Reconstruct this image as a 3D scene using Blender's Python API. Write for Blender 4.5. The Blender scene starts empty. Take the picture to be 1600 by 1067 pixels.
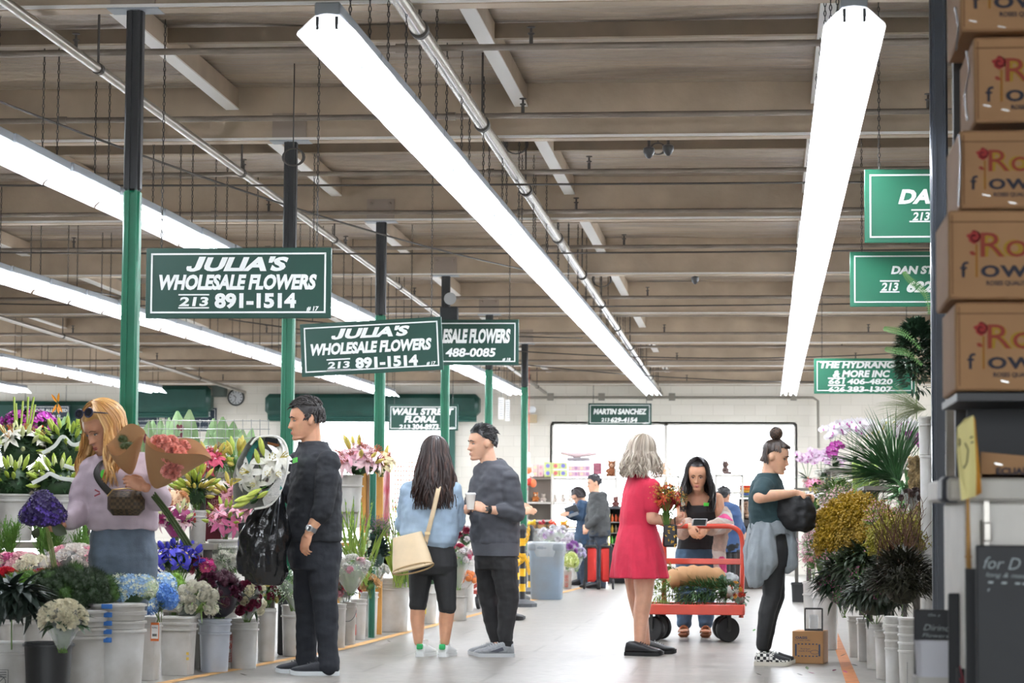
import bpy, math, random
from mathutils import Vector, Matrix, noise
random.seed(7)
R = math.radians
V = Vector
S = bpy.context.scene
COL = S.collection

# ------------------------------------------------------------------ camera
FPX, CX, CY, EYE = 3777.0, 800.0, 533.5, 1.03
yc = V(((1197 - CX) / FPX, -(812 - CY) / FPX, -1)).normalized()      # hall axis (+Y) seen from the camera
zx = math.sin(0.0067)
_a, _b, _c = yc.y, yc.z, -zx * yc.x
_n = 1 - zx * zx
_z = (_b * _c + abs(_a) * math.sqrt(max(0, _n * (_a * _a + _b * _b) - _c * _c))) / (_a * _a + _b * _b)
_y = (_c - _b * _z) / _a
if _y < 0:
 _z = (_b * _c - abs(_a) * math.sqrt(max(0, _n * (_a * _a + _b * _b) - _c * _c))) / (_a * _a + _b * _b)
 _y = (_c - _b * _z) / _a
zc = V((zx, _y, _z)).normalized()
xc = yc.cross(zc)
M3 = Matrix((xc, yc, zc))
cam_d = bpy.data.cameras.new('camera')
cam = bpy.data.objects.new('camera', cam_d)
COL.objects.link(cam)
cam.matrix_world = Matrix.Translation((0, 0, EYE)) @ M3.to_4x4()
cam_d.sensor_width = 36.0
cam_d.lens = FPX / 1600 * 36.0
cam_d.clip_end = 400
cam_d.dof.use_dof = True
cam_d.dof.focus_distance = 16.5
cam_d.dof.aperture_fstop = 5.6
S.camera = cam

def ray(px, py):
 return M3 @ V(((px - CX) / FPX, -(py - CY) / FPX, -1))
def at(px, py, Y):
 d = ray(px, py)
 t = Y / d.y
 return V((d.x * t, Y, EYE + d.z * t))
def ground(px, py, z=0.0):
 d = ray(px, py)
 t = (z - EYE) / d.z
 return V((d.x * t, d.y * t, z))
def ppm(Y):
 return FPX / Y

# ------------------------------------------------------------------ world, sun, exposure
W = bpy.data.worlds.new('world')
S.world = W
W.use_nodes = True
bg = W.node_tree.nodes['Background']
bg.inputs[0].default_value = (0.90, 0.95, 1.0, 1)
bg.inputs[1].default_value = 4.0
S.view_settings.view_transform = 'Standard'
S.view_settings.look = 'None'
S.view_settings.exposure = 1.42
S.view_settings.gamma = 1.0
S.view_settings.use_curve_mapping = False
try:
 S.cycles.use_denoising = True
 S.cycles.max_bounces = 7
 S.cycles.diffuse_bounces = 4
 S.cycles.glossy_bounces = 3
 S.cycles.transparent_max_bounces = 12
 S.cycles.sample_clamp_indirect = 6
 S.cycles.caustics_reflective = False
 S.cycles.caustics_refractive = False
except Exception:
 pass
TUBE_POWER = 24.0

# ------------------------------------------------------------------ materials
def lin(c):
 if isinstance(c, str):
  c = c.lstrip('#')
  c = [int(c[i:i + 2], 16) / 255 for i in (0, 2, 4)]
 return tuple((x / 12.92 if x <= 0.04045 else ((x + 0.055) / 1.055) ** 2.4) for x in c) + (1.0,)
_mats = {}
def mat(color, rough=0.6, metal=0.0, var=0.0, vscale=8.0, bump=0.0, bscale=30.0, emit=0.0, alpha=1.0, trans=0.0,
  color2=None, sheen=0.0, stretch=None, sss=0.0, coat=0.0, detail=3.0):
 key = (str(color), rough, metal, var, vscale, bump, bscale, emit, alpha, trans, str(color2), sheen, str(stretch), sss, coat, detail)
 if key in _mats:
  return _mats[key]
 m = bpy.data.materials.new('material_%d' % len(_mats))
 _mats[key] = m
 m.use_nodes = True
 nt = m.node_tree
 N, L = nt.nodes, nt.links
 b = N['Principled BSDF']
 c = lin(color)
 b.inputs['Base Color'].default_value = c
 b.inputs['Roughness'].default_value = rough
 b.inputs['Metallic'].default_value = metal
 if alpha < 1:
  b.inputs['Alpha'].default_value = alpha
 if trans:
  b.inputs['Transmission Weight'].default_value = trans
 if sheen:
  b.inputs['Sheen Weight'].default_value = sheen
 if coat:
  b.inputs['Coat Weight'].default_value = coat
 if sss:
  b.inputs['Subsurface Weight'].default_value = sss
  b.inputs['Subsurface Radius'].default_value = (0.02, 0.008, 0.004)
  b.inputs['Subsurface Scale'].default_value = 0.5
 if emit:
  b.inputs['Emission Color'].default_value = c
  b.inputs['Emission Strength'].default_value = emit
 vec = None
 if var or color2 or bump:
  tc = N.new('ShaderNodeTexCoord')
  mp = N.new('ShaderNodeMapping')
  L.new(tc.outputs['Object'], mp.inputs['Vector'])
  if stretch:
   mp.inputs['Scale'].default_value = stretch
  vec = mp.outputs['Vector']
 if var or color2:
  nz = N.new('ShaderNodeTexNoise')
  nz.inputs['Scale'].default_value = vscale
  nz.inputs['Detail'].default_value = detail
  L.new(vec, nz.inputs['Vector'])
  rp = N.new('ShaderNodeValToRGB')
  rp.color_ramp.elements[0].position = 0.32
  rp.color_ramp.elements[1].position = 0.68
  if color2:
   rp.color_ramp.elements[0].color = lin(color2)
   rp.color_ramp.elements[1].color = c
  else:
   rp.color_ramp.elements[0].color = tuple(x * (1 - var) for x in c[:3]) + (1,)
   rp.color_ramp.elements[1].color = tuple(min(1, x * (1 + var * 0.6)) for x in c[:3]) + (1,)
  L.new(nz.outputs['Fac'], rp.inputs['Fac'])
  L.new(rp.outputs['Color'], b.inputs['Base Color'])
 if bump:
  n2 = N.new('ShaderNodeTexNoise')
  n2.inputs['Scale'].default_value = bscale
  n2.inputs['Detail'].default_value = 4
  L.new(vec, n2.inputs['Vector'])
  bp = N.new('ShaderNodeBump')
  bp.inputs['Strength'].default_value = bump
  bp.inputs['Distance'].default_value = 0.02
  L.new(n2.outputs['Fac'], bp.inputs['Height'])
  L.new(bp.outputs['Normal'], b.inputs['Normal'])
 return m

# ------------------------------------------------------------------ mesh builder
def frame_of(d, hint=None):
 d = V(d).normalized()
 h = V(hint) if hint is not None else (V((0, 0, 1)) if abs(d.z) < 0.9 else V((1, 0, 0)))
 x = d.cross(h)
 if x.length < 1e-6:
  x = d.cross(V((0, 1, 0.1)))
 x.normalize()
 y = x.cross(d).normalized()
 return x, y, d

class MB:
 def __init__(self):
  self.v, self.f, self.m, self.k = [], [], [], 0
 def add(self, vs, fs):
  o = len(self.v)
  self.v.extend([tuple(p) for p in vs])
  for f in fs:
   self.f.append(tuple(i + o for i in f))
   self.m.append(self.k)
  return self
 def box(self, c, s, rot=0.0, M=None, bev=0.0):
  hx, hy, hz = s[0] / 2, s[1] / 2, s[2] / 2
  c = V(c)
  rm = M if M is not None else Matrix.Rotation(rot, 3, 'Z')
  if bev <= 0:
   vs = [c + rm @ V((x * hx, y * hy, z * hz)) for z in (-1, 1) for y in (-1, 1) for x in (-1, 1)]
   return self.add(vs, [(0, 2, 3, 1), (4, 5, 7, 6), (0, 1, 5, 4), (2, 6, 7, 3), (0, 4, 6, 2), (1, 3, 7, 5)])
  b = min(bev, hx * .9, hy * .9, hz * .9)
  rings = []
  for z, i in ((-hz, b), (-hz + b, 0), (hz - b, 0), (hz, b)):
   x, y = hx - i, hy - i
   rings.append([(x, y - (0 if i else b), z), (x - (0 if i else b), y, z), (-x + (0 if i else b), y, z), (-x, y - (0 if i else b), z),
                          (-x, -y + (0 if i else b), z), (-x + (0 if i else b), -y, z), (x - (0 if i else b), -y, z), (x, -y + (0 if i else b), z)])
  vs = [c + rm @ V(p) for r in rings for p in r]
  fs = []
  for k in range(3):
   for j in range(8):
    a, d = k * 8 + j, k * 8 + (j + 1) % 8
    fs.append((a, d, d + 8, a + 8))
  fs.append(tuple(range(7, -1, -1)))
  fs.append(tuple(range(24, 32)))
  return self.add(vs, fs)
 def bar(self, a, b, w, h=None, hint=None):
  a, b = V(a), V(b)
  h = h or w
  x, y, d = frame_of(b - a, hint)
  vs = [p + x * (i * w / 2) + y * (j * h / 2) for p in (a, b) for i, j in ((-1, -1), (1, -1), (1, 1), (-1, 1))]
  return self.add(vs, [(3, 2, 1, 0), (4, 5, 6, 7), (0, 1, 5, 4), (1, 2, 6, 5), (2, 3, 7, 6), (3, 0, 4, 7)])
 def tube(self, pts, r, seg=8, closed=False, caps=True, flat=1.0, hint=None):
  pts = [V(p) for p in pts]
  n = len(pts)
  rs = r if isinstance(r, (list, tuple)) else [r] * n
  vs, fs = [], []
  px = None
  for i, p in enumerate(pts):
   if closed:
    d = pts[(i + 1) % n] - pts[i - 1]
   else:
    d = pts[min(i + 1, n - 1)] - pts[max(i - 1, 0)]
   if d.length < 1e-9:
    d = V((0, 0, 1))
   d.normalize()
   if px is None:
    x, y, _ = frame_of(d, hint)
   else:
    x = px - d * px.dot(d)
    if x.length < 1e-6:
     x, y, _ = frame_of(d)
    x.normalize()
    y = x.cross(d)
   px = x
   for k in range(seg):
    a = 2 * math.pi * k / seg
    vs.append(p + (x * math.cos(a) + y * math.sin(a) * flat) * rs[i])
  m = n if closed else n - 1
  for i in range(m):
   for k in range(seg):
    a, b = i * seg + k, i * seg + (k + 1) % seg
    c, d2 = ((i + 1) % n) * seg + (k + 1) % seg, ((i + 1) % n) * seg + k
    fs.append((a, b, c, d2))
  if caps and not closed:
   fs.append(tuple(range(seg - 1, -1, -1)))
   fs.append(tuple(range((n - 1) * seg, n * seg)))
  return self.add(vs, fs)
 def lathe(self, c, prof, seg=24, sq=0.0, rx=1.0, ry=1.0, rot=0.0, M=None):
  """prof: (radius, z) pairs; sq > 0 squares the outline."""
  c = V(c)
  vs, fs = [], []
  for r, z in prof:
   for k in range(seg):
    a = 2 * math.pi * k / seg
    ca, sa = math.cos(a), math.sin(a)
    q = 1.0
    if sq:
     q = (abs(ca) ** (2 + 8 * sq) + abs(sa) ** (2 + 8 * sq)) ** (-1 / (2 + 8 * sq))
    p = V((r * q * ca * rx, r * q * sa * ry, z))
    if rot:
     p = Matrix.Rotation(rot, 3, 'Z') @ p
    if M is not None:
     p = M @ p
    vs.append(c + p)
  for i in range(len(prof) - 1):
   for k in range(seg):
    a, b = i * seg + k, i * seg + (k + 1) % seg
    fs.append((a, b, b + seg, a + seg))
  if prof[0][0] > 1e-6:
   fs.append(tuple(range(seg - 1, -1, -1)))
  if prof[-1][0] > 1e-6:
   o = (len(prof) - 1) * seg
   fs.append(tuple(range(o, o + seg)))
  return self.add(vs, fs)
 def ball(self, c, r, seg=12, rings=8, M=None):
  rr = r if isinstance(r, (tuple, list)) else (r, r, r)
  prof = [(math.sin(math.pi * i / rings), -math.cos(math.pi * i / rings)) for i in range(rings + 1)]
  prof[0] = (1e-4, -1)
  prof[-1] = (1e-4, 1)
  m = Matrix.Diagonal(rr)
  if M is not None:
   m = M @ m
  return self.lathe(c, prof, seg, M=m)
 def petal(self, base, d, up, length, width, curl=0.3, cup=0.15, n=4, tip=0.0, w0=0.25):
  """a curved blade from base along d, bending towards up (curl > 0) or away; 3 verts per row."""
  base, d, up = V(base), V(d).normalized(), V(up)
  up = (up - d * up.dot(d))
  if up.length < 1e-6:
   up = frame_of(d)[1]
  up.normalize()
  side = d.cross(up)
  vs, fs = [], []
  for i in range(n + 1):
   t = i / n
   w = width * (w0 + (1 - w0) * math.sin(math.pi * min(1, t * 0.5 / 0.55))) if t < 0.55 else width * (tip + (1 - tip) * math.cos((t - 0.55) / 0.45 * math.pi / 2))
   w = max(w, width * 0.04) / 2
   a = curl * t
   p = base + d * (length * t * math.cos(a * 0.7)) + up * (length * t * math.sin(a))
   vs += [p - side * w + up * (cup * w), p - up * (cup * w * 0.5), p + side * w + up * (cup * w)]
  for i in range(n):
   o = i * 3
   fs += [(o, o + 1, o + 4, o + 3), (o + 1, o + 2, o + 5, o + 4)]
  return self.add(vs, fs)
 def disc(self, c, n, r, seg=16):
  x, y, d = frame_of(n)
  return self.add([V(c) + (x * math.cos(2 * math.pi * k / seg) + y * math.sin(2 * math.pi * k / seg)) * r for k in range(seg)], [tuple(range(seg))])
 def mesh(self, mats, smooth=True):
  me = bpy.data.meshes.new('m')
  me.from_pydata(self.v, [], self.f)
  if not isinstance(mats, (list, tuple)):
   mats = [mats]
  for q in mats:
   me.materials.append(q)
  if len(mats) > 1:
   me.polygons.foreach_set('material_index', [min(q, len(mats) - 1) for q in self.m])
  if smooth:
   me.polygons.foreach_set('use_smooth', [True] * len(me.polygons))
   try:
    me.set_sharp_from_angle(angle=R(40))
   except Exception:
    pass
  me.update()
  return me
 def build(self, name, mats, parent=None, smooth=True, origin=None):
  if origin is not None:
   o_ = V(origin)
   self.v = [tuple(V(p) - o_) for p in self.v]
  me = self.mesh(mats, smooth)
  me.name = name
  o = bpy.data.objects.new(name, me)
  COL.objects.link(o)
  if origin is not None:
   o.location = origin
  if parent is not None:
   attach(o, parent)
  return o

def world_of(o):
 m = o.matrix_basis.copy()
 while o.parent is not None:
  m = o.parent.matrix_basis @ o.matrix_parent_inverse @ m if False else o.parent.matrix_basis @ m
  o = o.parent
 return m
def attach(o, parent):
 """parent o keeping its present place in the world (all bases are plain local matrices)."""
 m = o.matrix_basis.copy()
 o.parent = parent
 o.matrix_parent_inverse = Matrix.Identity(4)
 o.matrix_basis = world_of(parent).inverted() @ m
def tag(o, label=None, cat=None, group=None, kind=None):
 if label: o['label'] = label
 if cat: o['category'] = cat
 if group: o['group'] = group
 if kind: o['kind'] = kind
 return o
ONES = 'zeroth first second third fourth fifth sixth seventh eighth ninth tenth eleventh twelfth thirteenth fourteenth fifteenth sixteenth seventeenth eighteenth nineteenth twentieth'.split()
def nth(i):
 return ONES[i] if i <= 20 else 'twenty-' + ONES[i - 20]
def thing(name, label, cat, loc=(0, 0, 0), group=None, rot=0.0):
 o = bpy.data.objects.new(name, None)
 o.empty_display_size = 0.1
 COL.objects.link(o)
 o.location = loc
 o.rotation_euler = (0, 0, rot)
 return tag(o, label, cat, group)
def link_mesh(name, me, parent=None, loc=(0, 0, 0), M=None):
 """an object on shared mesh data, placed LOCALLY to its parent."""
 o = bpy.data.objects.new(name, me)
 COL.objects.link(o)
 if parent is not None:
  o.parent = parent
 if M is not None:
  o.matrix_basis = M
 else:
  o.location = loc
 return o
def copy_tree(o, parent=None):
 c = o.copy()
 COL.objects.link(c)
 if parent is not None:
  c.parent = parent
  c.matrix_parent_inverse = Matrix.Identity(4)
 for ch in list(o.children):
  copy_tree(ch, c)
 return c

def fuse(name, mb, mats, parent, voxel=0.006, smooth=4, wob=0.0, wscale=(9, 9, 16), pick=None, seed=0):
 """weld everything in mb into one continuous skin."""
 me = mb.mesh(mats if isinstance(mats, (list, tuple)) else [mats], False)
 ob = bpy.data.objects.new(name, me)
 COL.objects.link(ob)
 md = ob.modifiers.new('r', 'REMESH')
 md.mode = 'VOXEL'
 md.voxel_size = voxel
 if smooth:
  sm = ob.modifiers.new('s', 'SMOOTH')
  sm.factor = 0.5
  sm.iterations = smooth
 dg = bpy.context.evaluated_depsgraph_get()
 dg.update()
 nm = bpy.data.meshes.new_from_object(ob.evaluated_get(dg), depsgraph=dg)
 ob.modifiers.clear()
 ob.data = nm
 nm.name = name
 bpy.data.meshes.remove(me)
 nm.materials.clear()
 for q in (mats if isinstance(mats, (list, tuple)) else [mats]):
  nm.materials.append(q)
 if wob:
  s = V((seed * 3.7, seed * 1.3, seed))
  nv = len(nm.vertices)
  co = [0.0] * (nv * 3); no = [0.0] * (nv * 3)
  nm.vertices.foreach_get('co', co)
  nm.vertex_normals.foreach_get('vector', no)
  for i in range(0, nv * 3, 3):
   p = V((co[i] * wscale[0], co[i + 1] * wscale[1], co[i + 2] * wscale[2])) + s
   q = (noise.noise(p) + 0.5 * noise.noise(p * 2.3)) * wob
   co[i] += no[i] * q; co[i + 1] += no[i + 1] * q; co[i + 2] += no[i + 2] * q
  nm.vertices.foreach_set('co', co)
 if pick:
  for p in nm.polygons:
   p.material_index = pick(p.center)
 nm.polygons.foreach_set('use_smooth', [True] * len(nm.polygons))
 nm.update()
 if parent is not None:
  attach(ob, parent)
 return ob

# ------------------------------------------------------------------ lettering
def lettering(txt, M, width=None, height=0.1, shear=0.0, bold=0.0, depth=0.002, mat_=None, parent=None, name='lettering', align='CENTER', sx=None):
 """flat letters lying in M's XY plane, centred on its origin; height = cap height, width = the width of the whole line."""
 cu = bpy.data.curves.new(name, 'FONT')
 hook = txt[0] == 'J' and len(txt) > 1     # the built-in J hangs below the line, so it is drawn here
 cu.body = txt[1:] if hook else txt
 cu.align_x = align
 cu.align_y = 'CENTER' if '\n' not in txt else 'CENTER'
 cu.size = 1.0
 cu.offset = bold
 cu.extrude = 0.0
 cu.resolution_u = 3
 tmp = bpy.data.objects.new(name, cu)
 COL.objects.link(tmp)
 dg = bpy.context.evaluated_depsgraph_get()
 dg.update()
 me = bpy.data.meshes.new_from_object(tmp.evaluated_get(dg), depsgraph=dg)
 bpy.data.objects.remove(tmp)
 bpy.data.curves.remove(cu)
 if not len(me.vertices):
  return None
 if hook:
  x1, k_ = min(v.co.x for v in me.vertices) - .07, .72
  yb, yt = min(v.co.y for v in me.vertices), max(v.co.y for v in me.vertices)
  w_ = .155 + bold * 1.5
  pts = [(x1, k_), (x1 - w_, k_), (x1 - w_, .22), (x1 - w_ - .03, .155), (x1 - w_ - .09, .15), (x1 - w_ - .12, .21), (x1 - w_ - .12, .26), (x1 - w_ - .28, .26), (x1 - w_ - .28, .17), (x1 - w_ - .22, .04), (x1 - w_ - .08, -.01), (x1 - w_ + .05, .0), (x1 - .03, .08), (x1, .2)]
  pts = [(x, yb + y / k_ * (yt - yb)) for x, y in pts]
  m2 = bpy.data.meshes.new(name)
  vs = [tuple(v.co) for v in me.vertices]
  fs = [tuple(p.vertices) for p in me.polygons]
  m2.from_pydata(vs + [(x, y, 0) for x, y in pts], [], fs + [tuple(range(len(vs) + len(pts) - 1, len(vs) - 1, -1))])
  bpy.data.meshes.remove(me)
  me = m2
 if shear:
  for v in me.vertices: v.co.x += v.co.y * shear
 xs = [v.co.x for v in me.vertices]
 ys = [v.co.y for v in me.vertices]
 w, h = max(xs) - min(xs), max(ys) - min(ys)
 fy = height / h
 fx = (width / w) if width else (sx or 1.0) * fy
 ox = (max(xs) + min(xs)) / 2 if align == 'CENTER' else min(xs)
 oy = (max(ys) + min(ys)) / 2
 for v in me.vertices:
  v.co.x = (v.co.x - ox) * fx
  v.co.y = (v.co.y - oy) * fy
 me.materials.clear()
 me.materials.append(mat_)
 me.name = name
 o = bpy.data.objects.new(name, me)
 COL.objects.link(o)
 o.matrix_basis = M
 if parent is not None:
  attach(o, parent)
 return o
def face_cam(p, yaw=0.0, roll=0.0):
 """a plane frame standing upright whose +Z (normal) points to -Y (towards the camera side)."""
 return Matrix.Translation(p) @ Matrix.Rotation(yaw, 4, 'Z') @ Matrix.Rotation(R(90), 4, 'X') @ Matrix.Rotation(roll, 4, 'Z')
# ------------------------------------------------------------------ the hall
SL = 0.0134
def zbeam(Y): return 3.87 - SL * (Y - 17.9)
YW = 46.0            # far wall
BKX, BKZ = (-7, 8), 3.2    # unseen opening added behind the camera, sized for fill light
# floor
def floor_mat():
 m = bpy.data.materials.new('concrete_floor')
 m.use_nodes = True
 N, L = m.node_tree.nodes, m.node_tree.links
 b = N['Principled BSDF']
 tc = N.new('ShaderNodeTexCoord')
 n1 = N.new('ShaderNodeTexNoise'); n1.inputs['Scale'].default_value = 1.3; n1.inputs['Detail'].default_value = 6
 n2 = N.new('ShaderNodeTexNoise'); n2.inputs['Scale'].default_value = 14; n2.inputs['Detail'].default_value = 4
 mp = N.new('ShaderNodeMapping'); mp.inputs['Scale'].default_value = (0.9, 2.2, 1)
 L.new(tc.outputs['Object'], mp.inputs[0]); L.new(mp.outputs[0], n1.inputs['Vector']); L.new(mp.outputs[0], n2.inputs['Vector'])
 r1 = N.new('ShaderNodeValToRGB')
 r1.color_ramp.elements[0].position = .3; r1.color_ramp.elements[0].color = lin('#88847d')
 r1.color_ramp.elements[1].position = .72; r1.color_ramp.elements[1].color = lin('#a8a49d')
 L.new(n1.outputs['Fac'], r1.inputs[0])
 r2 = N.new('ShaderNodeValToRGB')
 r2.color_ramp.elements[0].position = .35; r2.color_ramp.elements[0].color = (.75, .74, .73, 1)
 r2.color_ramp.elements[1].position = .6; r2.color_ramp.elements[1].color = (1, 1, 1, 1)
 L.new(n2.outputs['Fac'], r2.inputs[0])
 mx = N.new('ShaderNodeMix'); mx.data_type = 'RGBA'; mx.blend_type = 'MULTIPLY'; mx.inputs[0].default_value = 1
 L.new(r1.outputs[0], mx.inputs[6]); L.new(r2.outputs[0], mx.inputs[7])
 # crackle and joint lines
 br = N.new('ShaderNodeTexBrick'); br.inputs['Scale'].default_value = 0.28; br.inputs['Mortar Size'].default_value = 0.004
 br.inputs['Color1'].default_value = (1, 1, 1, 1); br.inputs['Color2'].default_value = (.97, .97, .97, 1); br.inputs['Mortar'].default_value = (.8, .79, .77, 1)
 L.new(tc.outputs['Object'], br.inputs['Vector'])
 m2 = N.new('ShaderNodeMix'); m2.data_type = 'RGBA'; m2.blend_type = 'MULTIPLY'; m2.inputs[0].default_value = 1
 L.new(mx.outputs[2], m2.inputs[6]); L.new(br.outputs[0], m2.inputs[7])
 L.new(m2.outputs[2], b.inputs['Base Color'])
 rr = N.new('ShaderNodeMapRange'); rr.inputs['To Min'].default_value = .28; rr.inputs['To Max'].default_value = .5
 L.new(n1.outputs['Fac'], rr.inputs[0]); L.new(rr.outputs[0], b.inputs['Roughness'])
 bp = N.new('ShaderNodeBump'); bp.inputs['Strength'].default_value = .12; bp.inputs['Distance'].default_value = .01
 L.new(n2.outputs['Fac'], bp.inputs['Height']); L.new(bp.outputs[0], b.inputs['Normal'])
 return m
fl = MB(); fl.box((-6.5, 20, -0.1), (37, 84, 0.2))
tag(fl.build('floor', floor_mat(), smooth=False), kind='structure')
# painted floor lines
lm = mat('#d9a868', .6, var=.35, vscale=9)
a, b, c = ground(258, 1067), ground(530, 1015), ground(780, 951)
q = MB()
pts = [a + (a - b) * .6, a, b, c, c + (c - b) * 1.5]
for i in range(len(pts) - 1):
 u, w = pts[i], pts[i + 1]
 n_ = (w - u).cross(V((0, 0, 1))).normalized() * .045
 q.add([u - n_ + V((0, 0, .003)), u + n_ + V((0, 0, .003)), w + n_ + V((0, 0, .003)), w - n_ + V((0, 0, .003))], [(0, 1, 2, 3)])
tag(q.build('floor_marking', lm), 'worn orange line painted on the floor along the flower buckets', 'floor line', kind='structure')
q = MB()
u, w = ground(1335, 1085), ground(1292, 960)
n_ = V((.03, 0, 0))
z3 = V((0, 0, .003))
q.add([u - n_ + z3, u + n_ * 2 + z3, w + n_ + z3, w - n_ + z3], [(0, 1, 2, 3)])
tag(q.build('floor_marking', mat('#b5713f', .7, var=.3, vscale=9)), 'rust orange strip painted along the row of buckets', 'floor line', kind='structure')
# ceiling: sagging foil-faced insulation
def ceil_mat():
 m = bpy.data.materials.new('foil_ceiling')
 m.use_nodes = True
 N, L = m.node_tree.nodes, m.node_tree.links
 b = N['Principled BSDF']
 b.inputs['Base Color'].default_value = lin('#9a8c7a'); b.inputs['Roughness'].default_value = .42; b.inputs['Metallic'].default_value = .12
 tc = N.new('ShaderNodeTexCoord'); mp = N.new('ShaderNodeMapping'); mp.inputs['Scale'].default_value = (.55, 2.6, 1)
 L.new(tc.outputs['Object'], mp.inputs[0])
 n1 = N.new('ShaderNodeTexNoise'); n1.inputs['Scale'].default_value = 1.1; n1.inputs['Detail'].default_value = 7; n1.inputs['Distortion'].default_value = .6
 L.new(mp.outputs[0], n1.inputs['Vector'])
 bp = N.new('ShaderNodeBump'); bp.inputs['Strength'].default_value = 1.0; bp.inputs['Distance'].default_value = .16
 L.new(n1.outputs['Fac'], bp.inputs['Height']); L.new(bp.outputs[0], b.inputs['Normal'])
 n2 = N.new('ShaderNodeTexNoise'); n2.inputs['Scale'].default_value = .9; n2.inputs['Detail'].default_value = 5
 L.new(mp.outputs[0], n2.inputs['Vector'])
 rp = N.new('ShaderNodeValToRGB')
 rp.color_ramp.elements[0].position = .3; rp.color_ramp.elements[0].color = lin('#84766a')
 rp.color_ramp.elements[1].position = .7; rp.color_ramp.elements[1].color = lin('#ab9c88')
 L.new(n2.outputs['Fac'], rp.inputs[0]); L.new(rp.outputs[0], b.inputs['Base Color'])
 return m
q = MB()
nx, ny = 150, 170
X0, X1, Y0, Y1 = -25.0, 12.0, -8.0, YW
for j in range(ny + 1):
 for i in range(nx + 1):
  x, y = X0 + (X1 - X0) * i / nx, Y0 + (Y1 - Y0) * j / ny
  sag = .035 * noise.noise(V((x * .5, y * 2.1, 0))) + .02 * noise.noise(V((x * 1.2, y * 5, 3)))
  q.v.append((x, y, zbeam(y) + .40 + sag))
for j in range(ny):
 for i in range(nx):
  k = j * (nx + 1) + i
  q.f.append((k, k + nx + 1, k + nx + 2, k + 1)); q.m.append(0)
ce = q.build('ceiling', ceil_mat())
tag(ce, kind='structure')
q = MB(); q.box((-6.5, 19, 4.85), (37.4, 56, .1)); tag(q.build('roof', mat('#6d6459', .8)), kind='structure')
beam_m = mat('#b09e88', .65, var=.15, vscale=2.5, bump=.15, bscale=20)
beamY = [13.42 + 4.48 * i for i in range(-4, 8)]
steel_d = mat('#4a4641', .6)
lit_flange_m = mat('#e9e6e0', .5)  # paler than the beams: strip light on the undersides put into the colour
for Y in beamY:
 z = zbeam(Y)
 q = MB()
 q.box((-6.5, Y, z + .20), (36.8, .13, .42))
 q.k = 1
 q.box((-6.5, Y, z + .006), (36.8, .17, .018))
 tag(q.build('roof_beam', [beam_m, lit_flange_m], smooth=False), kind='structure')
# purlins between the beams
purX = [.38 - 2.2 * i for i in range(-2, 10)]
for X in purX:
 q = MB()
 for k in range(len(beamY) - 1):
  ya, yb = beamY[k] + .07, beamY[k + 1] - .07
  za, zb = zbeam(ya) + .24, zbeam(yb) + .24
  q.bar((X, ya, za + .07), (X, yb, zb + .07), .09, .15)
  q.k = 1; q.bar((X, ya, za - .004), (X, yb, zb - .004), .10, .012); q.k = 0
 tag(q.build('roof_beam', [beam_m, lit_flange_m], smooth=False), kind='structure')
# thin sub-purlins seen between the beams
for k in range(len(beamY) - 1):
 for t in (.5,):
  Y = beamY[k] + 4.48 * t
  q = MB(); q.box((-6.5, Y, zbeam(Y) + .33), (36.8, .06, .1))
  tag(q.build('roof_beam', mat('#857561', .7, var=.15, vscale=3), smooth=False), kind='structure')
# green and black steel columns
green = mat('#166c4f', .4, var=.12, vscale=5)
dkgreen = mat('#163f36', .5, var=.2, vscale=5)
blackm = mat('#2c2d2e', .45, var=.15, vscale=6)
postinfo = ['rising behind the blonde person', 'beside the person in black', 'behind the second hanging sign', 'between the third sign and the couple', 'behind the person in the charcoal sweatshirt', 'beside the stuffed toys of the gift stall']
for i in range(6):
 Y = 13.42 + 4.48 * i
 X = -3.60 + (.02 if i % 2 else 0)
 zt = zbeam(Y)
 t = thing('steel_column', 'green steel column with black top, ' + postinfo[i], 'column', (X, Y, 0))
 t['kind'] = 'structure'
 def seg(z0, z1, m, nm):
  q = MB()
  q.box((X, Y, (z0 + z1) / 2), (.096, .075, z1 - z0), bev=.012)
  q.box((X - .015, Y - .041, (z0 + z1) / 2), (.012, .012, z1 - z0))
  q.box((X + .03, Y - .041, (z0 + z1) / 2), (.012, .012, z1 - z0))
  q.build(nm, m, t)
 zs = 2.88 + .02 * i
 zl = .55
 seg(0, zl, blackm, 'column_foot'); seg(zl, zs, green, 'column_shaft'); seg(zs, zt, blackm, 'column_top')
 q = MB(); q.box((X, Y, zt - .006), (.30, .16, .012)); q.build('cap_plate', mat('#9aa0a6', .5), t, smooth=False)
 q = MB(); q.box((X, Y - .072, zt + .1), (.26, .014, .2))
 for sx in (-.09, .09):
  q.ball((X + sx, Y - .082, zt + .16), .015, 8, 6)
 q.build('bolt_plate', mat('#95877a', .6), t)
# sprinkler branch pipes
pipe_m = mat('#83786c', .5, metal=.2, var=.2, vscale=5)
for i in range(14):
 Y = 12.3 + 2.48 * i
 if Y > 45: break
 z = 3.93 - SL * (Y - 17.9) - (0.02 if i % 2 else 0)
 t = thing('sprinkler_pipe', nth(i + 1) + ' thin sprinkler pipe crossing under the roof, counted from the nearest', 'pipe', (-6.5, Y, z), group='sprinkler branch pipes')
 q = MB(); q.tube([(-24, Y, z), (11, Y, z)], .021, 10)
 for k in range(-8, 6):
  q.tube([(k * 2.9 + .6, Y, z), (k * 2.9 + .66, Y, z)], .03, 10)
 q.build('pipe', pipe_m, t)
 for k in range(-3, 3):
  xx = -1.75 + k * 2.9 + (.3 if i % 2 else 0)
  q = MB(); q.tube([(xx, Y, z), (xx, Y, z + .07)], .012, 8); q.lathe((xx, Y, z + .07), [(.008, 0), (.022, .01), (.022, .016), (.008, .02), (.008, .045), (.026, .05), (.026, .056), (.003, .06)], 10)
  q.build('sprinkler_head', steel_d, t)
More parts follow.
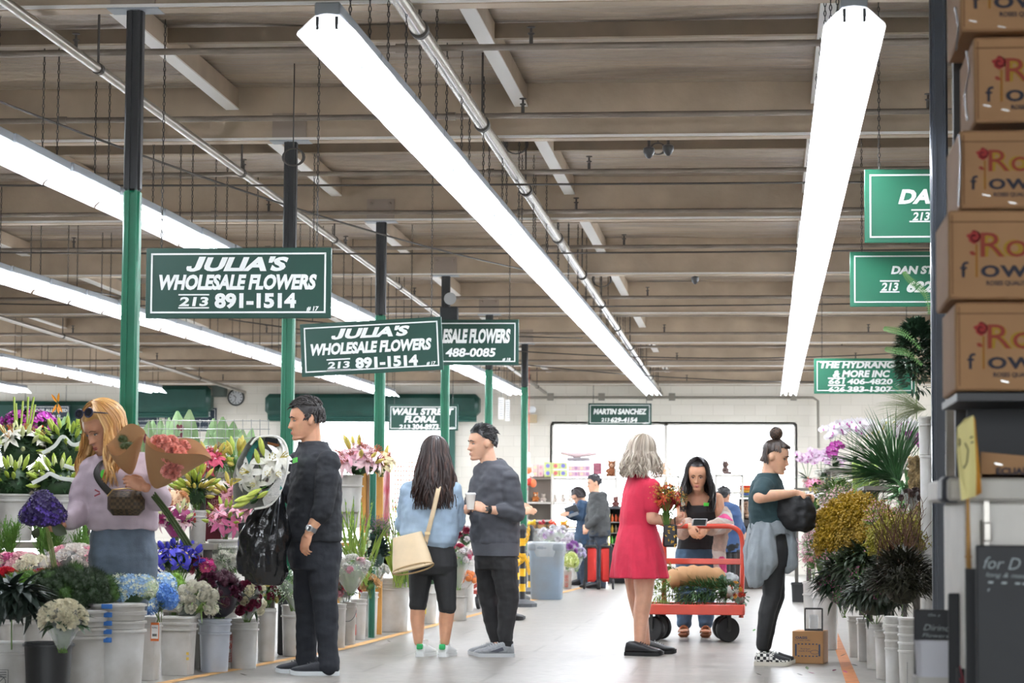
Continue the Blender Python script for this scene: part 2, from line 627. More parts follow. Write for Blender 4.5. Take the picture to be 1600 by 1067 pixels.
# round duct pipes running down the hall
def long_pipe(X, dz, r, label, m, ya, yb, coup):
 t = thing('ceiling_pipe', label, 'pipe', (X, ya, zbeam(ya) + dz))
 q = MB(); q.tube([(X, ya, zbeam(ya) + dz), (X, yb, zbeam(yb) + dz)], r, 20); q.build('pipe', m, t)
 y = ya + 1
 while y < yb:
  z = zbeam(y) + dz
  q = MB(); q.tube([(X, y - .03, z), (X, y + .03, z)], r * 1.22, 20)
  q.tube([(X, y, z), (X, y, z + .45 - dz)], .008, 6)
  q.build('pipe_coupling', steel_d, t); y += coup
long_pipe(-1.98, -.10, .045, 'large silver sprinkler main hanging beside the middle light strip', mat('#b5b0a8', .25, metal=.85, var=.12, vscale=4), 9.5, 45.8, 3.1)
long_pipe(-4.18, -.08, .03, 'slim silver conduit hanging over the flower stall', mat('#a59e94', .3, metal=.8, var=.12, vscale=4), 9.5, 45.8, 4.2)
long_pipe(-10.0, -.08, .03, 'slim silver conduit over the distant part of the stall', mat('#a59e94', .3, metal=.8, var=.12, vscale=4), 20, 45.8, 4.2)
# conduit sagging wires along and across
q = MB()
def wire(mb, a, b, sag, r=.006, n=14):
 a, b = V(a), V(b)
 mb.tube([a.lerp(b, i / n) - V((0, 0, sag * 4 * (i / n) * (1 - i / n))) for i in range(n + 1)], r, 5)
for k, (a_, b_, s_) in enumerate([((-8, 19, 3.72), (5, 19.2, 3.72), .03), ((-8, 23.5, 3.66), (4, 23.8, 3.7), .04), ((-12, 28, 3.6), (3, 28.6, 3.6), .08),
                                  ((-7, 31, 3.6), (2, 36, 3.5), .25), ((-6, 34, 3.55), (3, 41, 3.4), .25), ((-9, 24, 3.7), (-2.5, 33, 3.5), .2), ((-5.2, 15, 3.8), (-2.5, 26, 3.7), .12)]):
 q = MB(); wire(q, a_, b_, s_, .009)
 tag(q.build('electrical_wire', steel_d), ['level wire over the first sign', 'level wire over the second sign', 'wire crossing above mid hall', 'sagging wire running toward the far window', 'sagging wire farthest down the hall', 'slanting wire over the left stall side', 'dark slanting wire between the first columns'][k] + ' under the roof', 'wire', 'wires under the roof')
# cable loops hanging from the pipes
for px, py, Y, r in ((1028, 232, 18.9, .05), (806, 225, 20, .09), (458, 245, 17, .07), (940, 436, 28, .1)):
 p = at(px, py, Y)
 q = MB()
 for k in range(3):
  q.tube([p + V((math.cos(a) * (r + k * .006), k * .008, math.sin(a) * (r * .9))) for a in [2 * math.pi * j / 20 for j in range(20)]], .005, 5, closed=True)
 q.tube([p + V((0, 0, r)), p + V((0, 0, zbeam(Y) + .42 - p.z))], .005, 5)
 tag(q.build('cable_coil', steel_d), 'coiled spare cable hanging ' + {1028: 'beside the aisle sensor', 806: 'beside the silver sprinkler main', 458: 'above the largest JULIA sign', 940: 'in the middle distance under the beams'}[px], 'cable', 'cable coils under the roof')
# pendant sensors
def hang_box(px, py, Y, label, name='ceiling_sensor'):
 p = at(px, py, Y)
 zt = zbeam(Y) + .40
 t = thing(name, label, 'sensor', p)
 q = MB(); q.tube([p, (p.x, p.y, zt)], .012, 8); q.box((p.x, p.y, zt), (.1, .1, .02)); q.build('mounting_rod', steel_d, t)
 q = MB(); q.lathe(p, [(.03, .03), (.045, .02), (.045, -.01), (.03, -.04), (.01, -.06)][::-1], 14); q.build('sensor_dome', mat('#3a3a3a', .3), t)
hang_box(1014, 236, 18.7, 'small sensor on a short rod above the aisle')
hang_box(1044, 232, 18.9, 'small clamp on a thin rod beside the aisle sensor')
hang_box(1086, 436, 27.5, 'dark dome camera under the beam in mid hall', 'dome_camera')

# ------------------------------------------------------------------ far wall with its openings
wall_m = None
def block_wall_mat():
 m = bpy.data.materials.new('painted_blockwork')
 m.use_nodes = True
 N, L = m.node_tree.nodes, m.node_tree.links
 b = N['Principled BSDF']; b.inputs['Roughness'].default_value = .6
 tc = N.new('ShaderNodeTexCoord'); mp = N.new('ShaderNodeMapping'); mp.inputs['Rotation'].default_value = (R(90), 0, 0)
 L.new(tc.outputs['Object'], mp.inputs[0])
 br = N.new('ShaderNodeTexBrick'); br.inputs['Scale'].default_value = 2.5; br.inputs['Mortar Size'].default_value = .006
 br.inputs['Brick Width'].default_value = 1.0; br.inputs['Row Height'].default_value = .5
 br.inputs['Color1'].default_value = lin('#efeae0'); br.inputs['Color2'].default_value = lin('#e9e4d9'); br.inputs['Mortar'].default_value = lin('#cfc9bd')
 L.new(mp.outputs[0], br.inputs['Vector']); L.new(br.outputs[0], b.inputs['Base Color'])
 bp = N.new('ShaderNodeBump'); bp.inputs['Strength'].default_value = .3; bp.inputs['Distance'].default_value = .01; bp.invert = True
 L.new(br.outputs['Fac'], bp.inputs['Height']); L.new(bp.outputs[0], b.inputs['Normal'])
 return m
wall_m = block_wall_mat()
def px_x(px, Y, py=760): return at(px, py, Y).x
ztop2 = 4.05
o1a, o1b = px_x(445, YW), px_x(706, YW)
o2a, o2b = px_x(862, YW), px_x(1243, YW)
zo1 = at(575, 659, YW).z
zo2 = at(1050, 662, YW).z
o0a, o0b = -17.5, px_x(205, YW)
zo0 = at(100, 690, YW).z
q = MB()
def wallpiece(xa, xb, za, zb, t=.2):
 q.box(((xa + xb) / 2, YW + t / 2, (za + zb) / 2), (xb - xa, t, zb - za))
wallpiece(-25, o0a, 0, ztop2)
wallpiece(o0a, o0b, zo0, ztop2); wallpiece(o0b, o1a, 0, ztop2)
wallpiece(o1a, o1b, zo1, ztop2); wallpiece(o1b, o2a, 0, ztop2); wallpiece(o2a, o2b, zo2, ztop2); wallpiece(o2b, 12, 0, ztop2)
tag(q.build('wall_far', wall_m, smooth=False), kind='structure')
# windows frames
alu = mat('#c9ccce', .4, metal=.3)
q = MB()
zb = .75
for x in (o2a, o2a + (o2b - o2a) * .47, o2b):
 q.box((x, YW + .05, (zb + zo2) / 2), (.07, .1, zo2 - zb))
q.box(((o2a + o2b) / 2, YW + .05, zo2), (o2b - o2a, .1, .07)); q.box(((o2a + o2b) / 2, YW + .05, zb), (o2b - o2a, .1, .07))
q.box(((o2a + o2b) / 2, YW + .1, zb / 2), (o2b - o2a, .16, zb))
tag(q.build('window_1', mat('#e4e2dc', .5), smooth=False), kind='structure')
# opening edge trim of the roll-up doors and their dark green coil housings
def rollup(pa, pb, y0, y1, label, Y=45.78):
 A, B = at(pa, y1, Y), at(pb, y0, Y)
 t = thing('rollup_door', label, 'door', ((A.x + B.x) / 2, Y, A.z))
 t['kind'] = 'thing'
 q = MB()
 q.box(((A.x + B.x) / 2, Y, (A.z + B.z) / 2 + .06), (B.x - A.x, .42, B.z - A.z - .1), bev=.08)
 q.build('coil_housing', mat('#1d4a42', .4, var=.2, vscale=3), t)
 q = MB()
 for k in range(5):
  q.tube([(A.x + .05, Y - .1, A.z + .02 + .05 * k), (B.x - .05, Y - .1, A.z + .02 + .05 * k)], .028, 8)
 q.build('rolled_slats', mat('#2f5a52', .4), t)
rollup(416, 750, 617, 658, 'dark green rolled-up door housing over the bright opening behind the couple')
rollup(198, 332, 604, 652, 'dark green rolled-up door housing beside the wall clock')
rollup(-40, 150, 628, 690, 'dark rolled-up door housing behind the orchids and the dogs notice')
q = MB()
for x in (o1a, o1b):
 q.box((x, YW - .04, zo1 / 2), (.12, .1, zo1))
tag(q.build('trim_1', mat('#2a5a50', .5), smooth=False), kind='structure')
# side walls
# side walls with unseen openings added to let daylight wash the far wall
for nm, X in (('wall_left', -25.1), ('wall_right', 12.1)):
 q = MB()
 for ya, yb, za, zb in ((-8, 26, 0, 4.8), (26, 45.2, 3.7, 4.8), (45.2, 46.2, 0, 4.8)): q.box((X, (ya + yb) / 2, (za + zb) / 2), (.2, yb - ya, zb - za))
 tag(q.build(nm, mat('#cfc9bd', .7), smooth=False), kind='structure')
q = MB()
for xa, xb, za in ((-25, BKX[0], 0), (BKX[0], BKX[1], BKZ), (BKX[1], 12, 0)): q.box(((xa + xb) / 2, -8.1, (za + 4.8) / 2), (xb - xa, .2, 4.8 - za))
tag(q.build('wall_back', mat('#b8b0a4', .7), smooth=False), kind='structure')
# conduit along the far wall and a drop
q = MB()
pts = [at(820, 621, 45.8), at(1270, 621, 45.8), at(1278, 626, 45.8), at(1279, 700, 45.8)]
q.tube(pts, .025, 8)
for px in (860, 940, 1015, 1050, 1240):
 p = at(px, 620, 45.8); q.box((p.x, p.y, p.z), (.12, .06, .14))
tag(q.build('wall_conduit', mat('#8f8a80', .5)), 'grey conduit running along the top of the far wall', 'conduit')
q = MB()
p0 = at(230, 603, 45.8)
q.tube([at(250, 604, 45.7), at(318, 604, 45.7), at(328, 608, 45.7), at(328, 618, 45.7)], .05, 8)
tag(q.build('wall_conduit', mat('#6c6860', .5)), 'short bent conduit above the navy trade notices', 'conduit')
q = MB(); p = at(334, 608, 45.8); q.box(p, (.5, .2, .3), bev=.02); tag(q.build('junction_box', mat('#44504a', .5)), 'dark square electrical box near the wall clock', 'electrical box')

# ------------------------------------------------------------------ fluorescent strips
steel_l = mat('#8a8f92', .5, metal=.3)
refl_m = bpy.data.materials.new('translucent_lens')
refl_m.use_nodes = True
_N, _L = refl_m.node_tree.nodes, refl_m.node_tree.links
_t = _N.new('ShaderNodeBsdfTranslucent'); _t.inputs[0].default_value = (.95, .97, 1, 1)
_p = _N.new('ShaderNodeBsdfTransparent')
_x = _N.new('ShaderNodeMixShader'); _x.inputs[0].default_value = .45
_y2 = _N.new('ShaderNodeMixShader'); _y2.inputs[0].default_value = .35
_N['Principled BSDF'].inputs['Base Color'].default_value = (.85, .87, .9, 1)
_L.new(_N['Principled BSDF'].outputs[0], _x.inputs[1]); _L.new(_t.outputs[0], _x.inputs[2])
_L.new(_x.outputs[0], _y2.inputs[1]); _L.new(_p.outputs[0], _y2.inputs[2])
_L.new(_y2.outputs[0], _N['Material Output'].inputs[0])
tube_m = mat('#f4f8ff', .4, emit=TUBE_POWER)
clearm = mat('#dfe6ea', .1, alpha=.25)
def chain_mesh(L, r=.011, n=None, wire_r=.0028):
 q = MB()
 step = r * 2.6
 n = int(L / step)
 for i in range(n):
  c = V((0, 0, i * step + step / 2))
  ax = V((1, 0, 0)) if i % 2 else V((0, 1, 0))
  pts = [c + ax * (r * .62 * math.cos(a)) + V((0, 0, r * 1.55 * math.sin(a))) for a in [2 * math.pi * k / 6 for k in range(6)]]
  q.tube(pts, wire_r, 4, closed=True)
 return q.mesh(mat('#3b3a38', .5, metal=.4))
q = MB(); q.box((0, 0, .05), (.12, 1.2, .06), bev=.006); fix_house = q.mesh(steel_l)
q = MB()
prof = [(-.14, -.075), (-.135, -.06), (-.055, .012), (0, .02), (.055, .012), (.135, -.06), (.14, -.075)]
for side in (0, 1):
 off = .004 * side
 for i in range(len(prof) - 1):
  (xa, za), (xb, zb_) = prof[i], prof[i + 1]
  vs = [(xa, -.61, za + off), (xb, -.61, zb_ + off), (xb, .61, zb_ + off), (xa, .61, za + off)]
  q.add(vs, [(0, 1, 2, 3) if side else (3, 2, 1, 0)])
fix_refl = q.mesh(refl_m, smooth=False)
q = MB(); q.tube([(0, -.59, 0), (0, .59, 0)], .016, 10); fix_tube = q.mesh(tube_m)
q = MB(); q.box((0, 0, .0), (.016, .02, .06)); fix_sock = q.mesh(mat('#3d3f40', .5))
chain_light = chain_mesh(.72)
ZL = 3.33
def strip(X, ya, yb, where, XB=None):
 proto = None
 Y = ya
 k = 0
 while Y < yb:
  x = X if XB is None else X + (XB - X) * (Y - ya) / (yb - ya)
  t = thing('fluorescent_light', nth(k + 1) + ' fluorescent fixture from the near end of the ' + where, 'light', (x, Y + .61, ZL), group='fluorescent fixtures in the ' + where)
  t.rotation_euler = (R(.25 * math.sin(k * 1.7)), 0, 0)
  link_mesh('housing', fix_house, t, (0, 0, .0))
  link_mesh('reflector', fix_refl, t, (0, 0, 0))
  for s in (-.045, .045):
   link_mesh('tube', fix_tube, t, (s, 0, -.035))
   link_mesh('tube_socket', fix_sock, t, (s, -.6, -.02))
  L_ = 2
  for s in (-.05, .05):
   link_mesh('chain', chain_light, t, (s, .3, .08))
  Y += 1.225; k += 1
strip(-2.02, 10.9, 43.0, 'middle strip')
strip(.40, 10.9, 43.0, 'strip over the aisle')
strip(-4.75, 10.9, 43.0, 'strip behind the first hanging sign', -4.5)
strip(-7.3, 17.5, 44.0, 'long strip crossing behind the first column', -6.9)
strip(-11.4, 31, 43.0, 'short strip above the navy notices', -11.0)
strip(-13.6, 36, 43.0, 'farthest short strip')

# ------------------------------------------------------------------ hanging signs
sgreen = mat('#083e32', .45, var=.08, vscale=2)
sgreen2 = mat('#076a4c', .4, var=.06, vscale=3)
swhite = mat('#eef1ef', .5)
sdark = mat('#0b3a30', .4)
def sign(label, x0, x1, y0, y1, Y, lines, roll=0.0, yaw=0.0, small=None, chains=True, board=None, cat='sign', bx=None, bar=None):
 """lines: (text, cx, cy, width, height, shear, bold) in pixels of the photo's frame."""
 board = board or sgreen
 c = at((x0 + x1) / 2, (y0 + y1) / 2, Y)
 k = 1 / ppm(Y)
 w, h = (x1 - x0) * k, (y1 - y0) * k
 t = thing('hanging_sign', label, cat, c)
 Mx = face_cam(c, yaw, roll)
 q = MB(); q.box((0, 0, 0), (w, h, .02), bev=.003)
 o = q.build('board', [board]); o.matrix_basis = Mx; attach(o, t)
 q = MB()
 iw, ih, bw = w / 2 - w * .032, h / 2 - w * .032, max(.009, w * .009)
 for s in (-1, 1):
  q.box((0, s * ih, .0125), (iw * 2 + bw, bw, .004)); q.box((s * iw, 0, .0125), (bw, ih * 2, .004))
 if bar:
  for (bx_, by_, bw_) in bar:
   q.box(((bx_ - (x0 + x1) / 2) * k, -(by_ - (y0 + y1) / 2) * k, .0125), (bw_ * k, max(.006, 2.2 * k), .004))
 o = q.build('border_line', swhite, smooth=False); o.matrix_basis = Mx; attach(o, t)
 for (s, lx, ly, lw, lh, sh, bo) in lines:
  M_ = Mx @ Matrix.Translation(((lx - (x0 + x1) / 2) * k, -(ly - (y0 + y1) / 2) * k, .0135))
  lettering(s, M_, lw * k if lw else None, lh * k, sh, bo, mat_=swhite, parent=t)
 if chains:
  L_ = zbeam(Y) + .40 - (c.z + h / 2)
  cm = chain_mesh(L_)
  for s in (-.42, .42):
   p = c + V((s * w, 0, h / 2 - .01))
   o = link_mesh('chain', cm, None, p); attach(o, t)
 return t
B = .035
sign('large green sign reading JULIA\'S WHOLESALE FLOWERS, nearest and highest of the two', 222, 523, 386, 499, 15.3,
     [("JULIA'S", 371, 412, 166, 24, .25, .05), ('WHOLESALE FLOWERS', 372, 441, 256, 25, .22, .05), ('213', 301, 472, 48, 15, .1, .035), ('891-1514', 401, 471, 132, 25, 0, .05), ('# 17', 494, 484, 20, 8, .2, .04)],
     bar=[(301, 461, 50), (301, 482, 50)])
sign('slightly tilted green sign reading JULIA\'S WHOLESALE FLOWERS, behind the larger one', 467, 694, 500, 584, 20.3,
     [("JULIA'S", 580, 519, 126, 17, .25, .05), ('WHOLESALE FLOWERS', 580, 542, 194, 19, .22, .05), ('213', 527, 568, 36, 11, .1, .035), ('891-1514', 604, 567, 100, 18, 0, .05), ('# 17', 675, 573, 15, 6, .2, .04)],
     roll=R(3), bar=[(527, 559, 38), (527, 576, 38)])
sign('green sign reading WHOLESALE FLOWERS 488-0085, half hidden behind the tilted sign', 626, 812, 499, 571, 25.0,
     [('WHOLESALE FLOWERS', 723, 525, 152, 23, .2, .05), ('488-0085', 736, 551, 80, 14, .15, .035), ('# 18', 793, 562, 13, 5, .2, .04)])
sign('distant green sign reading WALL STREET FLORAL behind the couple', 606, 717, 632, 673, 40.0,
     [('WALL STREET', 661, 643, 98, 11, .2, .05), ('FLORAL', 657, 655, 52, 11, .2, .05), ('213', 632, 667, 18, 7, .1, .035), ('304-8973', 665, 667, 42, 9, .1, .04), ('#20', 707, 669, 10, 4, .2, .03)])
sign('distant green sign reading MARTIN SANCHEZ on the far wall over the window', 919, 1018, 630, 664, 45.0,
     [('MARTIN SANCHEZ', 969, 643, 84, 9, .2, .05), ('213', 946, 656, 13, 6, .1, .03), ('629-4154', 975, 656, 42, 8, .15, .05), ('#24', 1009, 661, 8, 3, .2, .03)])
sign('large green sign starting DAN, behind the dark post by the flower boxes', 1353, 1640, 264, 379, 15.0,
     [('DAN', 1444, 307, 78, 23, .25, .05), ('213', 1440, 338, 27, 13, .2, .03), ('622', 1490, 338, 48, 24, .2, .035)], bar=[(1446, 328, 42), (1446, 346, 48)], board=sgreen2)
sign('green sign starting DAN ST 213 622 hanging below the larger DAN sign', 1330, 1560, 393, 479, 20.0,
     [('DAN ST', 1427, 422, 68, 13, .2, .05), ('213', 1391, 448, 27, 13, .2, .035), ('622', 1437, 448, 40, 18, .2, .05)], bar=[(1391, 439, 30), (1391, 456, 30)], board=sgreen2)
sign('green sign reading THE HYDRANGEA AND MORE INC above the orchids', 1273, 1428, 560, 615, 31.0,
     [('THE HYDRANGEA', 1349, 570, 134, 11, .2, .05), ('& MORE INC', 1346, 584, 88, 11, .2, .05), ('661', 1308, 596, 25, 8, .1, .03), ('406-4820', 1359, 596, 70, 9, .1, .04),
      ('626', 1308, 608, 25, 8, .1, .03), ('383-1307', 1359, 608, 70, 9, .1, .04)], bar=[(1308, 591, 27), (1308, 602, 27)], board=sgreen2)
navy = mat('#2a3848', .5)
sign('navy notice board reading NO DOGS ALLOWED above the magenta orchids', 31, 111, 633, 656, 45.4,
     [('NO DOGS ALLOWED', 71, 641, 72, 5, 0, .04), ('IN BUILDING', 71, 650, 50, 4, 0, .04)], chains=True, board=navy)
sign('navy notice board reading FLORAL TRADE MEMBERS ONLY', 176, 250, 637, 667, 45.985,
     [('FLORAL TRADE', 212, 643, 58, 5, 0, .04), ('MEMBERS ONLY', 212, 650, 56, 4.5, 0, .04), ('Wednesday', 218, 658, 36, 3.5, .2, .0)], chains=False, board=navy)
sign('navy notice board reading NON-TRADE beside the wall clock', 256, 340, 637, 674, 45.98,
     [('NON-TRADE', 296, 647, 68, 7, 0, .04), ('Monday Wednesday Friday', 300, 659, 66, 4, .1, .0), ('Open to the public', 300, 668, 56, 3.5, .1, .0)], chains=False, board=navy)
for o in list(COL.objects):
 if o.name.startswith('hanging_sign') and 'notice board' in o.get('label', ''):
  o.name = 'notice_board'; o['category'] = 'notice'
# wall clock
c = at(369, 621, 45.99)
t = thing('wall_clock', 'round black-rimmed wall clock on the cream block wall', 'clock', c)
for nm, prof, m in (('clock_rim', [(.135, 0), (.165, .0), (.165, .03), (.14, .04), (.135, .02)], mat('#2f3436', .4)), ('clock_face', [(.138, 0), (.138, .024)], mat('#d8dce0', .5))):
 q = MB(); q.lathe((0, 0, 0), prof, 32); o = q.build(nm, m); o.matrix_basis = face_cam(c); attach(o, t)
q = MB()
for k in range(12):
 a = k * math.pi / 6
 q.box((math.sin(a) * .11, math.cos(a) * .11, .026), (.012, .03, .003), rot=-a)
q.box((-.02, .02, .028), (.014, .07, .003), rot=R(50)); q.box((-.01, -.04, .028), (.01, .1, .003), rot=R(-15))
o = q.build('clock_hands', mat('#2f3436', .5), smooth=False); o.matrix_basis = face_cam(c); attach(o, t)
# emergency lamp heads
def emergency(px, py, Y, label, bc='#cdbb9a'):
 p = at(px, py, Y)
 t = thing('emergency_light', label, 'light', p)
 q = MB(); q.box(p + V((-.02, .05, -.17)), (.2, .1, .16), bev=.01); q.build('battery_box', mat(bc, .5), t)
 q = MB(); q.tube([p + V((0, .03, 0)), p + V((0, -.04, 0))], [.05, .07], 16); q.build('lamp_head', mat('#b9bcbd', .3, metal=.5), t)
emergency(832, 640, 45.88, 'small emergency light with beige box on the far wall')
emergency(704, 467, 26.75, 'round emergency lamp above the third hanging sign', '#33373a')
# price lists hanging near the green column
for k, (px, w_) in enumerate(((783, 9), (793, 7))):
 p = at(px, 638 + k * 3, 33.5)
 t = thing('paper_notice', 'white printed sheet hanging from strings by the green column', 'paper', p, group='white hanging sheets by the column')
 q = MB(); q.box(p, (w_ / ppm(33.5), .004, .3)); q.build('sheet', mat('#e8e8e6', .6), t, smooth=False)
 q = MB()
 for j in range(8):
  q.box(p + V((0, -.004, .11 - j * .03)), (w_ / ppm(33.5) * .7, .002, .006))
 q.build('printed_lines', mat('#9a9da0', .6), t, smooth=False)
 q = MB(); q.tube([p + V((0, 0, .15)), (p.x, p.y, zbeam(33.5) + .42)], .003, 5); q.build('string', mat('#777777', .6), t)
# ------------------------------------------------------------------ people
SKIN = {'fair': '#ecc0a2', 'tan': '#d8a282', 'light': '#e8b698', 'brown': '#c99470'}
def skin_mat(k): return mat(SKIN[k], .5, var=.07, vscale=22, sss=.12)
def loft(mb, rings, seg=28, ex=2.3, caps=True, rip=0, ramp=None):
 """rings: (centre, side vector, depth vector); superellipse sections."""
 vs, fs = [], []
 for i, (c, w, d) in enumerate(rings):
  for k in range(seg):
   a = 2 * math.pi * k / seg
   ca, sa = math.cos(a), math.sin(a)
   q = (abs(ca) ** ex + abs(sa) ** ex) ** (-1 / ex)
   g = 1.0
   if rip:
    g += (ramp[i] if ramp else .05) * math.sin(rip * a + .7 * i) + (ramp[i] if ramp else .05) * .5 * math.sin((rip * 2 - 3) * a + 1.3)
   vs.append(V(c) + V(w) * (ca * q * g) + V(d) * (sa * q * g))
 for i in range(len(rings) - 1):
  for k in range(seg):
   a, b = i * seg + k, i * seg + (k + 1) % seg
   fs.append((a, b, b + seg, a + seg))
 if caps:
  fs.append(tuple(range(seg - 1, -1, -1)))
  fs.append(tuple(range((len(rings) - 1) * seg, len(rings) * seg)))
 return mb.add(vs, fs)
def smooth_pts(pts, rs, k=5):
 """Catmull-Rom through joints, radii too."""
 out, ro = [], []
 n = len(pts)
 for i in range(n - 1):
  p0, p1, p2, p3 = pts[max(i - 1, 0)], pts[i], pts[i + 1], pts[min(i + 2, n - 1)]
  for j in range(k):
   t = j / k
   out.append(0.5 * ((2 * p1) + (p2 - p0) * t + (2 * p0 - 5 * p1 + 4 * p2 - p3) * t * t + (3 * p1 - p0 - 3 * p2 + p3) * t ** 3))
   ro.append(rs[i] + (rs[i + 1] - rs[i]) * t)
 out.append(pts[-1]); ro.append(rs[-1])
 return out, ro
def limb(mb, pts, rs, seg=16, sm=False):
 pts = [V(p) for p in pts]
 if sm:
  p2, r2 = smooth_pts(pts, rs)
 else:
  p2, r2 = [], []
  for i in range(len(pts) - 1):
   for j in range(4):
    p2.append(pts[i].lerp(pts[i + 1], j / 4)); r2.append(rs[i] + (rs[i + 1] - rs[i]) * j / 4)
  p2.append(pts[-1]); r2.append(rs[-1])
 mb.tube(p2, r2, seg)
 for p, r in zip(pts, rs):
  mb.ball(p, r, seg, 10)
class HF:
 """head frame: c = middle of the head, H = chin to crown."""
 def __init__(s, c, H, yaw, pitch=0, roll=0):
  y, p = R(yaw), R(pitch)
  f0 = V((math.sin(y), -math.cos(y), 0))
  s.f = (f0 * math.cos(p) - V((0, 0, 1)) * math.sin(p)).normalized()
  s.u = (V((0, 0, 1)) * math.cos(p) + f0 * math.sin(p)).normalized()
  s.x = s.u.cross(s.f).normalized()
  if roll:
   m = Matrix.Rotation(R(roll), 3, s.f)
   s.u, s.x = m @ s.u, m @ s.x
  s.H = H
  s.c = V(c)
  s.o = s.c - s.u * (H * .5)
 def P(s, x, f, u):
  return s.o + (s.x * x + s.f * f + s.u * u) * s.H
 def M(s):
  return Matrix((s.x, s.f, s.u)).transposed()
HEAD = [(0.0, .09, .35, -.20), (.025, .15, .385, -.10), (.08, .20, .395, .03), (.14, .235, .39, .12), (.2, .262, .39, .2), (.27, .285, .38, .27), (.34, .302, .375, .33), (.42, .318, .372, .37),
  (.5, .328, .362, .405), (.56, .333, .37, .425), (.61, .337, .382, .438), (.68, .34, .378, .445), (.76, .33, .345, .435), (.84, .295, .29, .40), (.91, .235, .215, .335), (.96, .165, .13, .25), (.99, .08, .05, .13), (1.0, .01, .0, .05)]
def G(x, s): return math.exp(-(x / s) ** 2)
def head_shape(mb, h, ears=True, fem=False):
 seg = 56
 Z = []
 for i in range(len(HEAD) - 1):
  a, b = HEAD[i], HEAD[i + 1]
  n = 4 if b[0] < .7 else 3
  for j in range(n):
   t = j / n
   Z.append(tuple(a[k] + (b[k] - a[k]) * t for k in range(4)))
 Z.append(HEAD[-1])
 vs, fs = [], []
 for (z, w, fr, bk) in Z:
  mid = (fr - bk) / 2 if bk < 0 else 0
  for k in range(seg):
   a = 2 * math.pi * k / seg
   x, y = math.sin(a), math.cos(a)
   px = w * (abs(x) ** .92) * (1 if x > 0 else -1)
   if bk < 0:
    py = (fr + (-bk)) / 2 + y * (fr - (-bk)) / 2
   else:
    py = y * (fr if y > 0 else bk)
   if y > 0:
    F = 0.0
    F -= .035 * (G(px - .135, .075) + G(px + .135, .075)) * G(z - .505, .045)     # sockets
    F += .018 * (G(px - .13, .1) + G(px + .13, .1)) * G(z - .585, .035)           # brows
    F += .015 * (G(px - .17, .08) + G(px + .17, .08)) * G(z - .38, .08)           # cheeks
    ridge = max(0, min(1, (.56 - z) / .2)) if z > .335 else max(0, 1 - (.335 - z) / .035)
    F += (.03 + .085 * ridge) * (1 if .28 < z < .58 else 0) * G(px, .038 + .03 * max(0, ridge - .5)) * (ridge > 0)
    F += .035 * G(z - .355, .028) * (G(px - .055, .028) + G(px + .055, .028))   # nostril wings
    F += (.032 if fem else .026) * G(z - .225, .018) * G(px, .085)                  # upper lip
    F += (.034 if fem else .028) * G(z - .178, .02) * G(px, .075)                   # lower lip
    F -= .02 * G(z - .13, .02) * G(px, .1)
    F += .02 * G(z - .06, .04) * G(px, .08)                                         # chin
    py += F
   vs.append(h.P(px, py, z))
 for i in range(len(Z) - 1):
  for k in range(seg):
   a, b = i * seg + k, i * seg + (k + 1) % seg
   fs.append((a, b, b + seg, a + seg))
 fs.append(tuple(range(seg - 1, -1, -1)))
 fs.append(tuple(range((len(Z) - 1) * seg, len(Z) * seg)))
 mb.add(vs, fs)
 if ears:
  for s in (-1, 1):
   mb.ball(h.P(s * .335, -.02, .46), (.014, .021, .12 * h.H), 12, 10, M=h.M() @ Matrix.Rotation(R(-8), 3, 'X') @ Matrix.Rotation(R(s * 18), 3, 'Z'))
   mb.tube([h.P(s * .35, -.05 + .06 * math.cos(a), .47 + .11 * math.sin(a)) for a in [R(-60 + 25 * k) for k in range(11)]], .006, 6)
def face_parts(h, parent, brow='#2a1e18', lip='#b5655c', iris='#2a1a12', down=.5, fem=False, open_=.011):
 """eyes, brows and lips as small parts of the person."""
 for s in (-1, 1):
  q = MB()
  q.k = 0
  q.ball(h.P(s * .135, .322, .497), (.058 * h.H, .03 * h.H, (.027 - .012 * down) * h.H), 14, 8, M=h.M())
  q.k = 1
  q.ball(h.P(s * .135 + .0, .338, .497 - .006 * down), (.026 * h.H, .02 * h.H, (.022 - .009 * down) * h.H), 12, 8, M=h.M())
  q.k = 2    # lids and lashes
  top = [h.P(s * .135 + .07 * math.cos(a), .347 - .035 * abs(math.cos(a)), .497 + (.03 - .022 * down) * math.sin(a) + .002) for a in [math.pi * k / 8 for k in range(9)]]
  q.tube(top, [.0012, .0022, .0028, .003, .003, .003, .0028, .0022, .0012], 5)
  q.k = 3
  lid = [h.P(s * .135 + .072 * math.cos(a), .340 - .035 * abs(math.cos(a)), .497 + .036 * math.sin(a) + .004) for a in [math.pi * k / 8 for k in range(9)]]
  q.tube(lid, .004, 6)
  q.build('eye', [mat('#e8e2dc', .3), mat(iris, .2), mat('#1c1512', .6), mat('#b98568', .6)], parent)
  q = MB()
  q.tube([h.P(s * (.055 + .15 * t), .395 - .075 * t * t, .585 + .028 * math.sin(math.pi * min(1, t * 1.2)) - .015 * t) for t in [k / 6 for k in range(7)]],
               [.0032, .0042, .0042, .0038, .0032, .0024, .0012] if not fem else [.002, .0032, .0032, .003, .0024, .0018, .001], 6)
  q.build('eyebrow', mat(brow, .8), parent)
 q = MB()
 q.tube([h.P(x, .408 - 1.6 * x * x, .222 - .5 * x * x + (.008 if abs(x) > .02 else .0)) for x in [-.085 + .17 * k / 10 for k in range(11)]], [.001, .0025, .0035, .004, .004, .0036, .004, .004, .0035, .0025, .001], 6)
 q.tube([h.P(x, .410 - 1.8 * x * x, .186 + .9 * x * x) for x in [-.075 + .15 * k / 10 for k in range(11)]], [.001, .003, .0042, .005, .0054, .0056, .0054, .005, .0042, .003, .001], 6)
 q.build('lips', mat(lip, .45), parent)
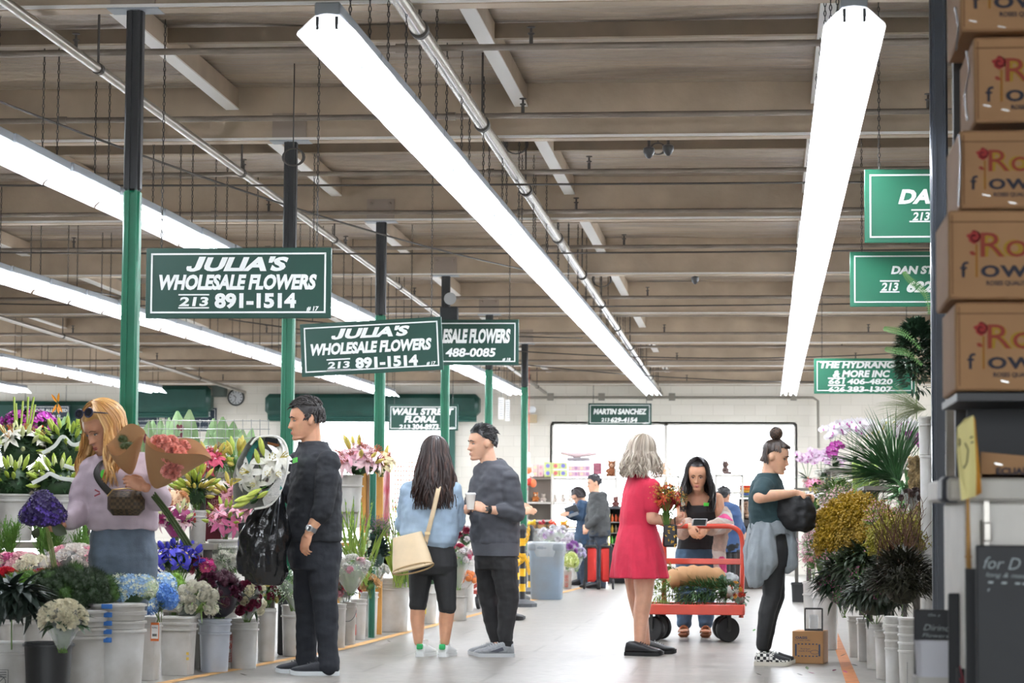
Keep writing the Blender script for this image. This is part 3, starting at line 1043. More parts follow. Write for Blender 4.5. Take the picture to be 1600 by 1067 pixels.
def hand(mb, wrist, d, n, th, curl=.5, s=1.0, spread=.0, thumb=.5, r=1.0):
 """wrist point, finger direction d, palm normal n (fingers curl towards n), th = thumb side."""
 d, n = V(d).normalized(), V(n)
 n = (n - d * n.dot(d)).normalized()
 sd = d.cross(n)
 if sd.dot(V(th)) < 0: sd = -sd
 w = V(wrist)
 L = .088 * s
 M = Matrix((sd, d, n)).transposed()
 mb.ball(w + d * L * .55, (.039 * s, L * .62, .016 * s), 14, 10, M=M)
 mb.ball(w + d * L * .75, (.040 * s, L * .36, .014 * s), 14, 10, M=M)
 mb.tube([w - d * .02, w + d * L * .35], [.024 * s, .026 * s], 12)
 for i, (o, ln) in enumerate(((.029, .074), (.0105, .083), (-.0085, .078), (-.027, .062))):
  p = w + d * (L * (.98 - .05 * abs(i - 1))) + sd * (o * s)
  dd = (d + sd * (spread * (o * 12))).normalized()
  c = curl * (1 + .12 * i)
  pts, a = [p - dd * .01], .0
  q = p
  pts.append(q)
  for fr, bend in ((.45, .7), (.32, 1.0), (.23, .6)):
   a += c * bend
   q = q + (dd * math.cos(a) + n * math.sin(a)) * (ln * s * fr)
   pts.append(q)
  rr = .0082 * s * r
  mb.tube(pts, [rr * 1.05, rr * 1.05, rr * .98, rr * .9, rr * .72], 10)
  for pp, r_ in zip(pts[1:], (1.05, 1.0, .92, .74)): mb.ball(pp, rr * r_, 10, 6)
 b = w + d * (L * .25) + sd * (.024 * s) + n * .004
 t1 = b + (sd * .7 + d * .75 + n * .35 * thumb * 2).normalized() * .036 * s
 t2 = t1 + (sd * (.35 - .5 * thumb) + d * .9 + n * .5 * thumb).normalized() * .028 * s
 t3 = t2 + (sd * (.1 - .6 * thumb) + d * .9 + n * .5 * thumb).normalized() * .022 * s
 limb(mb, [b, t1, t2, t3], [.014 * s, .0108 * s, .0095 * s, .0075 * s], 10)
def shoe(parent, heel, yaw, L=.28, W=.095, up=None, sole=None, hgt=.09, collar=.0, laces=None, low=False, extra=None, lift=0):
 """a shoe with its sole; heel = ground point under the heel, yaw as for faces."""
 f = V((math.sin(R(yaw)), -math.cos(R(yaw)), 0))
 s = V((f.y, -f.x, 0))
 z = V((0, 0, 1))
 h0 = V((heel[0], heel[1], lift))
 prof = [(.0, .28, .50), (.03, .36, .85), (.12, .40, 1.0), (.25, .41, .98), (.38, .42, .86), (.5, .46, .74), (.62, .5, .62), (.75, .51, .5), (.87, .46, .42), (.95, .34, .34), (1.0, .14, .22)]
 if low: prof = [(t, w_, h_ * .92 if t < .4 else h_ * .8) for t, w_, h_ in prof]
 q = MB()
 rings = []
 for t, w_, h_ in prof:
  hh = hgt * h_ / 2
  rings.append((h0 + f * (t * L) + z * (hh + .018), s * (W * w_), z * hh))
 loft(q, rings, 20, 2.6)
 u = q.build('shoe', up, parent)
 q = MB()
 vs, fs = [], []
 for zz, g in ((0, .97), (.012, 1.0), (.028, 1.0)):
  for sgn in (1, -1):
   seq = prof if sgn == 1 else prof[::-1]
   for t, w_, h_ in seq:
    vs.append(h0 + f * (t * L * 1.0 + (.004 if t > .5 else -.004)) + s * (sgn * (W * w_ * g + .003)) + z * (zz + (.012 * max(0, (t - .8) / .2) ** 2)))
 n = len(prof) * 2
 for i in range(2):
  for k in range(n):
   fs.append((i * n + k, i * n + (k + 1) % n, (i + 1) * n + (k + 1) % n, (i + 1) * n + k))
 m = len(prof)
 for k in range(m - 1):
  fs.append((k, k + 1, n - 2 - k, n - 1 - k))
 for k in range(m - 1):
  o = 2 * n
  fs.append((o + k, o + n - 1 - k, o + n - 2 - k, o + k + 1))
 q.add(vs, fs)
 q.build('shoe_sole', sole, u)
 if laces:
  q = MB()
  for k in range(5):
   t = .38 + .06 * k
   hz = hgt * (.9 - .07 * k) + .02
   q.tube([h0 + f * (t * L) + s * (W * .3) + z * (hz - .014), h0 + f * (t * L + .01) + z * (hz + .0), h0 + f * (t * L) - s * (W * .3) + z * (hz - .014)], .0035, 5)
  q.build('shoe_laces', laces, u)
 if extra: extra(u, h0, f, s, z)
 return u
def hair_cap(h, thick=1.06, front=.60, side=.40, back=.06, seg=40, lift=.0, mb=None):
 """a scalp shell whose lower edge runs front (hairline) / side / back, as heights in head units."""
 q = mb or MB()
 vs, fs = [], []
 rows = 12
 for r in range(rows + 1):
  for k in range(seg):
   a = 2 * math.pi * k / seg
   cx, cf = math.sin(a), math.cos(a)
   edge = (front * max(0, cf) ** .7 + side * (1 - abs(cf) ** 1.2)) if cf > 0 else (side * (1 - abs(cf) ** 1.1) + back * abs(cf))
   if cf > 0: edge = side + (front - side) * min(1, max(0, cf) * 1.5)
   lo = edge
   z = 1.0 + lift - (1.0 + lift - lo) * (r / rows) ** 1.5
   # width of skull at z
   zz = min(1.0, max(.0, (z - lift * (z)) ))
   for i in range(len(HEAD) - 1):
    if HEAD[i][0] <= zz <= HEAD[i + 1][0]:
     t = (zz - HEAD[i][0]) / (HEAD[i + 1][0] - HEAD[i][0])
     w, fr, bk = [HEAD[i][j] + (HEAD[i + 1][j] - HEAD[i][j]) * t for j in (1, 2, 3)]
     break
   bk = max(bk, .12)
   g = thick + (.02 * noise.noise(V((cx * 3, cf * 3, z * 6))))
   vs.append(h.P(cx * w * g + .0, cf * (fr if cf > 0 else bk) * g, z + .02))
 for i in range(rows):
  for k in range(seg):
   a, b = i * seg + k, i * seg + (k + 1) % seg
   fs.append((a, a + seg, b + seg, b))
 fs.append(tuple(range(seg)))
 q.add(vs, fs)
 return q
def long_hair(h, parent, colors, zend, n=230, r=.0085, wave=.012, az0=38, part=0.0, spread=.03, seed=1, gather=None, push=0.0, name='hair', vol=1.07, fmin=None, curl=0.0, capf=.80):
 """strands run from the parting over the skull and hang to zend (world height)."""
 rnd = random.Random(seed)
 q = MB()
 hair_cap(h, vol, front=capf, side=.52, back=.2, mb=q)
 c = h.P(0, -.03, .56)
 for i in range(n):
  az = rnd.uniform(az0, 360 - az0)
  a = R(az)
  q.k = rnd.choice([0, 0, 1, 2]) if len(colors) > 2 else rnd.choice(range(len(colors)))
  lay = rnd.uniform(0.98, 1.14)
  dirx, dirf = math.sin(a), math.cos(a)
  if fmin is not None: dirf = min(dirf, fmin)
  pts, rs = [], []
  ph, am = rnd.uniform(0, 6.28), rnd.uniform(.5, 1.3) * wave
  ez = zend + rnd.uniform(-.0, .10) ** 1.3 * 1.0
  for k in range(8):
   phi = R(6 + 84 * k / 7)
   sx, sf, su = math.sin(phi) * dirx, math.sin(phi) * dirf, math.cos(phi)
   ax = .365 * vol * lay
   p = c + (h.x * (sx * ax + part * (1 - k / 7) * .3) + h.f * (sf * (.40 if sf > 0 else .47) * vol * lay) + h.u * (su * .455 * vol * lay)) * h.H
   pts.append(p); rs.append(r * (.55 + .45 * k / 7))
  last = pts[-1]
  out = (h.x * dirx + h.f * dirf)
  out.z = 0
  m = 12
  drop = last.z - ez
  if drop > 0:
   for k in range(1, m + 1):
    t = k / m
    w_ = math.sin(ph + t * 9 + (drop * 3)) * am * t ** .6
    w2 = math.cos(ph * 1.7 + t * 8) * am * t ** .6
    p = last - V((0, 0, drop * t)) + out * (spread * math.sin(math.pi * min(1, t * .8)) + push * t) + V((w_, w2, 0))
    p += out * (-.025 * (1 - t) * t * 2) + out * curl * math.sin(t * 7 + ph) * t
    if gather is not None: p = p.lerp(V((gather[0], gather[1], p.z)), min(.75, t * gather[2]))
    pts.append(p); rs.append(r * (1 - .75 * max(0, t - .55) / .45))
  q.tube(pts, rs, 5, flat=.6)
 return q.build(name, colors, parent)
def short_hair(h, parent, colors, length=.03, lean=(0, -.2, .9), n=420, seed=2, front=.74, side=.5, back=.22, top=1.0, r=.004, name='hair'):
 rnd = random.Random(seed)
 q = MB()
 hair_cap(h, 1.05, front=front, side=side, back=back, mb=q)
 c = h.P(0, -.03, .56)
 for i in range(n):
  a = rnd.uniform(0, 2 * math.pi)
  phi = math.acos(rnd.uniform(-.35, 1))
  sx, sf, su = math.sin(phi) * math.sin(a), math.sin(phi) * math.cos(a), math.cos(phi)
  z = .56 + su * .45
  edge = front + .02 if sf > .35 else (side if sf > -.3 else back)
  if z < edge: continue
  p = c + (h.x * (sx * .355) + h.f * (sf * (.40 if sf > 0 else .46)) + h.u * (su * .45)) * h.H
  nrm = (h.x * sx + h.f * sf + h.u * su).normalized()
  ln = length * (top if su > .45 else .55) * rnd.uniform(.7, 1.2)
  d = (nrm * .7 + h.x * lean[0] + h.f * lean[1] + h.u * lean[2] * (1 if su > .3 else -.6)).normalized()
  q.k = rnd.choice(range(len(colors)))
  tg = (h.x * (lean[0] + rnd.uniform(-.5, .5)) + h.f * (lean[1] + rnd.uniform(-.3, .3)) + h.u * (lean[2] if su < .3 and False else (.35 if su > .45 else -.8)))
  tg = (tg - nrm * tg.dot(nrm)).normalized()
  up_ = .42 if su > .45 else .12
  q.tube([p - nrm * .004, p + nrm * ln * up_ * .8 + tg * ln * .4, p + nrm * ln * up_ + tg * ln], [r * 1.2, r * 1.2, r * .4], 5)
 return q.build(name, colors, parent)
def side_of(yaw):
 f = V((math.sin(R(yaw)), -math.cos(R(yaw)), 0))
 return V((f.y, -f.x, 0)) * -1, f
def torso(mb, rings, yaw, grow=0.0, ex=2.4):
 """rings: (point, half width, half depth)."""
 s, f = side_of(yaw)
 loft(mb, [(p, s * (w + grow), f * (d + grow)) for p, w, d in rings], 28, ex)
def knit(color, color2=None, bump=.25, bs=260, rough=.85, var=.08): return mat(color, rough, var=var, vscale=14, bump=bump, bscale=bs, color2=color2)

def J(Y):
 return lambda px, py, dy=0.0: at(px, py, Y + dy)

# ---- the man in black with the newspaper bouquet
def man_in_black():
 Y = 15.75; j = J(Y)
 t = thing('person', 'person in a black shirt and dark trousers holding flowers wrapped in newspaper', 'person', (j(490, 1050).x, Y, 0))
 h = HF(j(478, 655), .265, -66, 8)
 b = MB()
 head_shape(b, h)
 limb(b, [h.P(0, -.10, .30), j(487, 698, .02)], [.062, .07])
 rings = [(j(488, 690, .03), .075, .065), (j(490, 697, .02), .12, .08), (j(491, 706, .02), .18, .10), (j(492, 725), .215, .125), (j(493, 755), .205, .15), (j(490, 790), .195, .16), (j(488, 820), .19, .16), (j(490, 850), .19, .155), (j(492, 870), .16, .14)]
 torso(b, rings, -62, -.012)
 # near arm
 sh, el, wr = j(513, 724, -.19), j(506, 792, -.25), j(483, 832, -.27)
 limb(b, [sh, el], [.058, .046]); limb(b, [el, el.lerp(wr, .35), wr], [.044, .046, .03])
 hand(b, wr, j(471, 866, -.27) - wr, V((.6, .9, -.1)), V((-1, .0, -.3)), .55, 1.08)
 # far arm, reaching forward to the bouquet
 sh2, el2, wr2 = j(466, 722, .16), j(458, 775, .14), j(432, 762, .02)
 limb(b, [sh2, el2], [.055, .045]); limb(b, [el2, wr2], [.044, .03])
 hand(b, wr2, V((-.9, -.3, .3)), V((.2, -.8, .5)), V((0, -.3, 1)), .9, 1.05)
 hipN, knN, anN = j(503, 868, -.07), j(509, 948, -.09), j(514, 1030, -.10)
 hipF, knF, anF = j(481, 868, .09), j(480, 948, .10), j(478, 1024, .10)
 for q_ in ((hipN, knN, anN), (hipF, knF, anF)):
  limb(b, q_, [.088, .062, .042])
 fuse('body', b, skin_mat('tan'), t, .0052, 3)
 face_parts(h, t, brow='#1c1613', lip='#a8685c', down=.9)
 short_hair(h, t, [mat('#262322', .5), mat('#3a3533', .5)], .040, (0, .5, .5), 700, 3, front=.80, side=.5, back=.2, top=1.1, r=.0045)
 # shirt
 c = MB()
 torso(c, [(j(489, 690, .03), .09, .085)] + [(p, w, d) for p, w, d in rings[1:6]] + [(j(489, 838), .205, .175), (j(489, 846), .20, .17)], -62, .012)
 limb(c, [sh, el, el.lerp(wr, .28)], [.082, .07, .066]); limb(c, [sh2, el2, el2.lerp(wr2, .6)], [.078, .066, .056])
 blk = mat('#23262c', .8, var=.12, vscale=9, bump=.1, bscale=60)
 fuse('shirt', c, blk, t, .0075, 4, wob=.009, seed=1)
 c = MB()
 torso(c, [(j(489, 836), .185, .16), (j(490, 852), .19, .165), (j(492, 872), .185, .16), (j(492, 890), .17, .15)], -62, .008)
 limb(c, [hipN, knN, j(513, 1020, -.10), j(514, 1040, -.10)], [.108, .084, .068, .078]); limb(c, [hipF, knF, j(479, 1016, .10), j(478, 1034, .10)], [.106, .082, .066, .076])
 fuse('trousers', c, mat('#20242c', .8, var=.1, vscale=8, bump=.1, bscale=80), t, .0075, 4, wob=.010, wscale=(7, 7, 12), seed=3)
 c = MB(); p = j(461, 719, -.14)
 c.box(p, (.075, .006, .032), M=Matrix.Rotation(R(-58), 3, 'Z') @ Matrix.Rotation(R(-6), 3, 'Y')); c.build('name_sticker', mat('#4fd63a', .5), t, smooth=False)
 c = MB()
 wd = (wr - el).normalized()
 c.tube([wr - wd * .042, wr - wd * .012], .037, 18); c.build('watch_band', mat('#9b9ea0', .3, metal=.8), t)
 c = MB(); wp = wr - wd * .027 + V((-.008, -.036, .006))
 c.lathe(wp, [(.022, 0), (.022, .010), (.018, .012)], 18, M=Matrix.Rotation(R(90), 3, 'X') @ Matrix.Rotation(R(10), 3, 'Y')); o = c.build('watch_face', [mat('#c9cccd', .25, metal=.7)], t)
 c = MB(); c.disc(wp + V((0, -.0125, 0)), (0, -1, .05), .015); c.build('watch_dial', mat('#26282c', .3), o)
 up, so = mat('#23262e', .6, bump=.2, bscale=150), mat('#d9dde0', .5)
 shoe(t, (j(529, 1045, -.1).x, Y - .10, 0), -84, .315, .105, up, so, .095, laces=mat('#15171b', .7))
 shoe(t, (j(502, 1045, .12).x, Y + .12, 0), -80, .30, .105, up, so, .095, laces=mat('#15171b', .7))
 return t
man_in_black()

# ---- woman with long dark hair seen from behind
def woman_from_behind():
 Y = 17.9; j = J(Y)
 t = thing('person', 'person seen from behind in a light blue sweatshirt and black cropped leggings', 'person', (j(675, 1022).x, Y, 0))
 h = HF(j(680, 710), .232, 168, 8)
 b = MB(); head_shape(b, h, fem=True)
 limb(b, [h.P(0, -.08, .28), j(675, 752)], [.05, .056])
 rings = [(j(674, 745), .06, .05), (j(673, 756), .165, .075), (j(673, 775), .185, .10), (j(673, 805), .17, .11), (j(674, 835), .155, .11), (j(675, 860), .165, .115), (j(676, 880), .18, .12), (j(676, 893), .165, .11)]
 torso(b, rings, 178, -.012)
 sl, el, wl = j(640, 768, .0), j(632, 818, .06), j(652, 805, .27)
 sr, er, wr = j(707, 768, .0), j(713, 818, .08), j(722, 800, .26)
 for s_, e_, w_ in ((sl, el, wl), (sr, er, wr)):
  limb(b, [s_, e_], [.046, .037]); limb(b, [e_, w_], [.037, .025])
 hand(b, wl, V((.3, .6, .6)), V((1, 0, 0)), V((0, 0, 1)), .8, .92)
 hand(b, wr, V((-.3, .6, .5)), V((-1, 0, 0)), V((0, 0, 1)), .8, .92)
 L = (j(658, 888), j(653, 945, .0), j(652, 966, .01), j(654, 1002, .0)); Rr = (j(694, 888), j(699, 950, .0), j(697, 968, .01), j(695, 1002, .0))
 for q_ in (L, Rr): limb(b, q_, [.088, .058, .056, .036])
 fuse('body', b, skin_mat('tan'), t, .0055, 3)
 # sweatshirt
 c = MB()
 torso(c, [(j(674, 745), .075, .062), (j(673, 757), .175, .09), (j(673, 780), .205, .125), (j(672, 810), .21, .14), (j(671, 835), .215, .15), (j(672, 848), .20, .14), (j(672, 855), .165, .12)], 178, .008)
 limb(c, [sl, el, el.lerp(wl, .8)], [.075, .07, .04]); limb(c, [sr, er, er.lerp(wr, .8)], [.072, .066, .04])
 fuse('sweatshirt', c, knit('#a9c0d6'), t, .0075, 4, wob=.013, wscale=(8, 8, 10), seed=5)
 c = MB(); torso(c, [(j(674, 846), .15, .115), (j(676, 866), .172, .125), (j(676, 884), .182, .128), (j(676, 897), .15, .11)], 178, .004)
 for q_ in (L, Rr):
  limb(c, [q_[0], q_[1]], [.096, .066])
  c.tube([q_[1] + V((0, 0, .02)), q_[1] + V((0, 0, -.012))], [.067, .067], 18)
 fuse('leggings', c, mat('#2a2b2d', .75, var=.1, vscale=9), t, .0065, 3, wob=.003, seed=6)
 long_hair(h, t, [mat('#2e1f1b', .45), mat('#4a322a', .45), mat('#261a18', .45)], j(680, 797).z, 330, .009, .020, 50, spread=.045, seed=4, push=.03, vol=1.09)
 wh, gr = mat('#eceeed', .5), mat('#2fae63', .5)
 def tab(u, h0, f, s, z):
  q = MB(); q.box(h0 - f * .004 + z * .075, (.045, .03, .04), M=Matrix((s, f, z)).transposed(), bev=.006); q.build('heel_tab', gr, u)
  q = MB(); q.tube([h0 + f * .06 + z * .075, h0 + f * .055 + z * .125], [.043, .038], 16); q.build('sock', mat('#f1f1ee', .8), u)
 for p, yw in ((j(657, 1022), 168), (j(692, 1022), 172)):
  shoe(t, (p.x, Y - .03, 0), yw, .265, .10, wh, wh, .085, extra=tab)
 # bucket bag hanging from the crossed strap: a thing of its own
 k = thing('handbag', 'cream leather bucket bag hanging by its strap behind the light blue sweatshirt', 'bag', j(640, 880, -.25))
 q = MB()
 cc, ang = j(641, 862, -.24), R(-14)
 ax = Matrix.Rotation(ang, 3, 'Y') @ Matrix.Rotation(R(-24), 3, 'X')
 leather = mat('#e0c9a4', .45, var=.05, vscale=12, bump=.08, bscale=200)
 prof = []
 rings_ = []
 for z_, w_, d_ in ((-.145, .135, .06), (-.135, .152, .07), (-.05, .142, .068), (.05, .125, .06), (.13, .112, .05), (.142, .110, .048)):
  rings_.append((cc + ax @ V((0, 0, z_)), ax @ V((w_, 0, 0)), V((0, d_, 0))))
 loft(q, rings_, 28, 2.6); q.build('bag_body', leather, k)
 q = MB(); q.tube([cc + ax @ V((.155 * math.cos(a), .075 * math.sin(a), -.137)) for a in [2 * math.pi * i / 28 for i in range(28)]], .006, 6, closed=True); q.build('bottom_piping', mat('#c9ab80', .5), k)
 q = MB()
 for x_ in (-.1, -.03, .04, .1): q.ball(cc + ax @ V((x_, -.05, -.146)), .007, 8, 6)
 q.build('bag_feet', mat('#b7a27a', .3, metal=.6), k)
 ring_c = j(665, 846, -.2)
 st = [ring_c, j(668, 834, -.21), j(673, 815, -.22), j(679, 790, -.21), j(684, 768, -.20), j(688, 752, -.13), j(688, 743, -.02), j(686, 752, .10), j(660, 800, .18)]
 sp, sr_ = smooth_pts(st, [.017] * len(st), 5)
 q = MB(); q.tube(sp, sr_, 8, flat=.22, hint=(0, 1, 0)); q.build('shoulder_strap', leather, k)
 q = MB(); q.tube([ring_c + V((.013 * math.cos(a), 0, -.012 + .016 * math.sin(a))) for a in [2 * math.pi * i / 14 for i in range(14)]], .004, 6, closed=True); q.box(j(668, 833, -.222), (.04, .012, .02)); q.build('strap_ring', mat('#c6ae84', .3, metal=.6), k)
woman_from_behind()

# ---- young man in a grey sweater with a paper cup
def man_in_grey():
 Y = 18.1; j = J(Y)
 t = thing('person', 'person in a charcoal sweatshirt and black trousers holding a paper cup', 'person', (j(775, 1020).x, Y, 0))
 h = HF(j(753, 692), .252, -62, 6)
 b = MB(); head_shape(b, h)
 limb(b, [h.P(0, -.10, .30), j(765, 727)], [.06, .066])
 rings = [(j(768, 722), .07, .06), (j(772, 732), .185, .085), (j(774, 750), .205, .12), (j(773, 785), .19, .13), (j(772, 820), .175, .13), (j(773, 850), .17, .125), (j(775, 872), .175, .13), (j(776, 885), .15, .11)]
 torso(b, rings, -50, -.012)
 sh, el, wr = j(796, 750, -.15), j(805, 800, -.16), j(760, 796, -.30)
 limb(b, [sh, el], [.052, .042]); limb(b, [el, el.lerp(wr, .35), wr], [.042, .042, .027])
 hand(b, wr, j(738, 789, -.34) - wr, V((.1, -.2, 1)) * -1 + V((-.2, .9, .4)), V((0, 0, 1)), .75, 1.0)
 sh2, el2, wr2 = j(752, 748, .12), j(733, 792, .08), j(724, 800, -.02)
 limb(b, [sh2, el2], [.05, .042]); limb(b, [el2, wr2], [.04, .027])
 hand(b, wr2, V((-.6, -.5, .1)), V((.2, .2, .9)), V((.5, -.8, 0)), .6, 1.0)
 N = (j(786, 880, -.07), j(794, 935, -.08), j(789, 1003, -.08)); F = (j(762, 880, .08), j(764, 935, .06), j(776, 1003, .05))
 for q_ in (N, F): limb(b, q_, [.088, .06, .038])
 fuse('body', b, skin_mat('light'), t, .0055, 3)
 face_parts(h, t, brow='#1a1513', lip='#c08a7c', down=.8)
 short_hair(h, t, [mat('#1b1a1b', .4), mat('#2b2a2c', .4)], .036, (0, -.8, .8), 700, 7, front=.80, side=.60, back=.35, top=1.15, r=.0045)
 c = MB()
 torso(c, [(j(769, 720), .078, .075), (j(772, 732), .19, .10), (j(774, 752), .212, .14), (j(774, 790), .205, .15), (j(773, 830), .195, .15), (j(774, 850), .19, .15)], -50, .008)
 limb(c, [sh, el, el.lerp(wr, .55)], [.08, .075, .05]); limb(c, [sh2, el2], [.074, .056])
 grey = knit('#54565d')
 sw = fuse('sweatshirt', c, grey, t, .0075, 3, wob=.018, wscale=(7, 7, 11), seed=9)
 c = MB(); torso(c, [(j(774, 848), .192, .152), (j(774, 852), .19, .15), (j(775, 865), .182, .142), (j(775, 868), .18, .14)], -50, .009); c.build('sweatshirt_hem', knit('#5f6168'), sw)
 c = MB(); torso(c, [(j(774, 846), .165, .125), (j(775, 872), .18, .135), (j(776, 890), .17, .125)], -50, .004)
 limb(c, [N[0], N[1], j(790, 985, -.08), j(789, 999, -.08)], [.104, .08, .062, .056]); limb(c, [F[0], F[1], j(774, 988, .05), j(776, 996, .05)], [.102, .078, .06, .054])
 fuse('trousers', c, mat('#2a2a2c', .8, var=.1, vscale=8), t, .0075, 4, wob=.010, wscale=(8, 8, 13), seed=10)
 c = MB(); wd = (wr - el).normalized(); c.tube([wr - wd * .03, wr - wd * .006], .033, 16); c.box(wr - wd * .018 + V((-.01, -.03, .005)), (.03, .012, .034), bev=.004); c.build('watch', mat('#17181a', .3), t)
 up, so = mat('#9b9fa2', .7, var=.15, vscale=60, bump=.3, bscale=200), mat('#c9ccce', .5)
 def swoosh(u, h0, f, s, z):
  q = MB()
  q.add([h0 + f * .09 - s * .052 * sg + z * .075 for sg in (1,)] + [h0 + f * .19 - s * .052 + z * .04, h0 + f * .125 - s * .0535 + z * .038, h0 + f * .08 - s * .053 + z * .052], [(0, 1, 2, 3), (3, 2, 1, 0)])
  q.build('side_logo', mat('#4a4d58', .5), u, smooth=False)
  q = MB(); q.tube([h0 + f * .05 + z * .08, h0 + f * .045 + z * .12], [.045, .04], 16); q.build('sock', mat('#1a1a1c', .8), u)
 shoe(t, (j(803, 1020, -.10).x, Y - .10, 0), -78, .30, .10, up, so, .10, laces=mat('#c4c6c8', .6), extra=swoosh)
 shoe(t, (j(792, 1020, .06).x, Y + .06, 0), -86, .29, .10, up, so, .10, laces=mat('#c4c6c8', .6), extra=swoosh)
 cup = thing('paper_cup', 'white paper cup held by the person in the charcoal sweatshirt', 'cup', j(735, 795, -.34))
 pc = j(735, 796, -.37)
 q = MB(); q.lathe(pc, [(.026, 0), (.038, .11)], 20); q.build('cup_body', mat('#ece6df', .6), cup)
 q = MB(); q.lathe(pc, [(.040, .108), (.041, .114), (.037, .122), (.034, .124)], 20); q.build('cup_lid', mat('#f4f4f2', .4), cup)
man_in_grey()

# ---- woman in the red dress
def woman_in_red():
 Y = 18.5; j = J(Y)
 t = thing('person', 'person in a short red dress and black shoes with a bunch of autumn flowers', 'person', (j(1000, 1015).x, Y, 0))
 h = HF(j(1006, 708), .24, 128, 6)
 b = MB(); head_shape(b, h, fem=True)
 limb(b, [h.P(0, -.08, .28), j(999, 746)], [.05, .058])
 rings = [(j(998, 742), .06, .055), (j(999, 752), .165, .08), (j(1000, 772), .175, .12), (j(999, 800), .16, .13), (j(997, 822), .152, .128), (j(997, 845), .18, .155), (j(998, 868), .195, .165), (j(998, 885), .17, .145)]
 torso(b, rings, 115, -.012)
 sh, el, wr = j(1018, 762, -.13), j(1019, 810, -.14), j(1048, 815, -.10)
 limb(b, [sh, el], [.05, .046]); limb(b, [el, el.lerp(wr, .4), wr], [.045, .043, .028])
 hand(b, wr, V((.9, .2, .1)), V((0, .3, -1)) * -1 + V((0, .7, 0)), V((0, 0, 1)), .8, .92)
 sh2, el2, wr2 = j(1000, 762, .16), j(1010, 805, .2), j(1048, 822, .08)
 limb(b, [sh2, el2], [.048, .04]); limb(b, [el2, wr2], [.04, .026])
 hand(b, wr2, V((.9, -.2, .0)), V((0, 0, 1)), V((0, -1, 0)), .7, .92)
 N = (j(1007, 878, -.08), j(1006, 932, -.09), j(1002, 958, -.07), j(999, 1008, -.08)); F = (j(991, 878, .09), j(994, 932, .08), j(1000, 958, .09), j(1008, 1004, .10))
 for q_ in (N, F): limb(b, q_, [.1, .066, .062, .04])
 fuse('body', b, mat('#d9a58a', .5, var=.07, vscale=22, sss=.12), t, .0055, 3)
 face_parts(h, t, brow='#6a5648', lip='#b5655c', fem=True)
 long_hair(h, t, [mat('#a99c8c', .45), mat('#8a7c6e', .45), mat('#c4b8a8', .45)], j(1000, 748).z, 260, .009, .02, 62, spread=.04, seed=8, push=.02, vol=1.1)
 c = MB()
 s, f = side_of(115)
 rr = [(j(998, 740), .07, .065), (j(999, 751), .17, .085), (j(1000, 772), .182, .125), (j(999, 800), .168, .14), (j(997, 820), .16, .135), (j(997, 845), .19, .165), (j(998, 865), .212, .19), (j(999, 885), .228, .205), (j(1000, 903), .238, .215)]
 loft(c, [(p, s * w, f * d) for p, w, d in rr], 56, 2.2, rip=9, ramp=[0, 0, 0, 0, 0, .008, .022, .04, .055])
 limb(c, [sh, sh.lerp(el, .62)], [.075, .066]); limb(c, [sh2, sh2.lerp(el2, .5)], [.07, .062])
 fuse('dress', c, mat('#cc2a48', .8, var=.07, vscale=16, bump=.15, bscale=150), t, .0065, 3, wob=.006, wscale=(14, 14, 4), seed=12)
 bl = mat('#1c1c1f', .35)
 shoe(t, (j(977, 1020, -.12).x, Y - .12, 0), 82, .29, .10, bl, mat('#141416', .6), .095, laces=bl)
 shoe(t, (j(1000, 1020, .12).x, Y + .14, 0), 96, .275, .10, bl, mat('#141416', .6), .09, laces=bl)
woman_in_red()

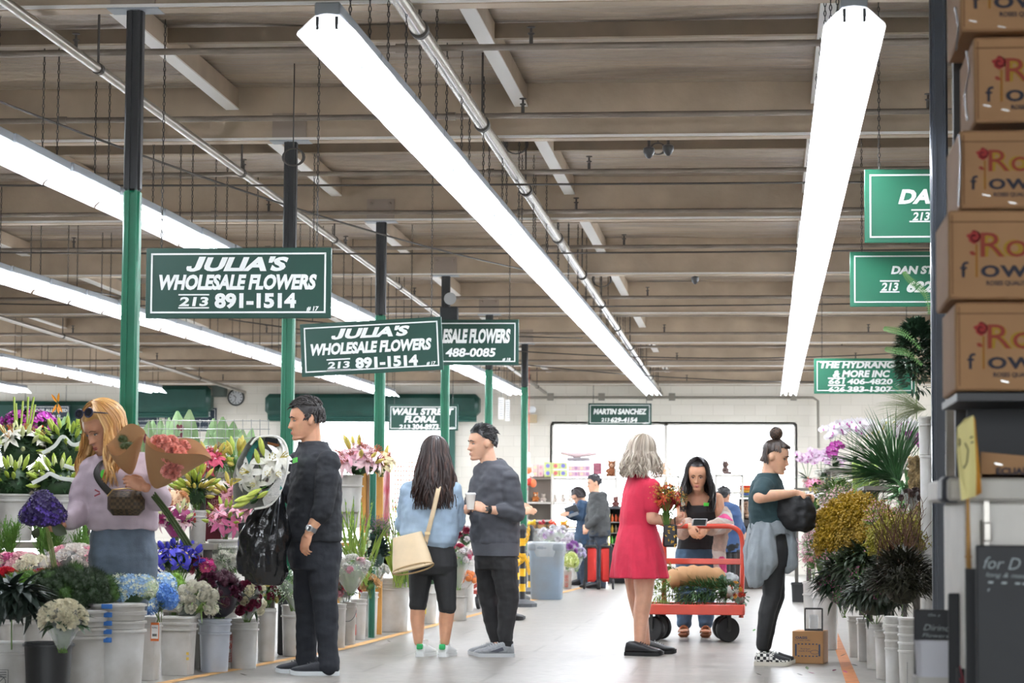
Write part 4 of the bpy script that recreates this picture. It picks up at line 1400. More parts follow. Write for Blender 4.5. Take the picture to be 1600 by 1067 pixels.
# ---- young woman leaning on the cart handle
def woman_leaning():
 Y = 21.38; j = J(Y)
 t = thing('person', 'person in a black top with a pink and white fleece leaning on the red cart', 'person', (j(1087, 990).x, Y, 0))
 h = HF(j(1090, 741, -.18), .248, -3, 22)
 b = MB(); head_shape(b, h, ears=False, fem=True)
 limb(b, [h.P(0, -.12, .26), j(1091, 775, -.02)], [.05, .056])
 rings = [(j(1092, 768, -.04), .06, .05), (j(1092, 776, -.03), .155, .07), (j(1092, 795, .0), .16, .10), (j(1091, 820, .06), .145, .105), (j(1089, 845, .14), .15, .11), (j(1087, 868, .18), .175, .12), (j(1087, 885, .18), .165, .11)]
 torso(b, rings, 0, -.008)
 sl, el, wl = j(1064, 779, -.02), j(1067, 828, -.12), j(1078, 822, -.36)
 sr, er, wr = j(1121, 779, -.02), j(1129, 822, -.08), j(1104, 826, -.34)
 for s_, e_, w_ in ((sl, el, wl), (sr, er, wr)):
  limb(b, [s_, e_], [.052, .042]); limb(b, [e_, w_], [.041, .027])
 hand(b, wl, V((.35, -.5, -.75)), V((.5, .7, -.2)), V((1, -.3, 0)), .6, .95)
 hand(b, wr, V((-.55, -.5, -.6)), V((-.5, .7, -.2)), V((-.7, -.3, .6)), .6, .95)
 L = (j(1074, 880, .18), j(1070, 935, .12), j(1069, 972, .10)); Rr = (j(1101, 880, .18), j(1103, 935, .10), j(1103, 972, .06))
 for q_ in (L, Rr): limb(b, [q_[0], q_[1], q_[2], q_[2] + V((0, -.02, -.09))], [.092, .062, .04, .036])
 for q_ in (L, Rr):
  p = q_[2] + V((0, -.02, 0)); p.z = .045
  loft(b, [(V((p.x, p.y + .06 - .235 * t_, .045 + h_ / 2)), V((w_, 0, 0)), V((0, 0, h_ / 2))) for t_, w_, h_ in ((0, .02, .03), (.1, .034, .06), (.3, .034, .06), (.6, .043, .04), (.85, .046, .026), (1, .03, .018))], 18)
 fuse('body', b, skin_mat('tan'), t, .0055, 3)
 face_parts(h, t, brow='#1e1512', lip='#a8605a', down=.9, fem=True)
 long_hair(h, t, [mat('#1f1a1b', .4), mat('#2e2727', .4), mat('#1b1718', .4)], j(1090, 800).z, 300, .009, .014, 58, spread=.05, seed=14, vol=1.08, capf=.87)
 c = MB()
 torso(c, [(j(1092, 790, -.01), .12, .10), (j(1092, 800, .0), .158, .112), (j(1091, 822, .06), .15, .115), (j(1089, 848, .14), .16, .12), (j(1088, 858, .16), .165, .12)], 0, .006)
 for sx in (-1, 1):
  p = j(1092 + sx * 15, 786, -.10); limb(c, [p + V((0, .0, -.03)), j(1092 + sx * 18, 774, -.03)], [.016, .014])
 fuse('top', c, mat('#29282b', .8), t, .006, 2, wob=.004, seed=15)
 c = MB(); torso(c, [(j(1088, 850, .15), .16, .115), (j(1087, 868, .18), .18, .125), (j(1087, 888, .18), .17, .115)], 0, .004)
 for q_ in (L, Rr): limb(c, [q_[0], q_[1], q_[2]], [.1, .078, .068])
 fuse('jeans', c, mat('#4a6580', .8, var=.2, vscale=10, bump=.15, bscale=160), t, .0075, 3, wob=.007, seed=16)
 # fleece bunched round the elbows and hanging behind the rail
 c = MB(); c.k = 0
 limb(c, [el + V((-.03, .06, .05)), el + V((-.0, -.06, .0)), wl + V((-.02, .07, .02))], [.07, .078, .06])
 limb(c, [er + V((.02, .04, .12)), er + V((.03, -.04, .02)), er.lerp(wr, .75)], [.055, .08, .065])
 limb(c, [er + V((-.01, -.02, -.02)), j(1124, 860, -.08), j(1126, 905, -.06)], [.07, .06, .055])
 def pk(p):
  n_ = noise.noise(p * 5.5)
  return 1 if n_ > .22 else (2 if n_ > .02 and p.x > t.location.x - .1 else 0)
 fuse('fleece_jacket', c, [mat('#d8c3b5', .95, var=.15, vscale=30, bump=.8, bscale=180), mat('#e85a94', .9, bump=.6, bscale=180), mat('#ece4dc', .95, bump=.8, bscale=180)], t, .0075, 2, wob=.014, wscale=(12, 12, 12), seed=17, pick=pk)
 c = MB(); c.box(j(1105, 788, -.12), (.062, .005, .03), rot=0); c.build('name_sticker', mat('#4fd63a', .5), t, smooth=False)
 c = MB(); c.tube([j(1106, 741, -.22) + V((.012 * math.cos(a), 0, .02 * math.sin(a) - .01)) for a in [2 * math.pi * i / 12 for i in range(12)]], .003, 5, closed=True); c.build('hoop_earring', mat('#c9b27a', .3, metal=.8), t)
 # sandals
 lt = mat('#a9683f', .6)
 for q_ in (L, Rr):
  p = q_[2]
  c = MB(); c.box((p.x, p.y - .07, .024), (.095, .26, .045), bev=.02); s_ = c.build('sandal', mat('#8a5433', .6), t)
  c = MB()
  for yy, w_, z_ in ((-.13, .048, .085), (-.08, .045, .10), (-.0, .04, .13)):
   c.tube([(p.x + w_ * math.cos(a), p.y + yy, .04 + (z_ - .04) * math.sin(a)) for a in [math.pi * i / 8 for i in range(9)]], .010, 6, flat=.5)
  for k_ in range(6): c.petal((p.x + (-.03 + .012 * k_), p.y - .12, .09), (random.uniform(-.4, .4), -1, -.3), (0, 0, 1), .05, .012, .3)
  c.build('sandal_straps', lt, s_)
 ph = thing('phone', 'smartphone held between both hands of the person leaning on the cart', 'phone', j(1094, 816, -.46))
 pm = Matrix.Rotation(R(20), 3, 'Z') @ Matrix.Rotation(R(30), 3, 'X')
 c = MB(); c.box(j(1093, 816, -.46), (.135, .012, .072), M=pm, bev=.005); c.build('phone_body', mat('#d7d9dc', .3), ph)
 c = MB(); c.box(j(1093, 816, -.467), (.11, .004, .058), M=pm); c.build('screen', mat('#3c434c', .15), ph)
woman_leaning()

# ---- woman with a hair bun
def woman_bun():
 Y = 17.4; j = J(Y)
 t = thing('person', 'person with a hair bun in a dark teal shirt, grey jacket tied at the waist', 'person', (j(1200, 1030).x, Y, 0))
 h = HF(j(1212, 713), .232, 76, 16)
 b = MB(); head_shape(b, h, fem=True)
 limb(b, [h.P(0, -.12, .30), j(1200, 748, .0)], [.048, .056])
 rings = [(j(1200, 741), .06, .055), (j(1199, 752), .155, .078), (j(1199, 772), .165, .10), (j(1200, 798), .15, .105), (j(1204, 822), .145, .11), (j(1206, 845), .17, .135), (j(1207, 865), .18, .145), (j(1207, 880), .16, .125)]
 torso(b, rings, 74, -.012)
 sh, el, wr = j(1194, 760, -.14), j(1186, 777, -.27), j(1241, 770, -.14)
 limb(b, [sh, el], [.05, .043]); limb(b, [el, el.lerp(wr, .4), wr], [.043, .042, .027])
 hand(b, wr, V((.85, .3, -.25)), V((0, .8, -.7)), V((.3, -.2, 1)), .85, .92)
 sh2, el2, wr2 = j(1203, 760, .14), j(1206, 800, .18), j(1252, 782, .02)
 limb(b, [sh2, el2], [.046, .04]); limb(b, [el2, wr2], [.04, .026])
 hand(b, wr2, V((.8, -.3, .3)), V((0, -.8, -.6)), V((.3, 0, 1)), .85, .92)
 N = (j(1208, 872, -.07), j(1206, 930, -.06), j(1198, 958, -.07), j(1191, 1008, -.05)); F = (j(1206, 872, .08), j(1212, 930, .07), j(1203, 958, .08), j(1196, 1008, .09))
 for q_ in (N, F): limb(b, q_, [.092, .06, .058, .036])
 fuse('body', b, skin_mat('light'), t, .0055, 3)
 face_parts(h, t, brow='#2c1f1a', lip='#b8736a', down=.9, fem=True)
 # swept-back hair and bun
 q = MB()
 hair_cap(h, 1.05, front=.82, side=.64, back=.2, mb=q)
 bun = h.P(0, -.16, 1.10)
 rnd = random.Random(5)
 for i in range(150):
  a = R(rnd.uniform(0, 360))
  sx, sf = math.sin(a), math.cos(a)
  low = .82 if sf > .5 else (.64 if sf > -.2 else .22)
  p0 = h.P(sx * .335, sf * (.37 if sf > 0 else .44), low + rnd.uniform(0, .08))
  q.k = rnd.choice([0, 0, 1])
  pts = []
  for k in range(7):
   t_ = k / 6
   p = p0.lerp(bun, t_)
   cc = h.P(0, -.02, .58)
   d = (p - cc)
   mn = .40 * h.H * rnd.uniform(1.0, 1.04)
   if d.length < mn and t_ < .95: p = cc + d.normalized() * mn
   pts.append(p)
  q.tube(pts, [.004] * 6 + [.003], 5)
 for i in range(16):
  n_ = V((rnd.uniform(-1, 1), rnd.uniform(-1, 1), rnd.uniform(-1, 1))).normalized()
  x_, y_, _ = frame_of(n_)
  q.k = rnd.choice([0, 1])
  q.tube([bun + V((0, 0, .02)) + (x_ * math.cos(a) + y_ * math.sin(a)) * .036 + n_ * .014 for a in [2 * math.pi * k / 14 for k in range(14)]], .0125, 6, closed=True)
 q.ball(bun + V((0, 0, .02)), .036, 12, 8)
 q.build('hair', [mat('#33261f', .45), mat('#5a4334', .45)], t)
 c = MB()
 torso(c, [(j(1200, 739), .07, .062), (j(1199, 751), .16, .088), (j(1199, 772), .178, .118), (j(1200, 798), .168, .125), (j(1203, 818), .165, .13), (j(1204, 830), .165, .13)], 74, .008)
 limb(c, [sh, sh.lerp(el, .75)], [.07, .066]); limb(c, [sh2, sh2.lerp(el2, .5)], [.066, .06])
 fuse('shirt', c, mat('#2c4449', .85, var=.08, vscale=14, bump=.1, bscale=120), t, .007, 3, wob=.007, seed=20)
 c = MB(); torso(c, [(j(1206, 826), .15, .115), (j(1207, 858), .178, .14), (j(1207, 885), .16, .125)], 74, .004)
 for q_ in (N, F): limb(c, q_, [.098, .066, .062, .044])
 fuse('leggings', c, mat('#2a2b2d', .7, var=.1, vscale=9), t, .0065, 3, wob=.003, seed=21)
 # grey jacket tied round the waist
 c = MB()
 torso(c, [(j(1205, 815), .16, .128), (j(1205, 822), .172, .14), (j(1207, 835), .178, .146)], 74, .012)
 for pts_, rs_ in (([j(1190, 825, -.13), j(1186, 850, -.17), j(1183, 880, -.18), j(1180, 908, -.18)], [.06, .075, .075, .05]), ([j(1198, 825, -.16), j(1200, 850, -.19), j(1203, 880, -.2), j(1196, 898, -.2)], [.05, .065, .06, .035]),
                      ([j(1183, 825, .02), j(1178, 860, .04), j(1176, 895, .02), j(1174, 912, 0)], [.07, .08, .06, .03]), ([j(1232, 822, -.05), j(1236, 850, -.07), j(1236, 880, -.06), j(1230, 890, -.05)], [.045, .05, .042, .03])):
  limb(c, pts_, rs_)
 fuse('grey_jacket', c, knit('#8f979c', bump=.3, bs=160), t, .0075, 3, wob=.016, wscale=(14, 14, 5), seed=22)
 ck = bpy.data.materials.new('checkered_canvas'); ck.use_nodes = True
 N_, L_ = ck.node_tree.nodes, ck.node_tree.links
 cn = N_.new('ShaderNodeTexChecker'); cn.inputs['Scale'].default_value = 46; cn.inputs[1].default_value = lin('#e6e4de'); cn.inputs[2].default_value = lin('#17171a')
 tc = N_.new('ShaderNodeTexCoord'); L_.new(tc.outputs['Object'], cn.inputs[0]); L_.new(cn.outputs[0], N_['Principled BSDF'].inputs['Base Color']); N_['Principled BSDF'].inputs['Roughness'].default_value = .7
 ws = mat('#c9c3b6', .6)
 for p, yw, dy in ((j(1180, 1030), 80, -.06), (j(1186, 1030), 86, .12)):
  def ft(u, h0, f, s, z):
   q = MB()
   loft(q, [(h0 + f * (t_ * .255) + z * (.02 + hh / 2), s * w_, z * hh / 2) for t_, w_, hh in ((.55, .043, .07), (.7, .047, .055), (.85, .044, .044), (.97, .025, .036))], 18)
   q.build('toe_cap', mat('#1b1b1e', .7), u)
  shoe(t, (p.x, Y + dy, 0), yw, .255, .094, ck, ws, .085, laces=mat('#e9e9e6', .7), extra=ft)
 k = thing('tote_bag', 'black soft bag held open by the person with the hair bun', 'bag', j(1240, 825, -.1))
 c = MB()
 loft(c, [(j(1238, 774, -.08), V((.12, 0, 0)), V((0, .06, 0))), (j(1238, 785, -.08), V((.155, 0, 0)), V((0, .085, 0))), (j(1242, 805, -.08), V((.155, 0, 0)), V((0, .1, 0))), (j(1246, 822, -.08), V((.125, 0, 0)), V((0, .09, 0))), (j(1248, 832, -.08), V((.06, 0, 0)), V((0, .05, 0)))], 26)
 fuse('bag_body', c, mat('#17181c', .6, bump=.3, bscale=20), k, .008, 3, wob=.02, wscale=(9, 9, 9), seed=30)
 c = MB(); c.tube([j(1256, 776, -.12), j(1265, 790, -.13), j(1270, 812, -.12), j(1262, 826, -.1)], [.012, .014, .014, .01], 8, flat=.3); c.build('bag_strap', mat('#1f2733', .5), k)
woman_bun()
# ------------------------------------------------------------------ flowers: one mesh of each kind, shared by its copies
rf = random.Random(11)
GREEN = mat('#4f7a35', .5, var=.25, vscale=20)
DKGREEN = mat('#2c4a2a', .5, var=.3, vscale=15)
LTGREEN = mat('#9db85a', .5, var=.2, vscale=18)
STEM = mat('#5f7f3c', .5, var=.2, vscale=12)
_fl = {}
def rnd_dir(r, zmin=-1.0):
 while True:
  v = V((r.uniform(-1, 1), r.uniform(-1, 1), r.uniform(zmin, 1)))
  if .05 < v.length <= 1: return v.normalized()
def fib(n, zmin=-1.0):
 out = []
 for i in range(n):
  z = 1 - (1 - zmin) * (i + .5) / n
  a = i * 2.399963
  s = math.sqrt(max(0, 1 - z * z))
  out.append(V((s * math.cos(a), s * math.sin(a), z)))
 return out
def flower(kind, c1, c2=None):
 key = (kind, c1, c2)
 if key in _fl: return _fl[key]
 r = random.Random(hash(kind) % 97 if False else sum(map(ord, kind + c1)))
 q = MB()
 pm = mat(c1, .5, var=.12, vscale=40, sss=.0)
 m2 = mat(c2, .5) if c2 else pm
 ms = [pm, m2, GREEN]
 if kind == 'lily':
  for k in range(6):
   a = k * math.pi / 3 + r.uniform(-.1, .1)
   d = V((math.cos(a) * .75, math.sin(a) * .75, .75))
   q.petal((0, 0, 0), d, (-math.cos(a), -math.sin(a), .3), .085, .036, -1.1, .25, 5, tip=.05)
  q.k = 1
  for k in range(6):
   a = k * math.pi / 3 + .5
   q.tube([(0, 0, .01), (math.cos(a) * .015, math.sin(a) * .015, .06)], .0015, 4)
   q.ball((math.cos(a) * .015, math.sin(a) * .015, .062), (.003, .003, .006), 5, 4)
 elif kind == 'bud':
  q.lathe((0, 0, 0), [(.004, 0), (.011, .02), (.015, .045), (.012, .07), (.003, .092)], 7)
  q.k = 2; q.tube([(0, 0, -.03), (0, 0, .004)], .003, 4)
 elif kind == 'rose':
  for lay, (n, t, L) in enumerate(((5, .15, .034), (7, .35, .036), (8, .6, .038), (8, .9, .036))):
   for k in range(n):
    a = 2 * math.pi * k / n + lay * .7
    d = V((math.cos(a) * t, math.sin(a) * t, 1))
    q.petal((math.cos(a) * .006 * lay, math.sin(a) * .006 * lay, 0), d, (-math.cos(a), -math.sin(a), 0), L, .034, .5 - .25 * lay, .5, 3, tip=.5)
 elif kind == 'peony':
  for i, d in enumerate(fib(34, -.2)):
   q.petal(d * .008, d + V((0, 0, .3)), (-d.x, -d.y, .6), .040, .030, .5, .5, 3, tip=.6)
 elif kind == 'mum':
  for d in fib(70, -.35):
   q.petal(d * .006, d, (0, 0, 1), .034, .011, .35, .3, 2, tip=.3)
 elif kind == 'pompon':
  q.ball((0, 0, 0), .026, 8, 6)
  for d in fib(60, -.6): q.petal(d * .02, d, (0, 0, 1), .013, .012, .3, .3, 2, tip=.5)
 elif kind == 'hydrangea':
  q.ball((0, 0, 0), .058, 10, 8)
  for d in fib(120, -.45):
   p = d * (.066 + r.uniform(-.006, .006))
   x, y, _ = frame_of(d)
   q.k = 1 if r.random() < .35 and c2 else 0
   a0 = r.uniform(0, 1.5)
   for k in range(4):
    a = a0 + k * math.pi / 2
    e = x * math.cos(a) + y * math.sin(a)
    q.petal(p, e + d * .25, d, .013, .013, .2, .2, 1, tip=.7, w0=.5)
 elif kind == 'gerbera':
  for ring, (n, L, z) in enumerate(((18, .045, 0), (14, .035, .004))):
   for k in range(n):
    a = 2 * math.pi * k / n + ring * .2
    q.petal((0, 0, z), (math.cos(a), math.sin(a), .25 + .2 * ring), (0, 0, 1), L, .013, .15, .2, 2, tip=.4)
  q.k = 1; q.ball((0, 0, .006), (.010, .010, .006), 8, 6)
 elif kind == 'iris':
  for k in range(3):
   a = k * 2.094
   q.k = 0
   q.petal((0, 0, .02), (math.cos(a) * .5, math.sin(a) * .5, 1), (-math.cos(a), -math.sin(a), 0), .06, .034, .35, .3, 4, tip=.4)
   q.petal((0, 0, .02), (math.cos(a + 1.05), math.sin(a + 1.05), .6), (0, 0, -1), .065, .036, 1.3, -.2, 5, tip=.5)
   q.k = 1
   q.petal((0, 0, .024), (math.cos(a + 1.05), math.sin(a + 1.05), .65), (0, 0, -1), .03, .009, .5, 0, 2)
 elif kind == 'carnation':
  for i, d in enumerate(fib(60, .0)):
   q.petal(d * .004, d + V((r.uniform(-.3, .3), r.uniform(-.3, .3), .4)), rnd_dir(r), .036, .022, r.uniform(-.6, .6), r.uniform(-.5, .5), 3, tip=.8)
 elif kind == 'orchid':
  for k, (a, L, w) in enumerate(((90, .034, .024), (210, .032, .022), (330, .032, .022), (0, .04, .044), (180, .04, .044))):
   a = R(a)
   q.petal((0, 0, 0), (math.cos(a), math.sin(a), .12), (0, 0, 1), L, w, .15, .1, 3, tip=.35)
  q.k = 1; q.petal((0, 0, .004), (0, -.6, .8), (0, -1, 0), .02, .016, .6, .3, 2); q.ball((0, 0, .006), .005, 6, 4)
 elif kind == 'moss':
  for b in range(5):
   c = rnd_dir(r, 0) * .02
   q.ball(c, .022, 8, 6)
   for d in fib(46, -.3):
    q.petal(c + d * .018, d + rnd_dir(r) * .35, (0, 0, 1), .022, .005, r.uniform(-.5, .5), .2, 1, tip=.2)
 elif kind == 'glad':
  q.k = 2; q.tube([(0, 0, -.25), (.005, 0, 0), (0, .005, .30)], [.006, .005, .0015], 5)
  for k in range(13):
   z = -.12 + .031 * k; a = 1.9 * k
   d = V((math.cos(a), math.sin(a), .8))
   if k < 6:
    q.k = 0
    for j in range(5):
     b = j * 1.257
     x, y, dd = frame_of(d)
     q.petal((0, 0, z), dd + (x * math.cos(b) + y * math.sin(b)) * .7, -dd, .05 - .004 * k, .03 - .002 * k, -.5, .2, 3, tip=.3)
   else:
    q.k = 1
    q.petal((0, 0, z), V((d.x * .35, d.y * .35, 1)), (-d.x, -d.y, 0), .05 - .002 * k, .014, .2, .6, 3, tip=.1)
 elif kind == 'spray':      # small starry blossoms on twigs
  for b in range(26):
   d = rnd_dir(r, .1); L = r.uniform(.05, .12)
   q.k = 2; q.tube([(0, 0, 0), d * L], .0009, 3, caps=False)
   q.k = 0 if r.random() < .7 else 1
   x, y, dd = frame_of(d)
   for j in range(5): q.petal(d * L, dd * .5 + x * math.cos(j * 1.257) + y * math.sin(j * 1.257), dd, .010, .007, .2, .1, 1, tip=.5)
 elif kind == 'solidago':
  for b in range(22):
   d = rnd_dir(r, .0); L = r.uniform(.05, .10)
   q.k = 2; q.tube([(0, 0, 0), d * L * .6], .0012, 3, caps=False)
   q.k = 0
   for j in range(12):
    p = d * (L * r.uniform(.3, 1.1)) + rnd_dir(r) * .014
    q.ball(p, r.uniform(.006, .010), 5, 4)
 elif kind == 'ginger':
  for k in range(9):
   s_ = 1 if k % 2 else -1
   d = V((s_ * .9, r.uniform(-.2, .2), .55 + .04 * k))
   q.petal((0, 0, .03 * k), d, (0, 0, 1), .11 - .007 * k, .03, .45, .8, 4, tip=.05)
  q.tube([(0, 0, -.12), (0, 0, .27)], .006, 6)
 elif kind == 'ball':
  q.ball((0, 0, 0), .036, 14, 10)
  q.k = 1
  for k in range(6):
   a = k * math.pi / 6
   q.tube([V((math.cos(a) * math.cos(b), math.sin(a) * math.cos(b), math.sin(b))) * .0365 for b in [2 * math.pi * j / 16 for j in range(16)]], .0012, 4, closed=True)
 _fl[key] = q.mesh(ms)
 _fl[key].name = kind
 return _fl[key]
KNAME = {'lily': 'lily_bloom', 'bud': 'flower_bud', 'rose': 'rose_bloom', 'peony': 'peony_bloom', 'mum': 'chrysanthemum', 'pompon': 'pompon_bloom', 'hydrangea': 'hydrangea_head', 'gerbera': 'daisy_bloom', 'iris': 'iris_bloom',
         'carnation': 'carnation_bloom', 'orchid': 'orchid_bloom', 'moss': 'mossy_head', 'glad': 'gladiolus_spike', 'spray': 'blossom_spray', 'solidago': 'goldenrod_plume', 'ginger': 'heliconia_bract', 'ball': 'orange_globe'}
def align(d, p, s=1.0, spin=0.0):
 x, y, z = frame_of(d)
 m = Matrix((x, y, z)).transposed() @ Matrix.Rotation(spin, 3, 'Z')
 return Matrix.Translation(p) @ (m * s).to_4x4() if False else Matrix.Translation(p) @ m.to_4x4() @ Matrix.Diagonal((s, s, s, 1))
CLEAR = mat('#f3f6f8', .12, alpha=.30, bump=.9, bscale=25)
KRAFT = mat('#b98d62', .75, var=.07, vscale=6, bump=.12, bscale=14)
PINKWRAP = mat('#c0368f', .3, alpha=.7)
NEWS = mat('#d9d6d0', .8, color2='#a9aaa8', vscale=60, stretch=(1, 1, 5))
def wrap_cone(q, base, C, rx, ry, top, n=36, rag=.03, r0=.03, seed=0, lean=0):
 """a sleeve opening upwards from base to an uneven, creased edge."""
 rr = random.Random(seed)
 rows = 7
 vs, fs = [], []
 jit = [rr.uniform(-1, 1) for _ in range(n)]
 for i in range(rows + 1):
  t = i / rows
  c = V(base).lerp(V(C), t)
  for k in range(n):
   a = 2 * math.pi * k / n
   g = r0 + (1 - r0) * t ** .75
   cr = 1 + .06 * math.sin(a * 7 + t * 3) * t + .05 * jit[k] * t * t
   z = c.z + (rag * jit[k] * t ** 4)
   vs.append((c.x + rx * g * cr * math.cos(a), c.y + ry * g * cr * math.sin(a), z))
 for i in range(rows):
  for k in range(n):
   a, b = i * n + k, i * n + (k + 1) % n
   fs.append((a, b, b + n, a + n))
 q.add(vs, fs)
def leafage(q, base, C, rx, ry, rz, n, L, w, rr, up=.4, curl=-.5, zmin=-.3, tip=.05):
 for i in range(n):
  d = rnd_dir(rr, zmin)
  p = V((C.x + d.x * rx * .75, C.y + d.y * ry * .75, C.z + d.z * rz * .7))
  dd = (V((d.x, d.y, d.z * .6 + up)) + rnd_dir(rr) * .4).normalized()
  q.petal(p - dd * L * .4, dd, (0, 0, 1), L * rr.uniform(.7, 1.2), w * rr.uniform(.7, 1.2), curl, .25, 4, tip=tip)
def bouquet(label, px, py, Y, rxp, rzp, kinds, leaves=(GREEN, 40, .10, .025), base_py=None, wrap=None, name='flower_bouquet', cat='flowers', group=None, seed=None, zmin=-.25, up=.35, stems=True, out=1.0, depth=.8, base_px=None, front=False, lup=.4, lcurl=-.5, core=.62):
 k = 1 / ppm(Y)
 C = at(px, py, Y)
 rx, rz = rxp * k, rzp * k
 ry = rx * depth
 base = at(base_px or px, base_py if base_py else py + rzp * 1.5, Y)
 rr = random.Random(seed if seed is not None else int(px * 7 + py))
 t = thing(name, label, cat, base, group)
 T = V(base)
 n = sum(c for _, c, _ in kinds)
 dirs = fib(max(n, 1), zmin)
 rr.shuffle(dirs)
 i = 0
 tops = []
 for me, cnt, sc in kinds:
  for _ in range(cnt):
   d = dirs[i]; i += 1
   d = (d + rnd_dir(rr) * .18).normalized()
   if front and d.y > .25: d.y = -d.y
   lv = rr.uniform(.82, 1.0) * out
   p = V((C.x + d.x * rx * lv, C.y + d.y * ry * lv, C.z + d.z * rz * lv))
   o = link_mesh(KNAME.get(me.name.split('.')[0], 'bloom'), me, t, M=align((d + V((0, 0, up))), p - T, sc * rr.uniform(.88, 1.12), rr.uniform(0, 6)))
   tops.append(p)
 if stems:
  q = MB()
  for p in tops[:46]:
   b = base + V((rr.uniform(-.02, .02), rr.uniform(-.02, .02), 0))
   m = b.lerp(p, .55) + V((0, 0, .02))
   q.tube([b, m, p], .0025, 4, caps=False)
  if not tops:
   q.tube([base, C], .004, 5)
  q.build('flower_stems', STEM, t)
 if leaves:
  lm_, ln, L, w = leaves
  q = MB()
  if core:
   q.ball(C - V((0, 0, rz * .15)), (rx * core, ry * core, rz * core), 12, 8)
  leafage(q, base, C, rx, ry, rz, ln, L, w, rr, up=lup, curl=lcurl)
  o = q.build('foliage', lm_, t); o['kind'] = 'stuff'
 if wrap:
  q = MB()
  wrap_cone(q, base, C + V((0, 0, rz * .55)), rx * 1.12, ry * 1.12, 0, seed=int(px), rag=.035)
  q.build('wrapper', wrap, t)
 return t

# ---- buckets
BW = mat('#cbcac7', .5, var=.10, vscale=5, color2='#aca8a0', detail=8)
BW2 = mat('#b9bfc9', .45, var=.08, vscale=7)
BBLK = mat('#2b2c2d', .5)
def bucket(label, px, ytop, ybot, wpx, Y=None, sq=0.0, bands=(.0, .10, .22), m=None, base_z=0.0, name='bucket', group=None, nest=0, tap=.86, handle=False, deco=None):
 m = m or BW
 if Y is None:
  g_ = ground(px, ybot)
  Y = g_.y
 r = wpx / 2 / ppm(Y)
 Y = Y + (r if base_z == 0 and ybot else 0)
 top = at(px, ytop, Y)
 zb = base_z if ybot is None or base_z == 0 else at(px, ybot, Y).z
 X = top.x
 H = top.z - zb - nest * .045
 out = None
 for s in range(nest + 1):
  z0 = zb + s * .045
  lb = ' '.join(label.split()[:16])
  if s: lb = ['', 'second', 'third', 'fourth', 'fifth'][s] + ' nested bucket up in: ' + ' '.join(label.split()[:11])
  t = thing(name, lb, 'bucket', (X, Y, z0), group)
  if s: tp = tap * .9
  pr = [(r * tap, z0 + .002), (r * tap * 1.01, z0 + .01)]
  for i in range(1, 6): pr.append((r * (tap + (1 - tap) * i / 5 * .97), z0 + H * (i / 5) * .99))
  prof = [(r * tap * .9, z0)] + pr
  q = MB()
  inner = [(r * .95, z0 + H), (r * .94, z0 + H * .9), (r * .9, z0 + H * .72), (.001, z0 + H * .72)]
  if s: prof = [(r * .7, z0)] + [(r * (.72 + .2 * i / 4), z0 + (H - .045) * i / 4) for i in range(5)] + [(r * .975, z0 + H - .04)]
  q.lathe((X, Y, 0), prof + [(r * 1.0, z0 + H)] + inner, 32, sq=sq)
  q.build('bucket_body', m, t)
  q = MB()
  for b in (bands if s == nest else (0,)):
   zz = z0 + H - b * H
   q.lathe((X, Y, 0), [(r * .965, zz - .014), (r * 1.07, zz - .012), (r * 1.07, zz - .001), (r * .965, zz + .002)], 32, sq=sq)
  q.build('rim_bands', m, t)
  if handle and s == 0:
   q = MB()
   q.tube([(X + r * 1.04 * math.cos(a), Y - r * 1.02 * abs(math.sin(a)), z0 + H * .82 - .09 * math.sin(a)) for a in [math.pi * k / 14 for k in range(15)]], .003, 5)
   q.build('wire_handle', mat('#6a6d70', .4, metal=.6), t)
  if deco and s == 0: deco(t, X, Y, r, z0, H)
  out = t
 return X, Y, r, zb, top.z
def warn_label(side=-.5, color='#b5463a', hh=.5, w=.055):
 """moulded child-safety panel: a frame, lines of print and a barred circle."""
 def f(t, X, Y, r, z0, H):
  q = MB()
  a = side
  x, y = X + r * .95 * math.sin(a), Y - r * .95 * math.cos(a)
  M_ = Matrix.Translation((x, y, z0 + H * .42)) @ Matrix.Rotation(a, 4, 'Z') @ Matrix.Rotation(R(90), 4, 'X')
  vs0 = len(q.v)
  for s in (-1, 1):
   q.box((s * w / 2, 0, .004), (.003, H * hh, .002)); q.box((0, s * H * hh / 2, .004), (w, .003, .002))
  q.tube([(w * .36 * math.cos(b), H * .04 + w * .36 * math.sin(b), .004) for b in [2 * math.pi * k / 20 for k in range(20)]], .0022, 4, closed=True)
  q.bar((-w * .25, H * .04 - w * .25, .004), (w * .25, H * .04 + w * .25, .004), .004, .002)
  for k in range(6):
   q.box((0, -H * hh * .2 - k * .011, .004), (w * .8, .004, .002))
  for k in range(3): q.box((0, H * hh * .42 - k * .012, .004), (w * .8, .005, .002))
  o = q.build('warning_label', mat(color, .6), None, smooth=False); o.matrix_basis = M_; attach(o, t)
 return f

